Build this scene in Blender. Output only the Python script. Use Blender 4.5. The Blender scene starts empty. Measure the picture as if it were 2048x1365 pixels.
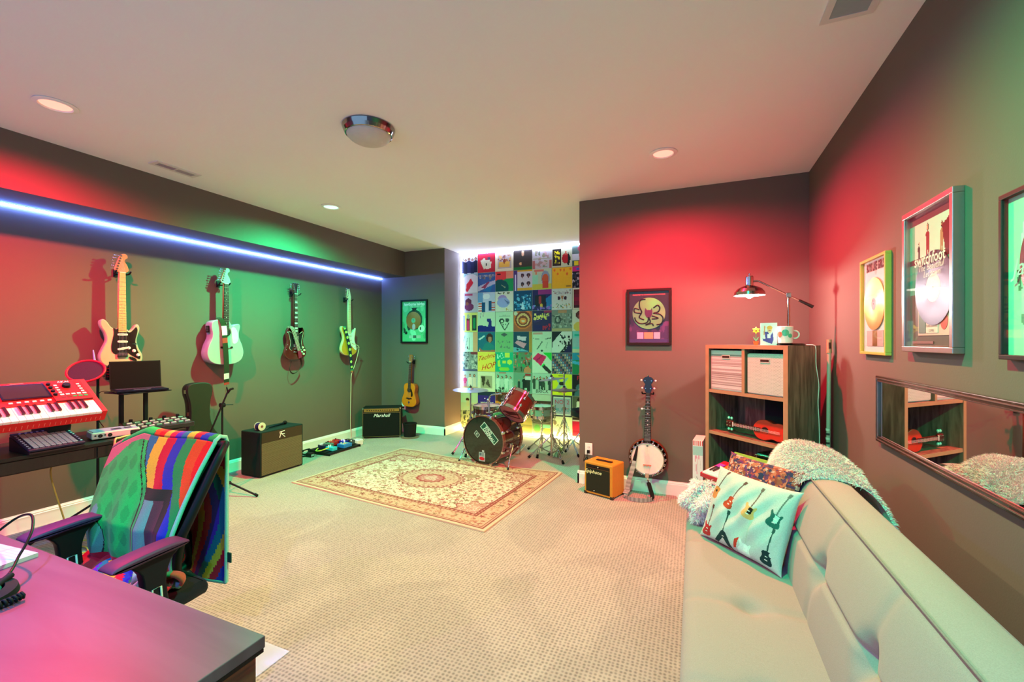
import bpy, math, random
import numpy as np
from mathutils import Vector, Matrix
random.seed(7); rng = np.random.RandomState(5)
sc = bpy.context.scene; COL = sc.collection
PI = math.pi
def lin(c):
    if isinstance(c, int): c = ((c >> 16 & 255)/255, (c >> 8 & 255)/255, (c & 255)/255)
    return tuple((x/12.92 if x <= .04045 else ((x+.055)/1.055)**2.4) for x in c[:3])

# ------------------------------------------------------------ camera
TH = math.atan(364/860)
cam = bpy.data.cameras.new('camera'); co = bpy.data.objects.new('camera', cam); COL.objects.link(co)
cam.sensor_width = 36; cam.lens = 36*860/2048; cam.clip_start = .02
co.location = (0, 0, 1.41); co.rotation_euler = (PI/2, 0, TH); sc.camera = co
# ------------------------------------------------------------ world, exposure
w = bpy.data.worlds.new('world'); sc.world = w; w.use_nodes = True
w.node_tree.nodes['Background'].inputs[0].default_value = (.45, .82, 1.35, 1)
w.node_tree.nodes['Background'].inputs[1].default_value = 1.5
sc.view_settings.view_transform = 'Standard'; sc.view_settings.look = 'None'
sc.view_settings.gamma = 1; sc.view_settings.exposure = -.48
# ------------------------------------------------------------ lights of the room, and an added violet spot
RED, GREEN, BLUE, MAG = (1, .01, .05), (.0, 1, .36), (.12, .2, 1), (.8, .1, 1)
CANS = [(-3.45, 1.28, RED, 800, 168), (-3.45, 3.36, GREEN, 860, 168), (-.21, 3.36, RED, 820, 168), (-.21, 1.28, GREEN, 470, 168),
        (-3.45, -.80, MAG, 170, 168), (-.21, -.80, BLUE, 330, 168), (-1.9, .05, (.28, .24, 1), 560, 62)]  # last entry: narrow violet spot out of view, added to tint the desk
for (x, y, c, p, a) in CANS:
    l = bpy.data.lights.new('can_spot', 'SPOT'); l.energy = p; l.color = c; l.spot_size = math.radians(a); l.spot_blend = .8
    l.shadow_soft_size = .035
    o = bpy.data.objects.new('can_spot', l); COL.objects.link(o); o.location = (x, y, 2.775)
def point(n, loc, p, c, r=.03, spot=None):
    l = bpy.data.lights.new(n, 'SPOT' if spot else 'POINT'); l.energy = p; l.color = c; l.shadow_soft_size = r
    if spot: l.spot_size = math.radians(spot); l.spot_blend = .2
    o = bpy.data.objects.new(n, l); COL.objects.link(o); o.location = loc; return o
point('desk_lamp_bulb', (.362, 3.465, 1.735), 42, (1, .84, .76), .02)
# ------------------------------------------------------------ materials
MATS = {}
def nt(name):
    m = bpy.data.materials.new(name); m.use_nodes = True
    return m, m.node_tree, m.node_tree.nodes['Principled BSDF']
KIND = dict(matte=(.85, 0, 0), satin=(.5, 0, 0), gloss=(.22, 0, .5), paper=(.7, 0, 0), print=(.42, 0, 0), rubber=(.75, 0, 0), chrome=(.12, 1, 0), metal=(.38, 1, 0),
            fabric=(.95, 0, 0), lacquer=(.12, 0, 1), skin=(.5, 0, 0), fur=(.95, 0, 0), wood=(.45, 0, 0), carpet=(1, 0, 0), brass=(.3, 1, 0))
def K(kind):
    if kind in MATS: return MATS[kind]
    m, t, b = nt(kind); N = t.nodes; L = t.links
    r, me, coat = KIND[kind]
    a = N.new('ShaderNodeAttribute'); a.attribute_name = 'Col'
    tc = N.new('ShaderNodeTexCoord'); no = N.new('ShaderNodeTexNoise')
    no.inputs['Scale'].default_value = {'fabric': 220, 'wood': 9, 'carpet': 300}.get(kind, 30); no.inputs['Detail'].default_value = 3
    if kind == 'wood':
        mp = N.new('ShaderNodeMapping'); mp.inputs['Scale'].default_value = (1, 6, 1); L.new(tc.outputs['Object'], mp.inputs[0]); L.new(mp.outputs[0], no.inputs[0])
    else: L.new(tc.outputs['Object'], no.inputs[0])
    mr = N.new('ShaderNodeMapRange'); amp = {'wood': .25, 'fabric': .22, 'carpet': .2, 'chrome': .04}.get(kind, .07)
    mr.inputs[3].default_value = 1-amp; mr.inputs[4].default_value = 1+amp; L.new(no.outputs[0], mr.inputs[0])
    mx = N.new('ShaderNodeVectorMath'); mx.operation = 'SCALE'; L.new(a.outputs['Color'], mx.inputs[0]); L.new(mr.outputs[0], mx.inputs['Scale'])
    L.new(mx.outputs[0], b.inputs['Base Color'])
    b.inputs['Specular IOR Level'].default_value = .5 if kind in ('gloss', 'lacquer', 'chrome', 'metal', 'brass') else .22
    b.inputs['Roughness'].default_value = r; b.inputs['Metallic'].default_value = me; b.inputs['Coat Weight'].default_value = coat
    if kind in ('fabric', 'fur', 'carpet'):
        b.inputs['Sheen Weight'].default_value = .08
    if kind == 'fabric':
        bp = N.new('ShaderNodeBump'); bp.inputs['Strength'].default_value = .25; bp.inputs['Distance'].default_value = .002
        L.new(no.outputs[0], bp.inputs['Height']); L.new(bp.outputs[0], b.inputs['Normal'])
    MATS[kind] = m; return m
def emis(name, c, s):
    if name in MATS: return MATS[name]
    m, t, b = nt(name); b.inputs['Base Color'].default_value = (*c, 1); b.inputs['Emission Color'].default_value = (*c, 1)
    b.inputs['Emission Strength'].default_value = s; MATS[name] = m; return m
def wallmat(name, hexc, bump=.15, scale=180, rough=.75, mott=.04):
    m, t, b = nt(name); N = t.nodes; L = t.links; c = lin(hexc)
    tc = N.new('ShaderNodeTexCoord'); no = N.new('ShaderNodeTexNoise'); no.inputs['Scale'].default_value = 3; no.inputs['Detail'].default_value = 6
    L.new(tc.outputs['Object'], no.inputs[0])
    mr = N.new('ShaderNodeMapRange'); mr.inputs[3].default_value = 1-mott; mr.inputs[4].default_value = 1+mott; L.new(no.outputs[0], mr.inputs[0])
    mx = N.new('ShaderNodeVectorMath'); mx.operation = 'SCALE'; mx.inputs[0].default_value = c; L.new(mr.outputs[0], mx.inputs['Scale']); L.new(mx.outputs[0], b.inputs['Base Color'])
    n2 = N.new('ShaderNodeTexNoise'); n2.inputs['Scale'].default_value = scale; L.new(tc.outputs['Object'], n2.inputs[0])
    bp = N.new('ShaderNodeBump'); bp.inputs['Strength'].default_value = bump; bp.inputs['Distance'].default_value = .002
    L.new(n2.outputs[0], bp.inputs['Height']); L.new(bp.outputs[0], b.inputs['Normal']); b.inputs['Roughness'].default_value = rough; b.inputs['Specular IOR Level'].default_value = .25
    MATS[name] = m; return m
def glass(name='glass', tint=(1, 1, 1), rough=.02, haze=0):
    if name in MATS: return MATS[name]
    m = bpy.data.materials.new(name); m.use_nodes = True; t = m.node_tree; N = t.nodes; L = t.links
    N.remove(N['Principled BSDF']); out = N['Material Output']
    tr = N.new('ShaderNodeBsdfTransparent'); tr.inputs[0].default_value = (*tint, 1)
    gl = N.new('ShaderNodeBsdfGlossy'); gl.inputs['Roughness'].default_value = rough
    lw = N.new('ShaderNodeLayerWeight'); lw.inputs[0].default_value = .5; pw = N.new('ShaderNodeMath'); pw.operation = 'POWER'; pw.inputs[1].default_value = 5; L.new(lw.outputs['Facing'], pw.inputs[0])
    fr = N.new('ShaderNodeMath'); fr.operation = 'MULTIPLY_ADD'; fr.inputs[1].default_value = .6; fr.inputs[2].default_value = .02; L.new(pw.outputs[0], fr.inputs[0])
    mx = N.new('ShaderNodeMixShader'); L.new(fr.outputs[0], mx.inputs[0]); L.new(tr.outputs[0], mx.inputs[1]); L.new(gl.outputs[0], mx.inputs[2]); 
    if haze:
        df = N.new('ShaderNodeBsdfDiffuse'); df.inputs[0].default_value = (.72, .78, .86, 1); m2 = N.new('ShaderNodeMixShader'); m2.inputs[0].default_value = haze; L.new(mx.outputs[0], m2.inputs[1]); L.new(df.outputs[0], m2.inputs[2]); L.new(m2.outputs[0], out.inputs[0])
    else: L.new(mx.outputs[0], out.inputs[0])
    MATS[name] = m; return m
def grainmat(name, c1, c2, axis='Z', scale=3.0, stretch=12, rough=.45, coat=0):
    m, t, b = nt(name); N = t.nodes; L = t.links
    tc = N.new('ShaderNodeTexCoord'); mp = N.new('ShaderNodeMapping')
    s = [stretch]*3; s['XYZ'.index(axis)] = 1; mp.inputs['Scale'].default_value = s; L.new(tc.outputs['Object'], mp.inputs[0])
    no = N.new('ShaderNodeTexNoise'); no.inputs['Scale'].default_value = scale; no.inputs['Detail'].default_value = 8; no.inputs['Distortion'].default_value = 1.2
    L.new(mp.outputs[0], no.inputs[0]); cr = N.new('ShaderNodeValToRGB'); e = cr.color_ramp.elements
    e[0].position = .33; e[1].position = .68; e[0].color = (*lin(c1), 1); e[1].color = (*lin(c2), 1)
    L.new(no.outputs[0], cr.inputs[0]); L.new(cr.outputs[0], b.inputs['Base Color']); b.inputs['Roughness'].default_value = rough; b.inputs['Coat Weight'].default_value = coat
    MATS[name] = m; return m

# ------------------------------------------------------------ mesh builder
def cat(pts, n=6, closed=True):
    """smooth closed (or open) curve through points"""
    out = []; P = [Vector(p) for p in pts]; k = len(P)
    for i in range(k if closed else k-1):
        g = (lambda j: P[j % k]) if closed else (lambda j: P[max(0, min(k-1, j))])
        a, b, c, d = g(i-1), g(i), g(i+1), g(i+2)
        for s in range(n):
            t = s/n
            out.append(.5*((2*b)+(c-a)*t+(2*a-5*b+4*c-d)*t*t+(3*b-a-3*c+d)*t**3))
    if not closed: out.append(P[-1])
    return out
class MB:
    def __init__(s): s.v = []; s.f = []; s.c = []; s.m = []; s.s = []; s.mats = []; s.X = Matrix(); s.u = {}
    def mi(s, m):
        if isinstance(m, str): m = K(m)
        if m not in s.mats: s.mats.append(m)
        return s.mats.index(m)
    def add(s, vs, fs, col=0x808080, m='satin', smooth=False, lincol=False):
        o = len(s.v); X = s.X; s.v += [tuple(X @ Vector(p)) for p in vs]; k = s.mi(m)
        if lincol is False: c = lin(col)
        for i, f in enumerate(fs):
            s.f.append(tuple(o+j for j in f)); s.c.append(c if lincol is False else lincol[i]); s.m.append(k); s.s.append(smooth)
        return s
    def box(s, x0, x1, y0, y1, z0, z1, col=0x808080, m='satin'):
        vs = [(x, y, z) for z in (z0, z1) for y in (y0, y1) for x in (x0, x1)]
        return s.add(vs, [(0, 2, 3, 1), (4, 5, 7, 6), (0, 1, 5, 4), (2, 6, 7, 3), (0, 4, 6, 2), (1, 3, 7, 5)], col, m)
    def cb(s, c, d, col=0x808080, m='satin'):
        return s.box(c[0]-d[0]/2, c[0]+d[0]/2, c[1]-d[1]/2, c[1]+d[1]/2, c[2]-d[2]/2, c[2]+d[2]/2, col, m)
    def tube(s, pts, r, col=0x808080, m='satin', n=8, cap=True, smooth=True, flat=None):
        P = [Vector(p) for p in pts]; k = len(P); R = r if isinstance(r, (list, tuple)) else [r]*k
        vs = []; up = None
        for i in range(k):
            t = (P[min(i+1, k-1)]-P[max(i-1, 0)]).normalized()
            if up is None: up = Vector((0, 0, 1)) if abs(t.z) < .9 else Vector((1, 0, 0))
            a = t.cross(up); 
            if a.length < 1e-5: a = t.orthogonal()
            a.normalize(); b = a.cross(t).normalized(); up = b
            for j in range(n):
                an = 2*PI*j/n; vs.append(P[i]+(a*math.cos(an)+b*math.sin(an)*(flat or 1))*R[i])
        fs = [(i*n+j, i*n+(j+1) % n, (i+1)*n+(j+1) % n, (i+1)*n+j) for i in range(k-1) for j in range(n)]
        s.add(vs, fs, col, m, smooth)
        if cap: s.add(vs[:n], [tuple(range(n))], col, m); s.add(vs[-n:], [tuple(range(n))[::-1]], col, m)
        return s
    def cyl(s, a, b, r, r2=None, col=0x808080, m='satin', n=20): return s.tube([a, b], [r, r if r2 is None else r2], col, m, n)
    def lathe(s, prof, c=(0, 0, 0), ax=(0, 0, 1), col=0x808080, m='satin', n=28, cols=None, smooth=True):
        ax = Vector(ax).normalized(); a = ax.orthogonal().normalized(); b = ax.cross(a); c = Vector(c); vs = []
        for (r, z) in prof:
            for j in range(n):
                an = 2*PI*j/n; vs.append(c+ax*z+(a*math.cos(an)+b*math.sin(an))*r)
        for i in range(len(prof)-1):
            fs = [(j, (j+1) % n, n+(j+1) % n, n+j) for j in range(n)]
            s.add(vs[i*n:(i+2)*n], fs, cols[i] if cols else col, m, smooth)
        return s
    def ball(s, c, r, col=0x808080, m='satin', n=16, k=10):
        rr = r if isinstance(r, (tuple, list)) else (r, r, r); vs = []
        for i in range(k+1):
            p = PI*i/k
            for j in range(n): vs.append((c[0]+rr[0]*math.sin(p)*math.cos(2*PI*j/n), c[1]+rr[1]*math.sin(p)*math.sin(2*PI*j/n), c[2]+rr[2]*math.cos(p)))
        return s.add(vs, [(i*n+j, (i+1)*n+j, (i+1)*n+(j+1) % n, i*n+(j+1) % n) for i in range(k) for j in range(n)], col, m, True)
    def ring(s, c, R, r, ax=(0, 0, 1), col=0x808080, m='satin', n=32, k=8, a0=0, a1=2*PI, flat=None):
        ax = Vector(ax).normalized(); a = ax.orthogonal().normalized(); b = ax.cross(a); c = Vector(c)
        full = abs(a1-a0-2*PI) < 1e-3
        return s.tube([c+(a*math.cos(a0+(a1-a0)*i/n)+b*math.sin(a0+(a1-a0)*i/n))*R for i in range(n+1)], r, col, m, k, not full, True, flat)
    def prism(s, o, y0, y1, col=0x808080, m='satin', bev=0, side=None, sm=None, axis='y'):
        """outline o of (x,z), extruded along y from y0 (front) to y1 (back)"""
        k = len(o); P = [Vector((p[0], p[1])) for p in o]
        A = sum(P[i].x*P[(i+1) % k].y-P[(i+1) % k].x*P[i].y for i in range(k))
        if A < 0: P = P[::-1]
        def off(d):
            if d == 0: return P
            r = []
            for i in range(k):
                t = (P[(i+1) % k]-P[i-1]); t = t.normalized() if t.length > 1e-9 else Vector((1, 0)); r.append(P[i]+Vector((-t.y, t.x))*d)
            return r
        sg = 1 if y1 > y0 else -1
        L = [(off(bev), y0), (off(bev*.3), y0+sg*bev*.3), (P, y0+sg*bev), (P, y1-sg*bev), (off(bev*.3), y1-sg*bev*.3), (off(bev), y1)] if bev else [(P, y0), (P, y1)]
        vs = [(p.x, y, p.y) for (Q, y) in L for p in Q]; n = len(L)
        s.add(vs, [(i*k+j, i*k+(j+1) % k, (i+1)*k+(j+1) % k, (i+1)*k+j) for i in range(n-1) for j in range(k)], side if side is not None else col, sm or m, True)
        s.add(vs[:k], [tuple(range(k))], col, m); s.add(vs[-k:], [tuple(range(k))[::-1]], side if side is not None else col, sm or m)
        return s
    def ribbon(s, pts, wv, th, col=0x808080, m='fabric', cols=None, smooth=True):
        """strap along pts; wv width vector (or list)"""
        P = [Vector(p) for p in pts]; k = len(P); W = [Vector(x) for x in wv] if isinstance(wv, list) else [Vector(wv)]*k
        for i in range(k-1):
            q = []
            for j in (i, i+1):
                t = (P[min(j+1, k-1)]-P[max(j-1, 0)]).normalized(); nn = t.cross(W[j]); nn = nn.normalized() if nn.length > 1e-6 else Vector((0, -1, 0))
                q += [P[j]-W[j]/2-nn*th/2, P[j]+W[j]/2-nn*th/2, P[j]+W[j]/2+nn*th/2, P[j]-W[j]/2+nn*th/2]
            s.add(q, [(0, 1, 5, 4), (1, 2, 6, 5), (2, 3, 7, 6), (3, 0, 4, 7), (3, 2, 1, 0), (4, 5, 6, 7)], cols[i] if cols else col, m)
        return s
    def grid(s, fn, nu, nv, col=0x808080, m='fabric', cf=None, closeu=False, smooth=True):
        """surface fn(u,v); cf(u,v)->colour"""
        U = nu if closeu else nu+1
        vs = [fn(i/nu, j/nv) for j in range(nv+1) for i in range(U)]
        fs = [(j*U+i, j*U+(i+1) % U, (j+1)*U+(i+1) % U, (j+1)*U+i) for j in range(nv) for i in range(nu)]
        lc = [lin(cf((i+.5)/nu, (j+.5)/nv)) for j in range(nv) for i in range(nu)] if cf else False
        return s.add(vs, fs, col, m, smooth, lc)
    def panel(s, R, o, ux, uz, m='print'):
        """raster R on the rectangle origin o (top-left seen from the front), ux across, uz down"""
        o, ux, uz = Vector(o), Vector(ux), Vector(uz); A = R.a; h, w_ = A.shape[:2]
        vs = []; fs = []; lc = []
        for j in range(h):
            i = 0; row = A[j]
            while i < w_:
                e = i+1
                while e < w_ and abs(row[e]-row[i]).sum() < .004: e += 1
                b = len(vs); vs += [o+ux*(i/w_)+uz*(j/h), o+ux*(e/w_)+uz*(j/h), o+ux*(e/w_)+uz*((j+1)/h), o+ux*(i/w_)+uz*((j+1)/h)]
                fs.append((b+3, b+2, b+1, b)); lc.append(tuple(row[i])); i = e
        return s.add(vs, fs, 0, m, False, lc)
    def text(s, tx, size, o, ux=(1, 0, 0), up=(0, 0, 1), col=0xffffff, m='print', th=.0006, align='CENTER', shear=0, squash=1, bold=0):
        cu = bpy.data.curves.new('t', 'FONT'); cu.body = tx; cu.size = size; cu.align_x = align; cu.align_y = 'CENTER'; cu.shear = shear; cu.resolution_u = 2; cu.offset = bold
        ob = bpy.data.objects.new('t', cu); COL.objects.link(ob); bpy.context.view_layer.update()
        me = ob.evaluated_get(bpy.context.evaluated_depsgraph_get()).to_mesh()
        ux = Vector(ux).normalized(); up = Vector(up).normalized(); o = Vector(o); nn = ux.cross(up)
        s.add([o+ux*(v.co.x*squash)+up*v.co.y+nn*th for v in me.vertices], [tuple(p.vertices) for p in me.polygons], col, m)
        ob.to_mesh_clear(); bpy.data.objects.remove(ob); bpy.data.curves.remove(cu); return s
    def build(s, name, parent=None, label=None, bev=0, sub=0, tagd=None, kind=None, loc=None, rot=None, flip=False):
        me = bpy.data.meshes.new(name); me.from_pydata(s.v, [], s.f)
        for m in s.mats: me.materials.append(m)
        n = len(s.f); me.polygons.foreach_set('material_index', s.m); me.polygons.foreach_set('use_smooth', s.s)
        ca = me.color_attributes.new('Col', 'FLOAT_COLOR', 'CORNER'); cnt = np.array([len(f) for f in s.f]) if n else np.zeros(0, int)
        cc = np.repeat(np.array(s.c, dtype=np.float32).reshape(-1, 3), cnt, axis=0); ca.data.foreach_set('color', np.hstack([cc, np.ones((len(cc), 1), np.float32)]).ravel())
        me.validate(); me.update()
        o = bpy.data.objects.new(name, me); COL.objects.link(o)
        if parent: o.parent = parent
        if loc: o.location = loc
        if rot is not None: o.rotation_euler = rot if isinstance(rot, tuple) else (0, 0, rot)
        if label: o['label'] = label
        if tagd: tag(o, *tagd)
        if kind: o['kind'] = kind
        if bev: b = o.modifiers.new('b', 'BEVEL'); b.width = bev; b.segments = 2; b.limit_method = 'ANGLE'; b.angle_limit = .7
        if sub: b = o.modifiers.new('s', 'SUBSURF'); b.levels = sub; b.render_levels = sub
        return o
def tag(o, label, cat_, group=None):
    o['label'] = label; o['category'] = cat_
    if group: o['group'] = group
    return o
def thing(name, label, cat_, loc=(0, 0, 0), rz=0, group=None):
    o = bpy.data.objects.new(name, None); COL.objects.link(o); o.location = loc; o.rotation_euler = rz if isinstance(rz, tuple) else (0, 0, rz); o.empty_display_size = .05
    return tag(o, label, cat_, group)
def dup(root, loc, rz, label, group=None):
    r = root.copy(); COL.objects.link(r); r.location = loc; r.rotation_euler = (0, 0, rz); r['label'] = label
    if group: r['group'] = group
    for ch in list(root.children):
        c = ch.copy(); COL.objects.link(c); c.parent = r
        for g in ch.children: d = g.copy(); COL.objects.link(d); d.parent = c
    return r
# ------------------------------------------------------------ raster for prints and patterns
class R:
    def __init__(s, w_, h, bg=0xffffff):
        s.w, s.h = w_, h; s.a = np.zeros((h, w_, 3)); s.a[:] = lin(bg)
        s.U, s.V = np.meshgrid((np.arange(w_)+.5)/w_, (np.arange(h)+.5)/h)
    def put(s, mask, c): s.a[mask] = lin(c); return s
    def r(s, x0, y0, x1, y1, c): return s.put((s.U >= x0) & (s.U < x1) & (s.V >= y0) & (s.V < y1), c)
    def e(s, cx, cy, rx, ry, c, r0=0): d = ((s.U-cx)/rx)**2+((s.V-cy)/ry)**2; return s.put((d <= 1) & (d >= r0*r0), c)
    def p(s, pts, c):
        ins = np.zeros(s.U.shape, bool); k = len(pts)
        for i in range(k):
            (x0, y0), (x1, y1) = pts[i], pts[(i+1) % k]
            if y0 == y1: continue
            ins ^= ((y0 > s.V) != (y1 > s.V)) & (s.U < (x1-x0)*(s.V-y0)/(y1-y0)+x0)
        return s.put(ins, c)
    def l(s, pts, t, c):
        for (x0, y0), (x1, y1) in zip(pts, pts[1:]):
            dx, dy = x1-x0, y1-y0; q = max(dx*dx+dy*dy, 1e-9); tt = np.clip(((s.U-x0)*dx+(s.V-y0)*dy)/q, 0, 1)
            s.put((s.U-x0-tt*dx)**2+(s.V-y0-tt*dy)**2 < t*t, c)
        return s
    def g(s, c0, c1, vert=True):
        t = (s.V if vert else s.U)[..., None]; s.a = np.array(lin(c0))*(1-t)+np.array(lin(c1))*t; return s
    def n(s, cols, dens=.5, x0=0, y0=0, x1=1, y1=1, sz=.06):
        k = int(dens*60*(x1-x0)*(y1-y0)/max(sz/.06, .3)**1.2)+3
        for i in range(k):
            cx, cy = rng.uniform(x0, x1), rng.uniform(y0, y1); rx, ry = sz*rng.uniform(.4, 1.3), sz*rng.uniform(.5, 1.6)
            m = (((s.U-cx)/rx)**2+((s.V-cy)/ry)**2 <= 1) & (s.U >= x0) & (s.U < x1) & (s.V >= y0) & (s.V < y1); s.put(m, cols[rng.randint(len(cols))])
        return s
    def person(s, x, y, h_, c, skin=0xc08a70, hair=0x2a1a14):
        s.e(x, y+.13*h_, .075*h_, .10*h_, hair); s.e(x, y+.14*h_, .055*h_, .075*h_, skin)
        s.p([(x-.16*h_, y+.30*h_), (x-.06*h_, y+.23*h_), (x+.06*h_, y+.23*h_), (x+.16*h_, y+.30*h_), (x+.12*h_, y+.62*h_), (x+.11*h_, y+h_), (x+.02*h_, y+h_), (x, y+.66*h_), (x-.02*h_, y+h_), (x-.11*h_, y+h_), (x-.12*h_, y+.62*h_)], c); return s
# ============================================================ the setting
W = wallmat('wall_paint', 0x685c53); CE = wallmat('ceiling_paint', 0xeeecea, .1, 90, .85, .015); TRIM = wallmat('trim_paint', 0xe8e6e0, .03, 60, .4, .01)
H = 2.8; YB = -2.0; YR = 4.2
def st(name, m, *boxes):
    b = MB()
    for q in boxes: b.box(*q, 0xffffff, m)
    o = b.build(name, kind='structure'); return o
# carpet: woven loop pattern
fm, t, b = nt('carpet_loop'); N = t.nodes; L = t.links
tc = N.new('ShaderNodeTexCoord'); mp = N.new('ShaderNodeMapping'); mp.inputs['Rotation'].default_value = (0, 0, .0); mp.inputs['Scale'].default_value = (52, 52, 52); L.new(tc.outputs['Object'], mp.inputs[0])
vo = N.new('ShaderNodeTexVoronoi'); vo.inputs['Randomness'].default_value = .22; vo.inputs['Scale'].default_value = 1; L.new(mp.outputs[0], vo.inputs['Vector'])
cr = N.new('ShaderNodeValToRGB'); e = cr.color_ramp.elements; e[0].position = .12; e[0].color = (*lin(0x706a60), 1); e[1].position = .5; e[1].color = (*lin(0xa49c8e), 1)
L.new(vo.outputs['Distance'], cr.inputs[0])
n2 = N.new('ShaderNodeTexNoise'); n2.inputs['Scale'].default_value = 1.3; n2.inputs['Detail'].default_value = 2; n2.inputs['Distortion'].default_value = 1.0; L.new(tc.outputs['Object'], n2.inputs[0])
c2 = N.new('ShaderNodeValToRGB'); c2.color_ramp.elements[0].position = .46; c2.color_ramp.elements[1].position = .54; c2.color_ramp.elements[0].color = (.88, .88, .88, 1); c2.color_ramp.elements[1].color = (1, 1, 1, 1); L.new(n2.outputs[0], c2.inputs[0])
mx = N.new('ShaderNodeVectorMath'); mx.operation = 'MULTIPLY'; L.new(cr.outputs[0], mx.inputs[0]); L.new(c2.outputs[0], mx.inputs[1]); L.new(mx.outputs[0], b.inputs['Base Color'])
bp = N.new('ShaderNodeBump'); bp.inputs['Strength'].default_value = .6; bp.inputs['Distance'].default_value = .004; L.new(vo.outputs['Distance'], bp.inputs['Height']); L.new(bp.outputs[0], b.inputs['Normal'])
b.inputs['Roughness'].default_value = 1; b.inputs['Sheen Weight'].default_value = .2
st('floor', fm, (-4.75, 1.0, YB, 6.15, -.1, 0))
st('ceiling', CE, (-4.75, 1.0, YB, 6.15, H, H+.1))
st('wall_left', W, (-4.75, -4.6, YB, 5.52, 0, H))
st('wall_bulkhead', W, (-4.6, -4.15, YB, 5.52, 2.41, H))
st('wall_back_left', W, (-4.75, -3.43, 5.52, 6.15, 0, H))
st('wall_alcove', W, (-3.43, -1.05, 6.0, 6.15, 0, H))
st('wall_back_right', W, (-1.05, 1.0, YR, 6.15, 0, H))
st('wall_right', W, (.87, 1.0, YB, YR, 0, H))
def base(name, p, q, nx, ny, th=.016, hh=.125):
    """moulded skirting from p to q; (nx,ny) points into the room"""
    b = MB(); prof = [(0, 0), (th, 0), (th, hh*.78), (th*.75, hh*.82), (th*.75, hh*.88), (th*.45, hh*.94), (th*.3, hh), (0, hh)]
    vs = [(a[0]+nx*d, a[1]+ny*d, z) for a in (p, q) for (d, z) in prof]; k = len(prof)
    b.add(vs, [(j, (j+1) % k, k+(j+1) % k, k+j) for j in range(k)]+[tuple(range(k)), tuple(range(k, 2*k))], 0xffffff, TRIM)
    b.build(name, kind='structure')
base('baseboard_left', (-4.6, YB), (-4.6, 5.52), 1, 0); base('baseboard_back_left', (-4.6, 5.52), (-3.414, 5.52), 0, -1)
base('baseboard_alcove_side', (-3.43, 5.504), (-3.43, 6.0), 1, 0)
base('baseboard_back_right', (-1.066, 4.2), (.87, 4.2), 0, -1); base('baseboard_return', (-1.05, 4.184), (-1.05, 6.0), -1, 0)
base('baseboard_right', (.87, YB), (.87, 4.2), -1, 0)

# ============================================================ lamps and strips
LEDW = emis('led_white', (.55, .66, 1), 100); LEDB = emis('led_blue_white', (.11, .24, 1), 170); LEDY = emis('led_warm', (1, .72, .22), 160); DARK = 'satin'
def strip(p, q, r, em, label, up=False):
    t = thing('led_strip', label, 'light strip', p); b = MB(); d = Vector(q)-Vector(p)
    b.cyl((0, 0, 0), d, r, col=0xffffff, m=em, n=8); b.build('diffuser', t)
    b = MB()
    off = Vector((0, 0, r*1.1)) if abs(d.z) < .1 else Vector((-r*1.1, 0, 0))
    if 'floor' in label: off = -off
    a, e_ = off, d+off; dx = Vector((abs(d.x) > .1 and 0 or r, abs(d.y) > .1 and 0 or r, r*.15 if abs(d.z) < .1 else 0))
    lo = [min(a[i], e_[i])-dx[i]*.9 for i in range(3)]; hi = [max(a[i], e_[i])+dx[i]*.9 for i in range(3)]
    b.box(lo[0], hi[0], lo[1], hi[1], lo[2], hi[2], 0xdddddd, 'satin'); b.build('channel', t)
strip((-4.585, -1.9, 2.399), (-4.585, 5.51, 2.399), .008, LEDB, 'long blue-white light strip tucked under the bulkhead above the hanging guitars')
strip((-3.415, 5.985, .68), (-3.415, 5.985, 2.77), .010, LEDW, 'upright white light strip down the left edge of the album cover wall')
strip((-3.40, 5.985, 2.786), (-1.08, 5.985, 2.786), .010, LEDW, 'white light strip along the ceiling above the album cover wall')
strip((-3.40, 5.965, .022), (-1.08, 5.965, .022), .012, LEDY, 'warm yellow light strip on the floor below the album covers')
def can(x, y, em, c, label):
    t = thing('recessed_light', label, 'ceiling light', (x, y, H))
    b = MB(); b.lathe([(.072, 0), (.095, -.001), (.098, -.006), (.075, -.012), (.07, -.004)], n=40, col=0xf0ece8, m='satin'); b.build('trim_ring', t)
    b = MB(); b.lathe([(.0, -.004), (.07, -.004)], n=32, col=0xffffff, m=em); b.build('lens', t)
RG = emis('can_red', (1, .38, .28), 2); GG = emis('can_green', (.5, 1, .72), 2)
can(-3.45, 1.28, RG, 0, 'round recessed light glowing red at the upper left of the ceiling')
can(-3.45, 3.36, GG, 0, 'round recessed light glowing green in the ceiling near the bulkhead')
can(-.21, 3.36, RG, 0, 'round recessed light glowing red in front of the red wall')
can(-.21, 1.28, GG, 0, 'round recessed light glowing green above the sofa'); can(-3.45, -.8, emis('can_mag', (.9, .5, 1), 6), 0, 'round recessed light glowing magenta behind the camera')
can(-1.9, .05, emis('added_can_violet', (.6, .4, 1), 6), 0, 'added violet recessed light, out of view, colouring the foreground desk')  # unseen fixture added to go with the violet desk spot
can(-.21, -.8, emis('can_blue', (.4, .5, 1), 6), 0, 'round recessed light glowing blue behind the sofa end')
# flush mount lamp (off)
t = thing('flush_mount_light', 'unlit round flush ceiling light with brushed nickel rim and frosted bowl', 'ceiling light', (-1.95, 2.215, H))
b = MB(); b.lathe([(0, 0), (.160, 0), (.166, -.008), (.158, -.030), (.147, -.05), (.141, -.053), (.138, -.046)], n=56, col=0x9a928c, m='chrome'); b.build('rim', t)
b = MB(); b.lathe([(.139, -.045)]+[(.139*math.cos(a*PI/20), -.045-.062*math.sin(a*PI/20)) for a in range(1, 11)], n=48, col=0xc9c4bc, m='satin'); b.build('bowl', t)
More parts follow.
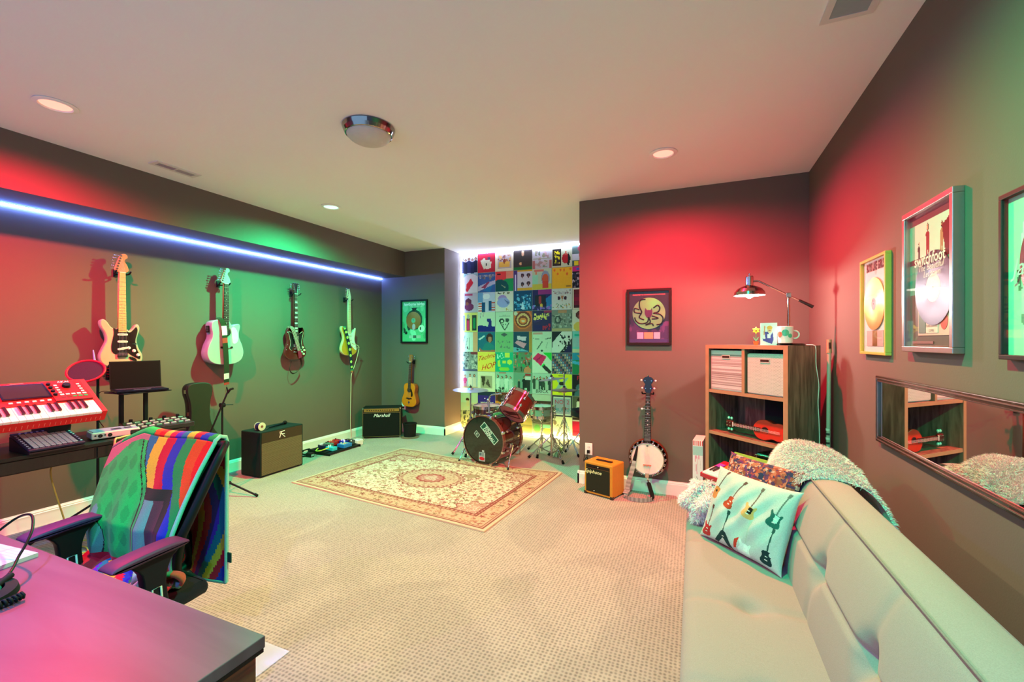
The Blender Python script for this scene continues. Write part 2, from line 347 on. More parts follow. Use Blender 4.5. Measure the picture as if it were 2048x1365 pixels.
# vents
def vent(c, lx, ly, label, slat_axis, rz=0):
    t = thing('ceiling_vent', label, 'vent', c, rz); b = MB(); f = .028
    for (x0, x1, y0, y1) in ((-lx/2, lx/2, -ly/2, -ly/2+f), (-lx/2, lx/2, ly/2-f, ly/2), (-lx/2, -lx/2+f, -ly/2+f, ly/2-f), (lx/2-f, lx/2, -ly/2+f, ly/2-f)): b.box(x0, x1, y0, y1, -.008, 0, 0xd8d4d0, 'satin')
    if ly > lx: b.box(-lx/2+f, lx/2-f, -.006, .006, -.007, 0, 0xd8d4d0)
    b.build('frame', t); b = MB(); b.box(-lx/2+f, lx/2-f, -ly/2+f, ly/2-f, -.0015, -.0005, 0x1c1a1a, 'matte'); b.build('duct_opening', t)
    b = MB(); n = int((ly-2*f)/.012)
    for i in range(n):
        y = -ly/2+f+(i+.5)*(ly-2*f)/n; k = .005 if (y < 0 and ly > lx) else .009
        b.add([(-lx/2+f, y-k/2, -.002), (lx/2-f, y-k/2, -.002), (lx/2-f, y+k/2, -.007), (-lx/2+f, y+k/2, -.007)], [(0, 1, 2, 3)], 0xa8a4a0, 'satin')
    b.build('slats', t)
vent((-3.855, 2.14, H), .12, .32, 'small white ceiling vent between red and green recessed lights', 0)
vent((.60, 2.10, H), .19, .32, 'white square-slatted ceiling vent by the right wall', 0)
# outlets
def outlet(loc, rz, label, plug=False):
    t = thing('wall_outlet', label, 'outlet', loc, rz); b = MB(); b.box(-.036, .036, -.006, 0, -.058, .058, 0xe9e7e2); b.build('cover_plate', t, bev=.002)
    for z in (-.02, .02):
        b = MB(); b.prism([(.015*math.cos(i*PI/8), z+.013*math.sin(i*PI/8)) for i in range(16)], -.008, -.005, 0xdcdad5)
        b.box(-.007, -.005, -.0085, -.006, z-.004, z+.004, 0x222222); b.box(.005, .007, -.0085, -.006, z-.004, z+.004, 0x222222); b.build('socket', t)
    if plug:
        b = MB(); b.box(-.013, .013, -.03, -.008, -.035, -.008, 0x151515, 'rubber'); b.tube(cat([(0, -.03, -.022), (-.01, -.035, -.05), (-.012, -.02, -.14), (-.03, -.02, -.2)], closed=False), .003, 0x151515, 'rubber'); b.build('plug', t)
outlet((-4.17, 5.52, .40), 0, 'white wall outlet on the teal wall behind the black amplifier', True)
outlet((-.955, 4.2, .345), 0, 'white wall outlet above the tan amplifier', True)
outlet((-4.6, 2.91, .385), PI/2, 'white wall outlet low on the green-lit wall by the microphone stand')
# ============================================================ hanging guitars
def c2(pts, n=5): return [(p.x, p.y) for p in cat([(a, b_, 0) for a, b_ in pts], n)]
STRAT = [(0, 0), (-.085, .008), (-.14, .05), (-.152, .11), (-.13, .175), (-.108, .235), (-.118, .295), (-.145, .35), (-.148, .395), (-.125, .412), (-.10, .39), (-.075, .35), (-.045, .33), (-.03, .335), (.03, .335), (.05, .318), (.072, .335), (.095, .37), (.118, .372), (.128, .335), (.115, .28), (.106, .23), (.122, .165), (.148, .105), (.14, .045), (.08, .005)]
SG = [(0, 0), (-.09, .006), (-.145, .05), (-.155, .11), (-.128, .175), (-.112, .23), (-.122, .29), (-.125, .345), (-.108, .385), (-.082, .405), (-.088, .37), (-.062, .345), (-.03, .335), (.03, .335), (.058, .335), (.082, .365), (.10, .40), (.118, .375), (.126, .32), (.112, .25), (.118, .19), (.152, .12), (.148, .055), (.09, .008)]
ACO = [(0, 0), (-.10, .01), (-.165, .05), (-.187, .12), (-.17, .20), (-.14, .27), (-.134, .32), (-.145, .38), (-.135, .435), (-.09, .462), (-.02, .465), (.025, .463), (.045, .43), (.07, .405), (.10, .42), (.135, .425), (.15, .40), (.137, .33), (.142, .27), (.172, .20), (.187, .12), (.165, .05), (.10, .01)]
MINI = [(0, 0), (-.08, .008), (-.125, .045), (-.133, .10), (-.115, .16), (-.097, .21), (-.10, .255), (-.105, .30), (-.085, .345), (-.04, .362), (0, .365), (.04, .362), (.085, .345), (.105, .30), (.10, .255), (.097, .21), (.115, .16), (.133, .10), (.125, .045), (.08, .008)]
def hanger(loc, rz, z, name_label):
    t = thing('guitar_hanger', name_label, 'wall hook', (loc[0], loc[1], z), rz); b = MB()
    b.box(-.018, .018, -.012, 0, -.032, .035, 0x1a1a1c, 'satin'); b.build('wall_plate', t, bev=.003)
    b = MB(); b.cyl((0, -.012, -.012), (0, -.058, -.012), .006, col=0x222222)
    b.tube(cat([(-.05, -.125, .012), (-.048, -.10, -.008), (-.030, -.058, -.012), (.030, -.058, -.012), (.048, -.10, -.008), (.05, -.125, .012)], closed=False), .0062, 0x141416, 'rubber'); b.build('fork', t)
def guitar(name, label, loc, rz, o, th, body, side, zj, zn, w0, w1, head, tun, fb, fret, off=.06, dots=0, nback=0x9a6a3a, headcol=None, m='lacquer', extra=None, tilt=0, smooth=5, blk=None, face_art=None, fz=None, bev=.008):
    """origin: body bottom on the centre line, at the wall; front is local -Y"""
    t = thing(name, label, 'guitar', loc, (0, tilt, rz)); yb = -off; yf = yb-th; out = c2(o, smooth)
    b = MB(); b.prism(out, yf, yb, body, m, bev, side); b.build('body', t)
    fy = yf-(.006 if th < .08 else .004)                                     # fretboard front
    b = MB(); b.prism([(-w1/2, zj-.03), (w1/2, zj-.03), (w0/2, zn), (-w0/2, zn)], fy+.006, fy+.026 if zj-.03 < 0 else fy+.03, nback, 'satin', .004); nk = b.build('neck', t)
    b = MB(); z0 = fz if fz else zj-.03; wz = w1+(w0-w1)*(z0-zj)/(zn-zj)
    b.prism([(-wz/2, z0), (wz/2, z0), (w0/2, zn), (-w0/2, zn)], fy, fy+.006, fb, 'satin'); sc_ = (zn-z0)/(1-2**(-20/12)); k = 0
    for i in range(1, 20):
        z = zn-sc_*(1-2**(-i/12)); ww = w0+(wz-w0)*(zn-z)/(zn-z0); b.box(-ww/2, ww/2, fy-.0012, fy, z-.0011, z+.0011, fret, 'metal')
        if i in (3, 5, 7, 9, 12, 15, 17) and dots:
            zc = zn-sc_*(1-2**(-(i-.5)/12)); 
            if blk: b.box(-ww*.36, ww*.36, fy-.0008, fy, zc-.008, zc+.008, dots, 'gloss')
            else: b.cyl((0, fy+.001, zc), (0, fy-.001, zc), .0042, col=dots, m='gloss', n=10)
    b.box(-w0/2, w0/2, fy-.003, fy+.003, zn-.002, zn+.004, 0xf0ead8); b.build('fretboard', nk)
    hc = headcol if headcol is not None else fb
    b = MB(); hf = fy+.006; b.prism(c2([(x, zn+z) for x, z in head], 4), hf, hf+.015, hc, 'gloss', .002, nback); hd = b.build('headstock', t)
    for (x, z) in tun:
        b = MB(); b.cyl((x, hf+.008, zn+z), (x, hf-.008, zn+z), .0045, .0035, 0xd8d8d8, 'chrome', 10); b.cyl((x, hf+.001, zn+z), (x, hf-.002, zn+z), .008, col=0xd0d0d0, m='chrome', n=12)
        sx = -1 if x <= 0 else 1; ex = x+sx*(.022 if len(set(a > 0 for a, _ in tun)) > 1 or abs(x) > .02 else .03)
        b.cyl((x, hf+.018, zn+z), (ex, hf+.018, zn+z), .003, col=0xcccccc, m='chrome', n=8); b.ball((ex+sx*.006, hf+.018, zn+z), (.009, .004, .007), 0xdedede, 'chrome', 10, 6); b.build('tuner', t)
    if extra: extra(t, yf, fy)
    return t, yf, fy
def strings(t, fy, zb, zt, w0, w1, tun=None, zn=0, n=6, yb=None):
    b = MB()
    for i in range(n):
        u = i/(n-1)-.5; p = [(u*w1, (yb if yb is not None else fy-.006), zb), (u*w0, fy-.0035, zt)]
        if tun: p.append((tun[i][0]*.9, fy+.003, zn+tun[i][1]))
        b.tube(p, .0006, 0xd8d4cc, 'metal', 4)
    b.build('strings', t)
def pickup(t, z, y, ang=0, w_=.07, h_=.017, col=0xf2ece0, poles=True, m='satin'):
    b = MB(); b.X = Matrix.Translation((0, y, z)) @ Matrix.Rotation(ang, 4, 'Y'); b.prism(c2([(-w_/2, 0), (-w_/2+.006, -h_/2), (w_/2-.006, -h_/2), (w_/2, 0), (w_/2-.006, h_/2), (-w_/2+.006, h_/2)], 2), -.007, 0, col, m, .0015)
    if poles:
        for i in range(6): b.cyl((-.026+i*.0104, -.0068, 0), (-.026+i*.0104, -.0082, 0), .0024, col=0x999999, m='metal', n=8)
    b.build('pickup', t)
def knob(t, x, y, z, r=.012, h=.012, col=0xf0e8dc):
    b = MB(); b.lathe([(r*1.15, 0), (r*1.1, h*.25), (r*.85, h*.35), (r*.75, h), (0, h)], (x, y, z), (0, -1, 0), col, 'satin', 16); b.build('knob', t)
HX = 0
FHEAD = [(-.022, 0), (-.052, .018), (-.046, .05), (-.03, .10), (-.012, .145), (.012, .163), (.034, .155), (.038, .13), (.022, .115), (.018, .095), (.034, .07), (.044, .04), (.046, .018), (.022, 0)]
FTUN = [(-.036+.0055*i, .03+.0225*i) for i in range(6)]
# cream electric guitar
def ex1(t, yf, fy):
    pg = [(-.045, .33), (-.062, .34), (-.058, .30), (-.065, .25), (-.075, .19), (-.07, .14), (-.04, .115), (-.035, .128), (.035, .128), (.06, .11), (.105, .08), (.125, .072), (.128, .10), (.105, .155), (.092, .225), (.104, .29), (.108, .33), (.098, .352), (.08, .33), (.055, .305), (.03, .315), (.028, .335), (-.028, .335)]
    b = MB(); b.prism(c2(pg, 3), yf-.003, yf, 0x16120e, 'gloss', .0008); b.build('pickguard', t, 'glossy black pickguard')
    pickup(t, .285, yf-.003); pickup(t, .225, yf-.003); pickup(t, .165, yf-.003, -.17)
    for x, z in ((.045, .17), (.082, .145), (.112, .108)): knob(t, x, yf-.003, z)
    b = MB(); b.box(-.036, .036, yf-.010, yf, .108, .128, 0xc8c8c8, 'chrome')
    for i in range(6): b.box(-.034+i*.0115, -.026+i*.0115, yf-.013, yf-.010, .110, .126, 0xbababa, 'chrome')
    b.box(-.034, .034, yf-.012, yf, .094, .107, 0x444444, 'metal'); b.build('bridge', t)
    b = MB(); b.X = Matrix.Translation((.075, yf-.0015, .075)) @ Matrix.Rotation(.55, 4, 'Y'); b.prism([(.032*math.cos(a*PI/10), .013*math.sin(a*PI/10)) for a in range(20)], -.003, 0, 0x6a7a6a, 'chrome', .001); b.cyl((0, 0, 0), (0, -.008, 0), .007, col=0x333333, m='metal'); b.build('jack_plate', t)
    b = MB(); b.cyl((.085, yf-.003, .205), (.092, yf-.016, .20), .002, col=0xeeeeee, m='chrome', n=8); b.box(.07, .10, yf-.0045, yf-.003, .198, .212, 0x222222); b.build('selector_switch', t)
    strings(t, fy, .10, .815, .034, .05, FTUN, .815, yb=yf-.014)
guitar('electric_guitar', 'cream double-cutaway electric guitar with black pickguard and maple neck, hanging behind the laptop', (-4.6, 2.085, 1.18), PI/2, STRAT, .042, 0xb8a88e, 0xbaaa94, .335, .815, .042, .056, FHEAD, FTUN, 0xe0b070, 0x9a8a70, nback=0xd8a060, extra=ex1, headcol=0xc09070)
hanger((-4.6, 2.085), PI/2, 1.995, 'black wall fork holding the cream electric guitar')
# pale acoustic with cutaway and strap
def ex2(t, yf, fy):
    b = MB(); b.cyl((0, yf-.0008, .335), (0, yf+.004, .335), .046, col=0x10100c, m='matte', n=36); b.ring((0, yf-.001, .335), .052, .0045, (0, 1, 0), 0x8a9a6a, 'satin', 40, 6, flat=.3); b.build('sound_hole', t)
    b = MB(); b.prism(c2([(.052, .375), (.085, .39), (.118, .345), (.128, .28), (.118, .235), (.09, .215), (.068, .225), (.062, .27), (.058, .30)], 4), yf-.002, yf, 0xdfe8da, 'gloss', .0006); b.build('pickguard', t, 'pale teardrop pickguard')
    b = MB(); b.box(-.06, .065, yf-.008, yf, .170, .188, 0x2a2018); b.box(-.04, .04, yf-.012, yf-.008, .180, .184, 0xf0ece0)
    for i in range(6): b.ball((-.03+i*.012, yf-.009, .174), .0035, 0xeeeeee, n=8, k=5)
    b.build('bridge', t, bev=.002)
    b = MB(); b.box(-.157, -.150, yf+.03, yf+.075, .33, .40, 0x151515)
    for i in range(3): b.box(-.159, -.156, yf+.034, yf+.070, .345+i*.018, .352+i*.018, 0x555555)
    b.build('preamp_panel', t)
    strings(t, fy, .18, .84, .034, .055, FTUN, .84, yb=yf-.011)
    pts = [(-.07, yf+.03, .485), (-.055, yf-.008, .462), (-.035, yf-.022, .38), (-.03, yf-.026, .25), (-.022, yf-.028, .12), (-.01, yf-.02, -.02), (0, yf-.004, -.13), (.012, yf+.012, -.21)]
    P = cat(pts, 5, False); n = len(P)-1; b = MB()
    cols = [(0xdedad2 if 9 <= i <= 12 or 28 <= i <= 30 else (0xb03a30 if i in (14, 15, 33, 34) else 0x25301c)) for i in range(n)]
    b.ribbon(P, (.052, 0, .006), .003, cols=cols)
    b.tube([(.012, yf+.012, -.21), (.006, yf+.02, -.27), (.008, yf+.02, -.34)], .002, 0x6a4a2a, 'fabric', 5); b.build('strap', t, 'dark strap with pale and red motifs hanging down the front')
guitar('acoustic_guitar', 'pale acoustic guitar with cutaway and dark strap, hanging in the green light', (-4.6, 2.95, 1.165), PI/2, ACO, .105, 0xa6b2a6, 0xb2a8ba, .465, .84, .043, .056, FHEAD, FTUN, 0x2a1a12, 0xb0b0a0, off=.03, dots=0xe8e8e0, nback=0xa06a3a, headcol=0xb4bcae, extra=ex2, fz=.345, bev=.005)  # lilac side colour paints the purple light on a white body
hanger((-4.6, 2.95), PI/2, 2.005, 'black wall fork holding the pale acoustic guitar')
# dark red twin-horn guitar
GH = [(-.021, 0), (-.026, .03), (-.042, .05), (-.046, .09), (-.045, .125), (-.025, .132), (-.012, .122), (0, .135), (.012, .122), (.025, .132), (.045, .125), (.046, .09), (.042, .05), (.026, .03), (.021, 0)]
GT = [(-.03, .055), (-.032, .082), (-.033, .109), (.033, .109), (.032, .082), (.03, .055)]
def ex3(t, yf, fy):
    for s_ in (-1, 1):
        b = MB(); b.prism(c2([(s_*x, z) for x, z in ((.02, .30), (.05, .315), (.085, .34), (.10, .33), (.085, .27), (.075, .20), (.085, .14), (.06, .12), (.045, .15), (.02, .16))], 3), yf-.0025, yf, 0x121212, 'gloss'); b.build('pickguard', t, 'black pickguard half edged in cream')
        b = MB(); P = cat([(s_*x, yf-.003, z) for x, z in ((.052, .32), (.09, .345), (.104, .33), (.09, .27), (.079, .20), (.09, .138), (.06, .114))], 4, False); b.tube(P, .0013, 0xe8e0c8, n=4); b.build('binding', t)
    for z in (.27, .175):
        b = MB(); b.box(-.037, .037, yf-.011, yf-.002, z-.019, z+.019, 0xc8c8c8, 'chrome'); b.build('pickup', t, bev=.003)
    b = MB(); b.box(-.038, .038, yf-.014, yf-.004, .125, .138, 0xc0c0c0, 'chrome'); b.box(-.042, .042, yf-.013, yf-.004, .09, .10, 0xc0c0c0, 'chrome'); b.build('bridge', t, bev=.002)
    for x, z in ((.10, .15), (.122, .115), (.085, .095), (.112, .068)): knob(t, x, yf, z, .012, .013, 0xd8cfa8)
    for x, z in ((-.118, .335), (-.12, .185), (-.138, .125)): b = MB(); b.ball((x, yf-.003, z), (.006, .004, .006), 0xf0e8e0, 'chrome', 10, 6); b.build('strap_button', t)
    strings(t, fy, .13, .808, .034, .05, GT, .808, yb=yf-.015)
    P = cat([(-.09, yf+.02, .405), (-.062, yf-.012, .385), (-.03, yf-.02, .30), (.0, yf-.025, .20), (.035, yf-.02, .10), (.06, yf-.006, .02)], 14, False); b = MB()
    cols = [(0xa89088 if i % 2 else 0x6a1222) if i < 54 else 0x96123a for i in range(len(P)-1)]
    b.ribbon(P, (.046, 0, .016), .003, cols=cols)
    Q = cat([(.06, yf-.006, .02), (.082, yf+.0, -.04), (.085, yf+.01, -.085), (.04, yf+.01, -.14), (-.02, yf+.01, -.168), (-.055, yf+.02, -.15), (-.062, yf+.03, -.10), (-.03, yf+.04, -.02)], 5, False); b.ribbon(Q, [(0, -.03*max(.25, 1-i/len(Q)), .012) for i in range(len(Q))], .003, 0x2a1814)
    b.build('strap', t, 'red and white checked strap with a loose dark end')
guitar('electric_guitar', 'dark red twin-horned electric guitar with a checked strap, centre of the green wall', (-4.6, 3.83, 1.18), PI/2, SG, .036, 0x5a120c, 0x5a160e, .33, .808, .043, .056, GH, GT, 0x1c1210, 0xc8c4b8, dots=0xe9e4d4, nback=0x5a2a18, headcol=0x121016, extra=ex3, blk=1)
hanger((-4.6, 3.83), PI/2, 1.988, 'black wall fork holding the dark red guitar')
# small amber guitar with dotted strap
PH = [(-.021, 0), (-.042, .012), (-.045, .04), (-.04, .075), (-.036, .115), (-.028, .14), (-.02, .12), (-.012, .135), (.002, .152), (.008, .13), (.02, .08), (.032, .03), (.03, .01), (.021, 0)]
def ex4(t, yf, fy):
    b = MB(); b.prism(c2([(-.055, .34), (-.05, .29), (-.055, .2), (-.03, .145), (.03, .14), (.07, .11), (.115, .075), (.135, .09), (.12, .155), (.095, .215), (.10, .29), (.112, .345), (.12, .385), (.095, .39), (.07, .35), (.04, .32), (.028, .335), (-.028, .335)], 3), yf-.003, yf, 0xe6efe6, 'gloss', .0008); b.build('pickguard', t, 'mint-white pickguard')
    for z in (.285, .225, .165): pickup(t, z, yf-.003, 0, .068, .016, 0xf4f2ea)
    for x, z in ((.06, .165), (.092, .13)): knob(t, x, yf-.003, z, .011, .012, 0xf2f2ea)
    b = MB(); b.box(-.036, .036, yf-.012, yf, .105, .128, 0xc8c8c8, 'chrome'); b.build('bridge', t, bev=.002)
    strings(t, fy, .115, .80, .034, .05, FTUN[:6], .80, yb=yf-.013)
    P = cat([(-.10, yf-.004, .385), (-.085, yf-.014, .34), (-.055, yf-.02, .24), (-.025, yf-.024, .12), (.0, yf-.02, 0), (.022, yf-.012, -.12), (.045, yf-.004, -.20)], 7, False); b = MB(); b.ribbon(P, (.055, 0, .012), .003, 0x152238)
    for i in range(3, len(P)-2, 5):
        q = P[i]; b.lathe([(0, .0028), (.021, .0026)], tuple(q), (0, -1, 0), 0xb4c86a, 'fabric', 14)
    b.cb((P[-1].x, P[-1].y, P[-1].z-.012), (.05, .008, .035), 0x2a7a58, 'fabric'); b.cb((P[-1].x-.008, P[-1].y-.004, P[-1].z-.026), (.03, .01, .018), 0xc8783a, 'satin')
    b.box(-.112, -.082, yf-.01, yf, .37, .41, 0x2a8a6a, 'fabric'); b.build('strap', t, 'navy strap with yellow-green dots')
guitar('electric_guitar', 'amber and white electric guitar with a dotted strap, nearest the blue corner', (-4.6, 4.715, 1.205), PI/2, STRAT, .042, 0xd8922a, 0xd8c48a, .335, .80, .042, .056, PH, FTUN, 0xe4d4b0, 0x9a9078, nback=0xd0b080, headcol=0xe8ece4, extra=ex4)
hanger((-4.6, 4.715), PI/2, 1.995, 'black wall fork holding the amber and white guitar')
b = MB(); b.tube(cat([(-4.49, 4.75, 1.385), (-4.47, 4.80, 1.36), (-4.465, 4.865, 1.325), (-4.47, 4.85, 1.22), (-4.49, 4.81, 1.06), (-4.50, 4.755, .92), (-4.51, 4.755, .7), (-4.52, 4.76, .45), (-4.525, 4.765, .2), (-4.52, 4.77, .035), (-4.50, 4.72, .008), (-4.40, 4.62, .008), (-4.28, 4.70, .008), (-4.33, 4.83, .008), (-4.45, 4.80, .012), (-4.44, 4.70, .016), (-4.34, 4.66, .016), (-4.25, 4.72, .01)], 6, False), .0045, 0xcfc3a8, 'rubber', 6)
b.tube([(-4.465, 4.84, 1.31), (-4.465, 4.90, 1.30)], .007, 0xd8d8d8, 'chrome'); b.build('guitar_cable', None, tagd=('cream cable dropping from the amber guitar to a loose coil on the carpet', 'cable'))
# small orange acoustic on the teal wall
MH = [(-.019, 0), (-.028, .02), (-.033, .06), (-.034, .105), (-.018, .115), (0, .112), (.018, .115), (.034, .105), (.033, .06), (.028, .02), (.019, 0)]
MT = [(-.022, .035), (-.023, .06), (-.024, .085), (.024, .085), (.023, .06), (.022, .035)]
def ex5(t, yf, fy):
    b = MB(); b.cyl((0, yf-.0006, .255), (0, yf+.004, .255), .035, col=0x160c06, m='matte', n=28); b.ring((0, yf-.001, .255), .040, .003, (0, 1, 0), 0x5a2a10, 'satin', 32, 6, flat=.3); b.build('sound_hole', t)
    b = MB(); b.prism(c2([(.028, .285), (.05, .25), (.066, .19), (.055, .155), (.036, .165), (.032, .21)], 4), yf-.002, yf, 0x1a0e08, 'gloss', .0006); b.build('pickguard', t, 'dark teardrop pickguard')
    b = MB(); b.prism(c2([(-.055, .128), (-.03, .122), (0, .112), (.03, .122), (.055, .128), (.03, .138), (0, .135), (-.03, .138)], 3), yf-.007, yf, 0x1c100a); b.build('bridge', t)
    b = MB(); b.prism([(0, .098), (.008, .075), (.022, .068), (.008, .06), (0, .03), (-.008, .06), (-.022, .068), (-.008, .075)], yf-.001, yf, 0x2a2a5a, 'print'); b.build('flower_sticker', t)
    strings(t, fy, .125, .682, .03, .045, MT, .682, yb=yf-.008)
guitar('acoustic_guitar', 'small orange acoustic guitar hanging low on the teal wall', (-4.0, 5.52, .408), 0, MINI, .085, 0xe07818, 0xa84a10, .365, .682, .038, .048, MH, MT, 0x24160e, 0xa09a88, off=.02, nback=0x8a4a20, headcol=0xb0603a, extra=ex5, tilt=.045, fz=.27, bev=.004)
hanger((-3.97, 5.52), 0, 1.085, 'black wall fork holding the small orange acoustic')
# ============================================================ banjo
t = thing('banjo', 'five-string banjo with a white drum head hanging above a patterned strap on the red wall', 'banjo', (-.392, 4.2, .166), (0, .012, 0))
yf = -.135; R0 = .165; zc = .175
b = MB(); b.lathe([(0, 0), (R0*.86, 0), (R0*1.04, .022), (R0*1.06, .03), (R0*1.0, .045), (R0*.98, .05)], (0, -.04, zc), (0, -1, 0), 0x5a2416, 'lacquer', 56); b.build('resonator', t)
b = MB(); b.lathe([(R0*.86, .02), (R0*.86, .088)], (0, -.045, zc), (0, -1, 0), 0x3a1a10, 'gloss', 48); b.build('rim', t)
b = MB(); b.lathe([(0, .091), (R0*.84, .090)], (0, -.045, zc), (0, -1, 0), 0xe9e0d2, 'matte', 56); b.build('drum_head', t, 'white skin head')
b = MB(); b.ring((0, -.135, zc), R0*.86, .005, (0, 1, 0), 0xd8d4cc, 'chrome', 56)
b.build('tension_hoop', t)
for i in range(20):
    a = 2*PI*i/20; x, z = math.sin(a), math.cos(a); b = MB()
    b.cyl((x*R0*.93, -.138, zc+z*R0*.93), (x*R0*.93, -.075, zc+z*R0*.93), .0035, col=0xd8d4cc, m='chrome', n=8); b.ball((x*R0*.93, -.138, zc+z*R0*.93), .0065, 0xe0dcd4, 'chrome', 8, 6); b.cb((x*R0*.93, -.085, zc+z*R0*.93), (.014, .012, .014), 0xcfcbc3, 'chrome'); b.build('tension_hook', t)
b = MB(); b.prism([(-.03, .335), (.03, .335), (.019, .775), (-.019, .775)], yf-.002, yf+.025, 0x5a2a1a, 'gloss', .003); nk = b.build('neck', t)
b = MB(); b.prism([(-.03, .32), (.03, .32), (.018, .775), (-.018, .775)], yf-.008, yf-.002, 0x1a100c); 
for i in range(1, 23):
    z = .775-.60*(1-2**(-i/12)); b.box(-.018-.0005*i, .018+.0005*i, yf-.0092, yf-.008, z-.0012, z+.0012, 0xd0ccc0, 'metal')
    if i in (3, 5, 7, 10, 12, 15, 17): b.cyl((0, yf-.0075, z+.012), (0, yf-.009, z+.012), .004, col=0xf0ece0, m='gloss', n=10)
b.build('fretboard', nk)
b = MB(); b.prism(c2([(-.018, .775), (-.03, .80), (-.034, .83), (-.026, .85), (-.042, .875), (-.044, .90), (-.022, .918), (-.008, .922), (0, .934), (.008, .922), (.022, .918), (.044, .90), (.042, .875), (.026, .85), (.034, .83), (.03, .80), (.018, .775)], 4), yf-.006, yf+.010, 0x121412, 'gloss', .002); b.build('headstock', t)
for x, z in ((-.03, .815), (.03, .815), (-.038, .885), (.04, .885)):
    b = MB(); sx = 1 if x > 0 else -1; b.cyl((x*.7, yf, z), (x*.7, yf-.014, z), .004, col=0xd8d8d8, m='chrome', n=10); b.cyl((x*.7, yf+.016, z), (x+sx*.016, yf+.016, z), .003, col=0xccc, m='chrome', n=8); b.ball((x+sx*.022, yf+.016, z), (.010, .006, .009), 0xf0ece8, 'gloss', 10, 6); b.build('tuner', t)
b = MB(); b.cyl((-.024, yf+.008, .625), (-.045, yf+.006, .625), .004, col=0xd8d8d8, m='chrome', n=8); b.ball((-.052, yf+.005, .625), (.010, .008, .010), 0xf4f0ea, 'gloss', 10, 8); b.build('fifth_tuner', t)
b = MB(); b.box(-.035, .035, yf-.008, yf-.001, .118, .123, 0xd86a4a); [b.box(-.034+.026*i, -.022+.026*i, yf-.008, yf-.001, .108, .119, 0xe0a080) for i in range(3)]; b.build('bridge', t)
b = MB(); b.box(-.016, .016, yf-.008, yf+.03, .005, .045, 0xd8d4c8, 'chrome'); b.build('tailpiece', t, bev=.002)
strings(t, yf-.006, .04, .775, .026, .04, n=5, yb=yf-.009)
b = MB(); b.prism(c2([(-.007, .30), (.007, .30), (.007, .287), (-.007, .287)], 2), yf-.0015, yf, 0x555555, 'print'); b.build('head_mark', t)
# strap: down from the rim to a loop on the carpet
P = cat([(-.085, -.15, .285), (-.10, -.165, .20), (-.125, -.17, .08), (-.15, -.18, -.02), (-.165, -.20, -.10), (-.18, -.23, -.135)], 5, False); b = MB()
cols = [0x101010 if i < 7 else (0xa8a49c if i % 2 else 0x8f8b84) for i in range(len(P)-1)]; b.ribbon(P, [(.012+.03*min(1, i/10), -.01, 0) for i in range(len(P))], .003, cols=cols)
Q = cat([(-.15, -.21, -.10), (-.175, -.24, -.155), (-.13, -.30, -.150), (-.04, -.31, -.146), (.04, -.27, -.145), (.055, -.22, -.13), (.03, -.19, -.06), (.012, -.17, -.012), (.006, -.15, .01)], 5, False)
cols = [(0xa8a49c if i % 2 else 0x8a8680) if i < 22 else (0x141210 if i < 36 else 0x9a9690) for i in range(len(Q)-1)]
b.ribbon(Q, [((0, 0, .035) if 6 < i < 24 else (.036 if i < 34 else .006, -.004, .006)) for i in range(len(Q))], .003, cols=cols); b.build('strap', t, 'black strap printed with a white pattern')
hanger((-.387, 4.2), 0, .935, 'black wall fork holding the banjo')
# ============================================================ console desk by the left wall
t = thing('console_table', 'dark espresso console table with shallow drawers below the red keyboard', 'table', (-3.99, 1.31, 0)); DK = 0x2c2422
b = MB(); b.box(-.29, .29, -.82, .82, .70, .722, DK, 'wood'); b.build('tabletop', t, bev=.003)
b = MB(); b.box(-.27, .272, -.80, .80, .615, .70, 0x272020, 'wood'); b.build('apron', t, bev=.002)
for i in range(3):
    b = MB(); y = -.53+i*.53; b.box(.272, .280, y-.255, y+.255, .622, .692, 0x342b27, 'wood'); b.build('drawer', t, bev=.002)
for y in (-.78, .78):
    for x in (-.26, .25):
        if (x, y) == (.25, .78) or 1: b = MB(); b.box(x-.018, x+.018, y-.018, y+.018, 0, .615, DK, 'wood'); b.build('leg', t, bev=.002) if not (y > 0 and x > 0) else b.build('leg', t, bev=.002)
# red keyboard on its two-arm stand
t = thing('keyboard_stand', 'black tiered desktop stand carrying the red keyboard', 'stand', (-3.93, 1.23, .722))
for y in (-.22, .22):
    b = MB(); o = [(-.16, 0), (.20, 0), (.22, .012), (.20, .05), (.10, .06), (.075, .09), (.085, .12), (.07, .16), (.10, .185), (.10, .20), (-.17, .36), (-.175, .345), (-.15, .20), (-.16, .12), (-.15, .05)]
    b.X = Matrix.Translation((0, y, 0)); b.prism(o, -.055, .055, 0x161a20, 'satin', .004)
    b.build('side_arm', t)
t = thing('keyboard', 'red sampling keyboard with black pads, screen and white keys on the stand', 'keyboard', (-3.675, 1.235, .925))
TK = math.atan2(.19, .30); KX = Matrix.Rotation(-TK, 4, 'Y') @ Matrix.Rotation(PI/2, 4, 'Z')   # local x -> world y ; local y -> back and up
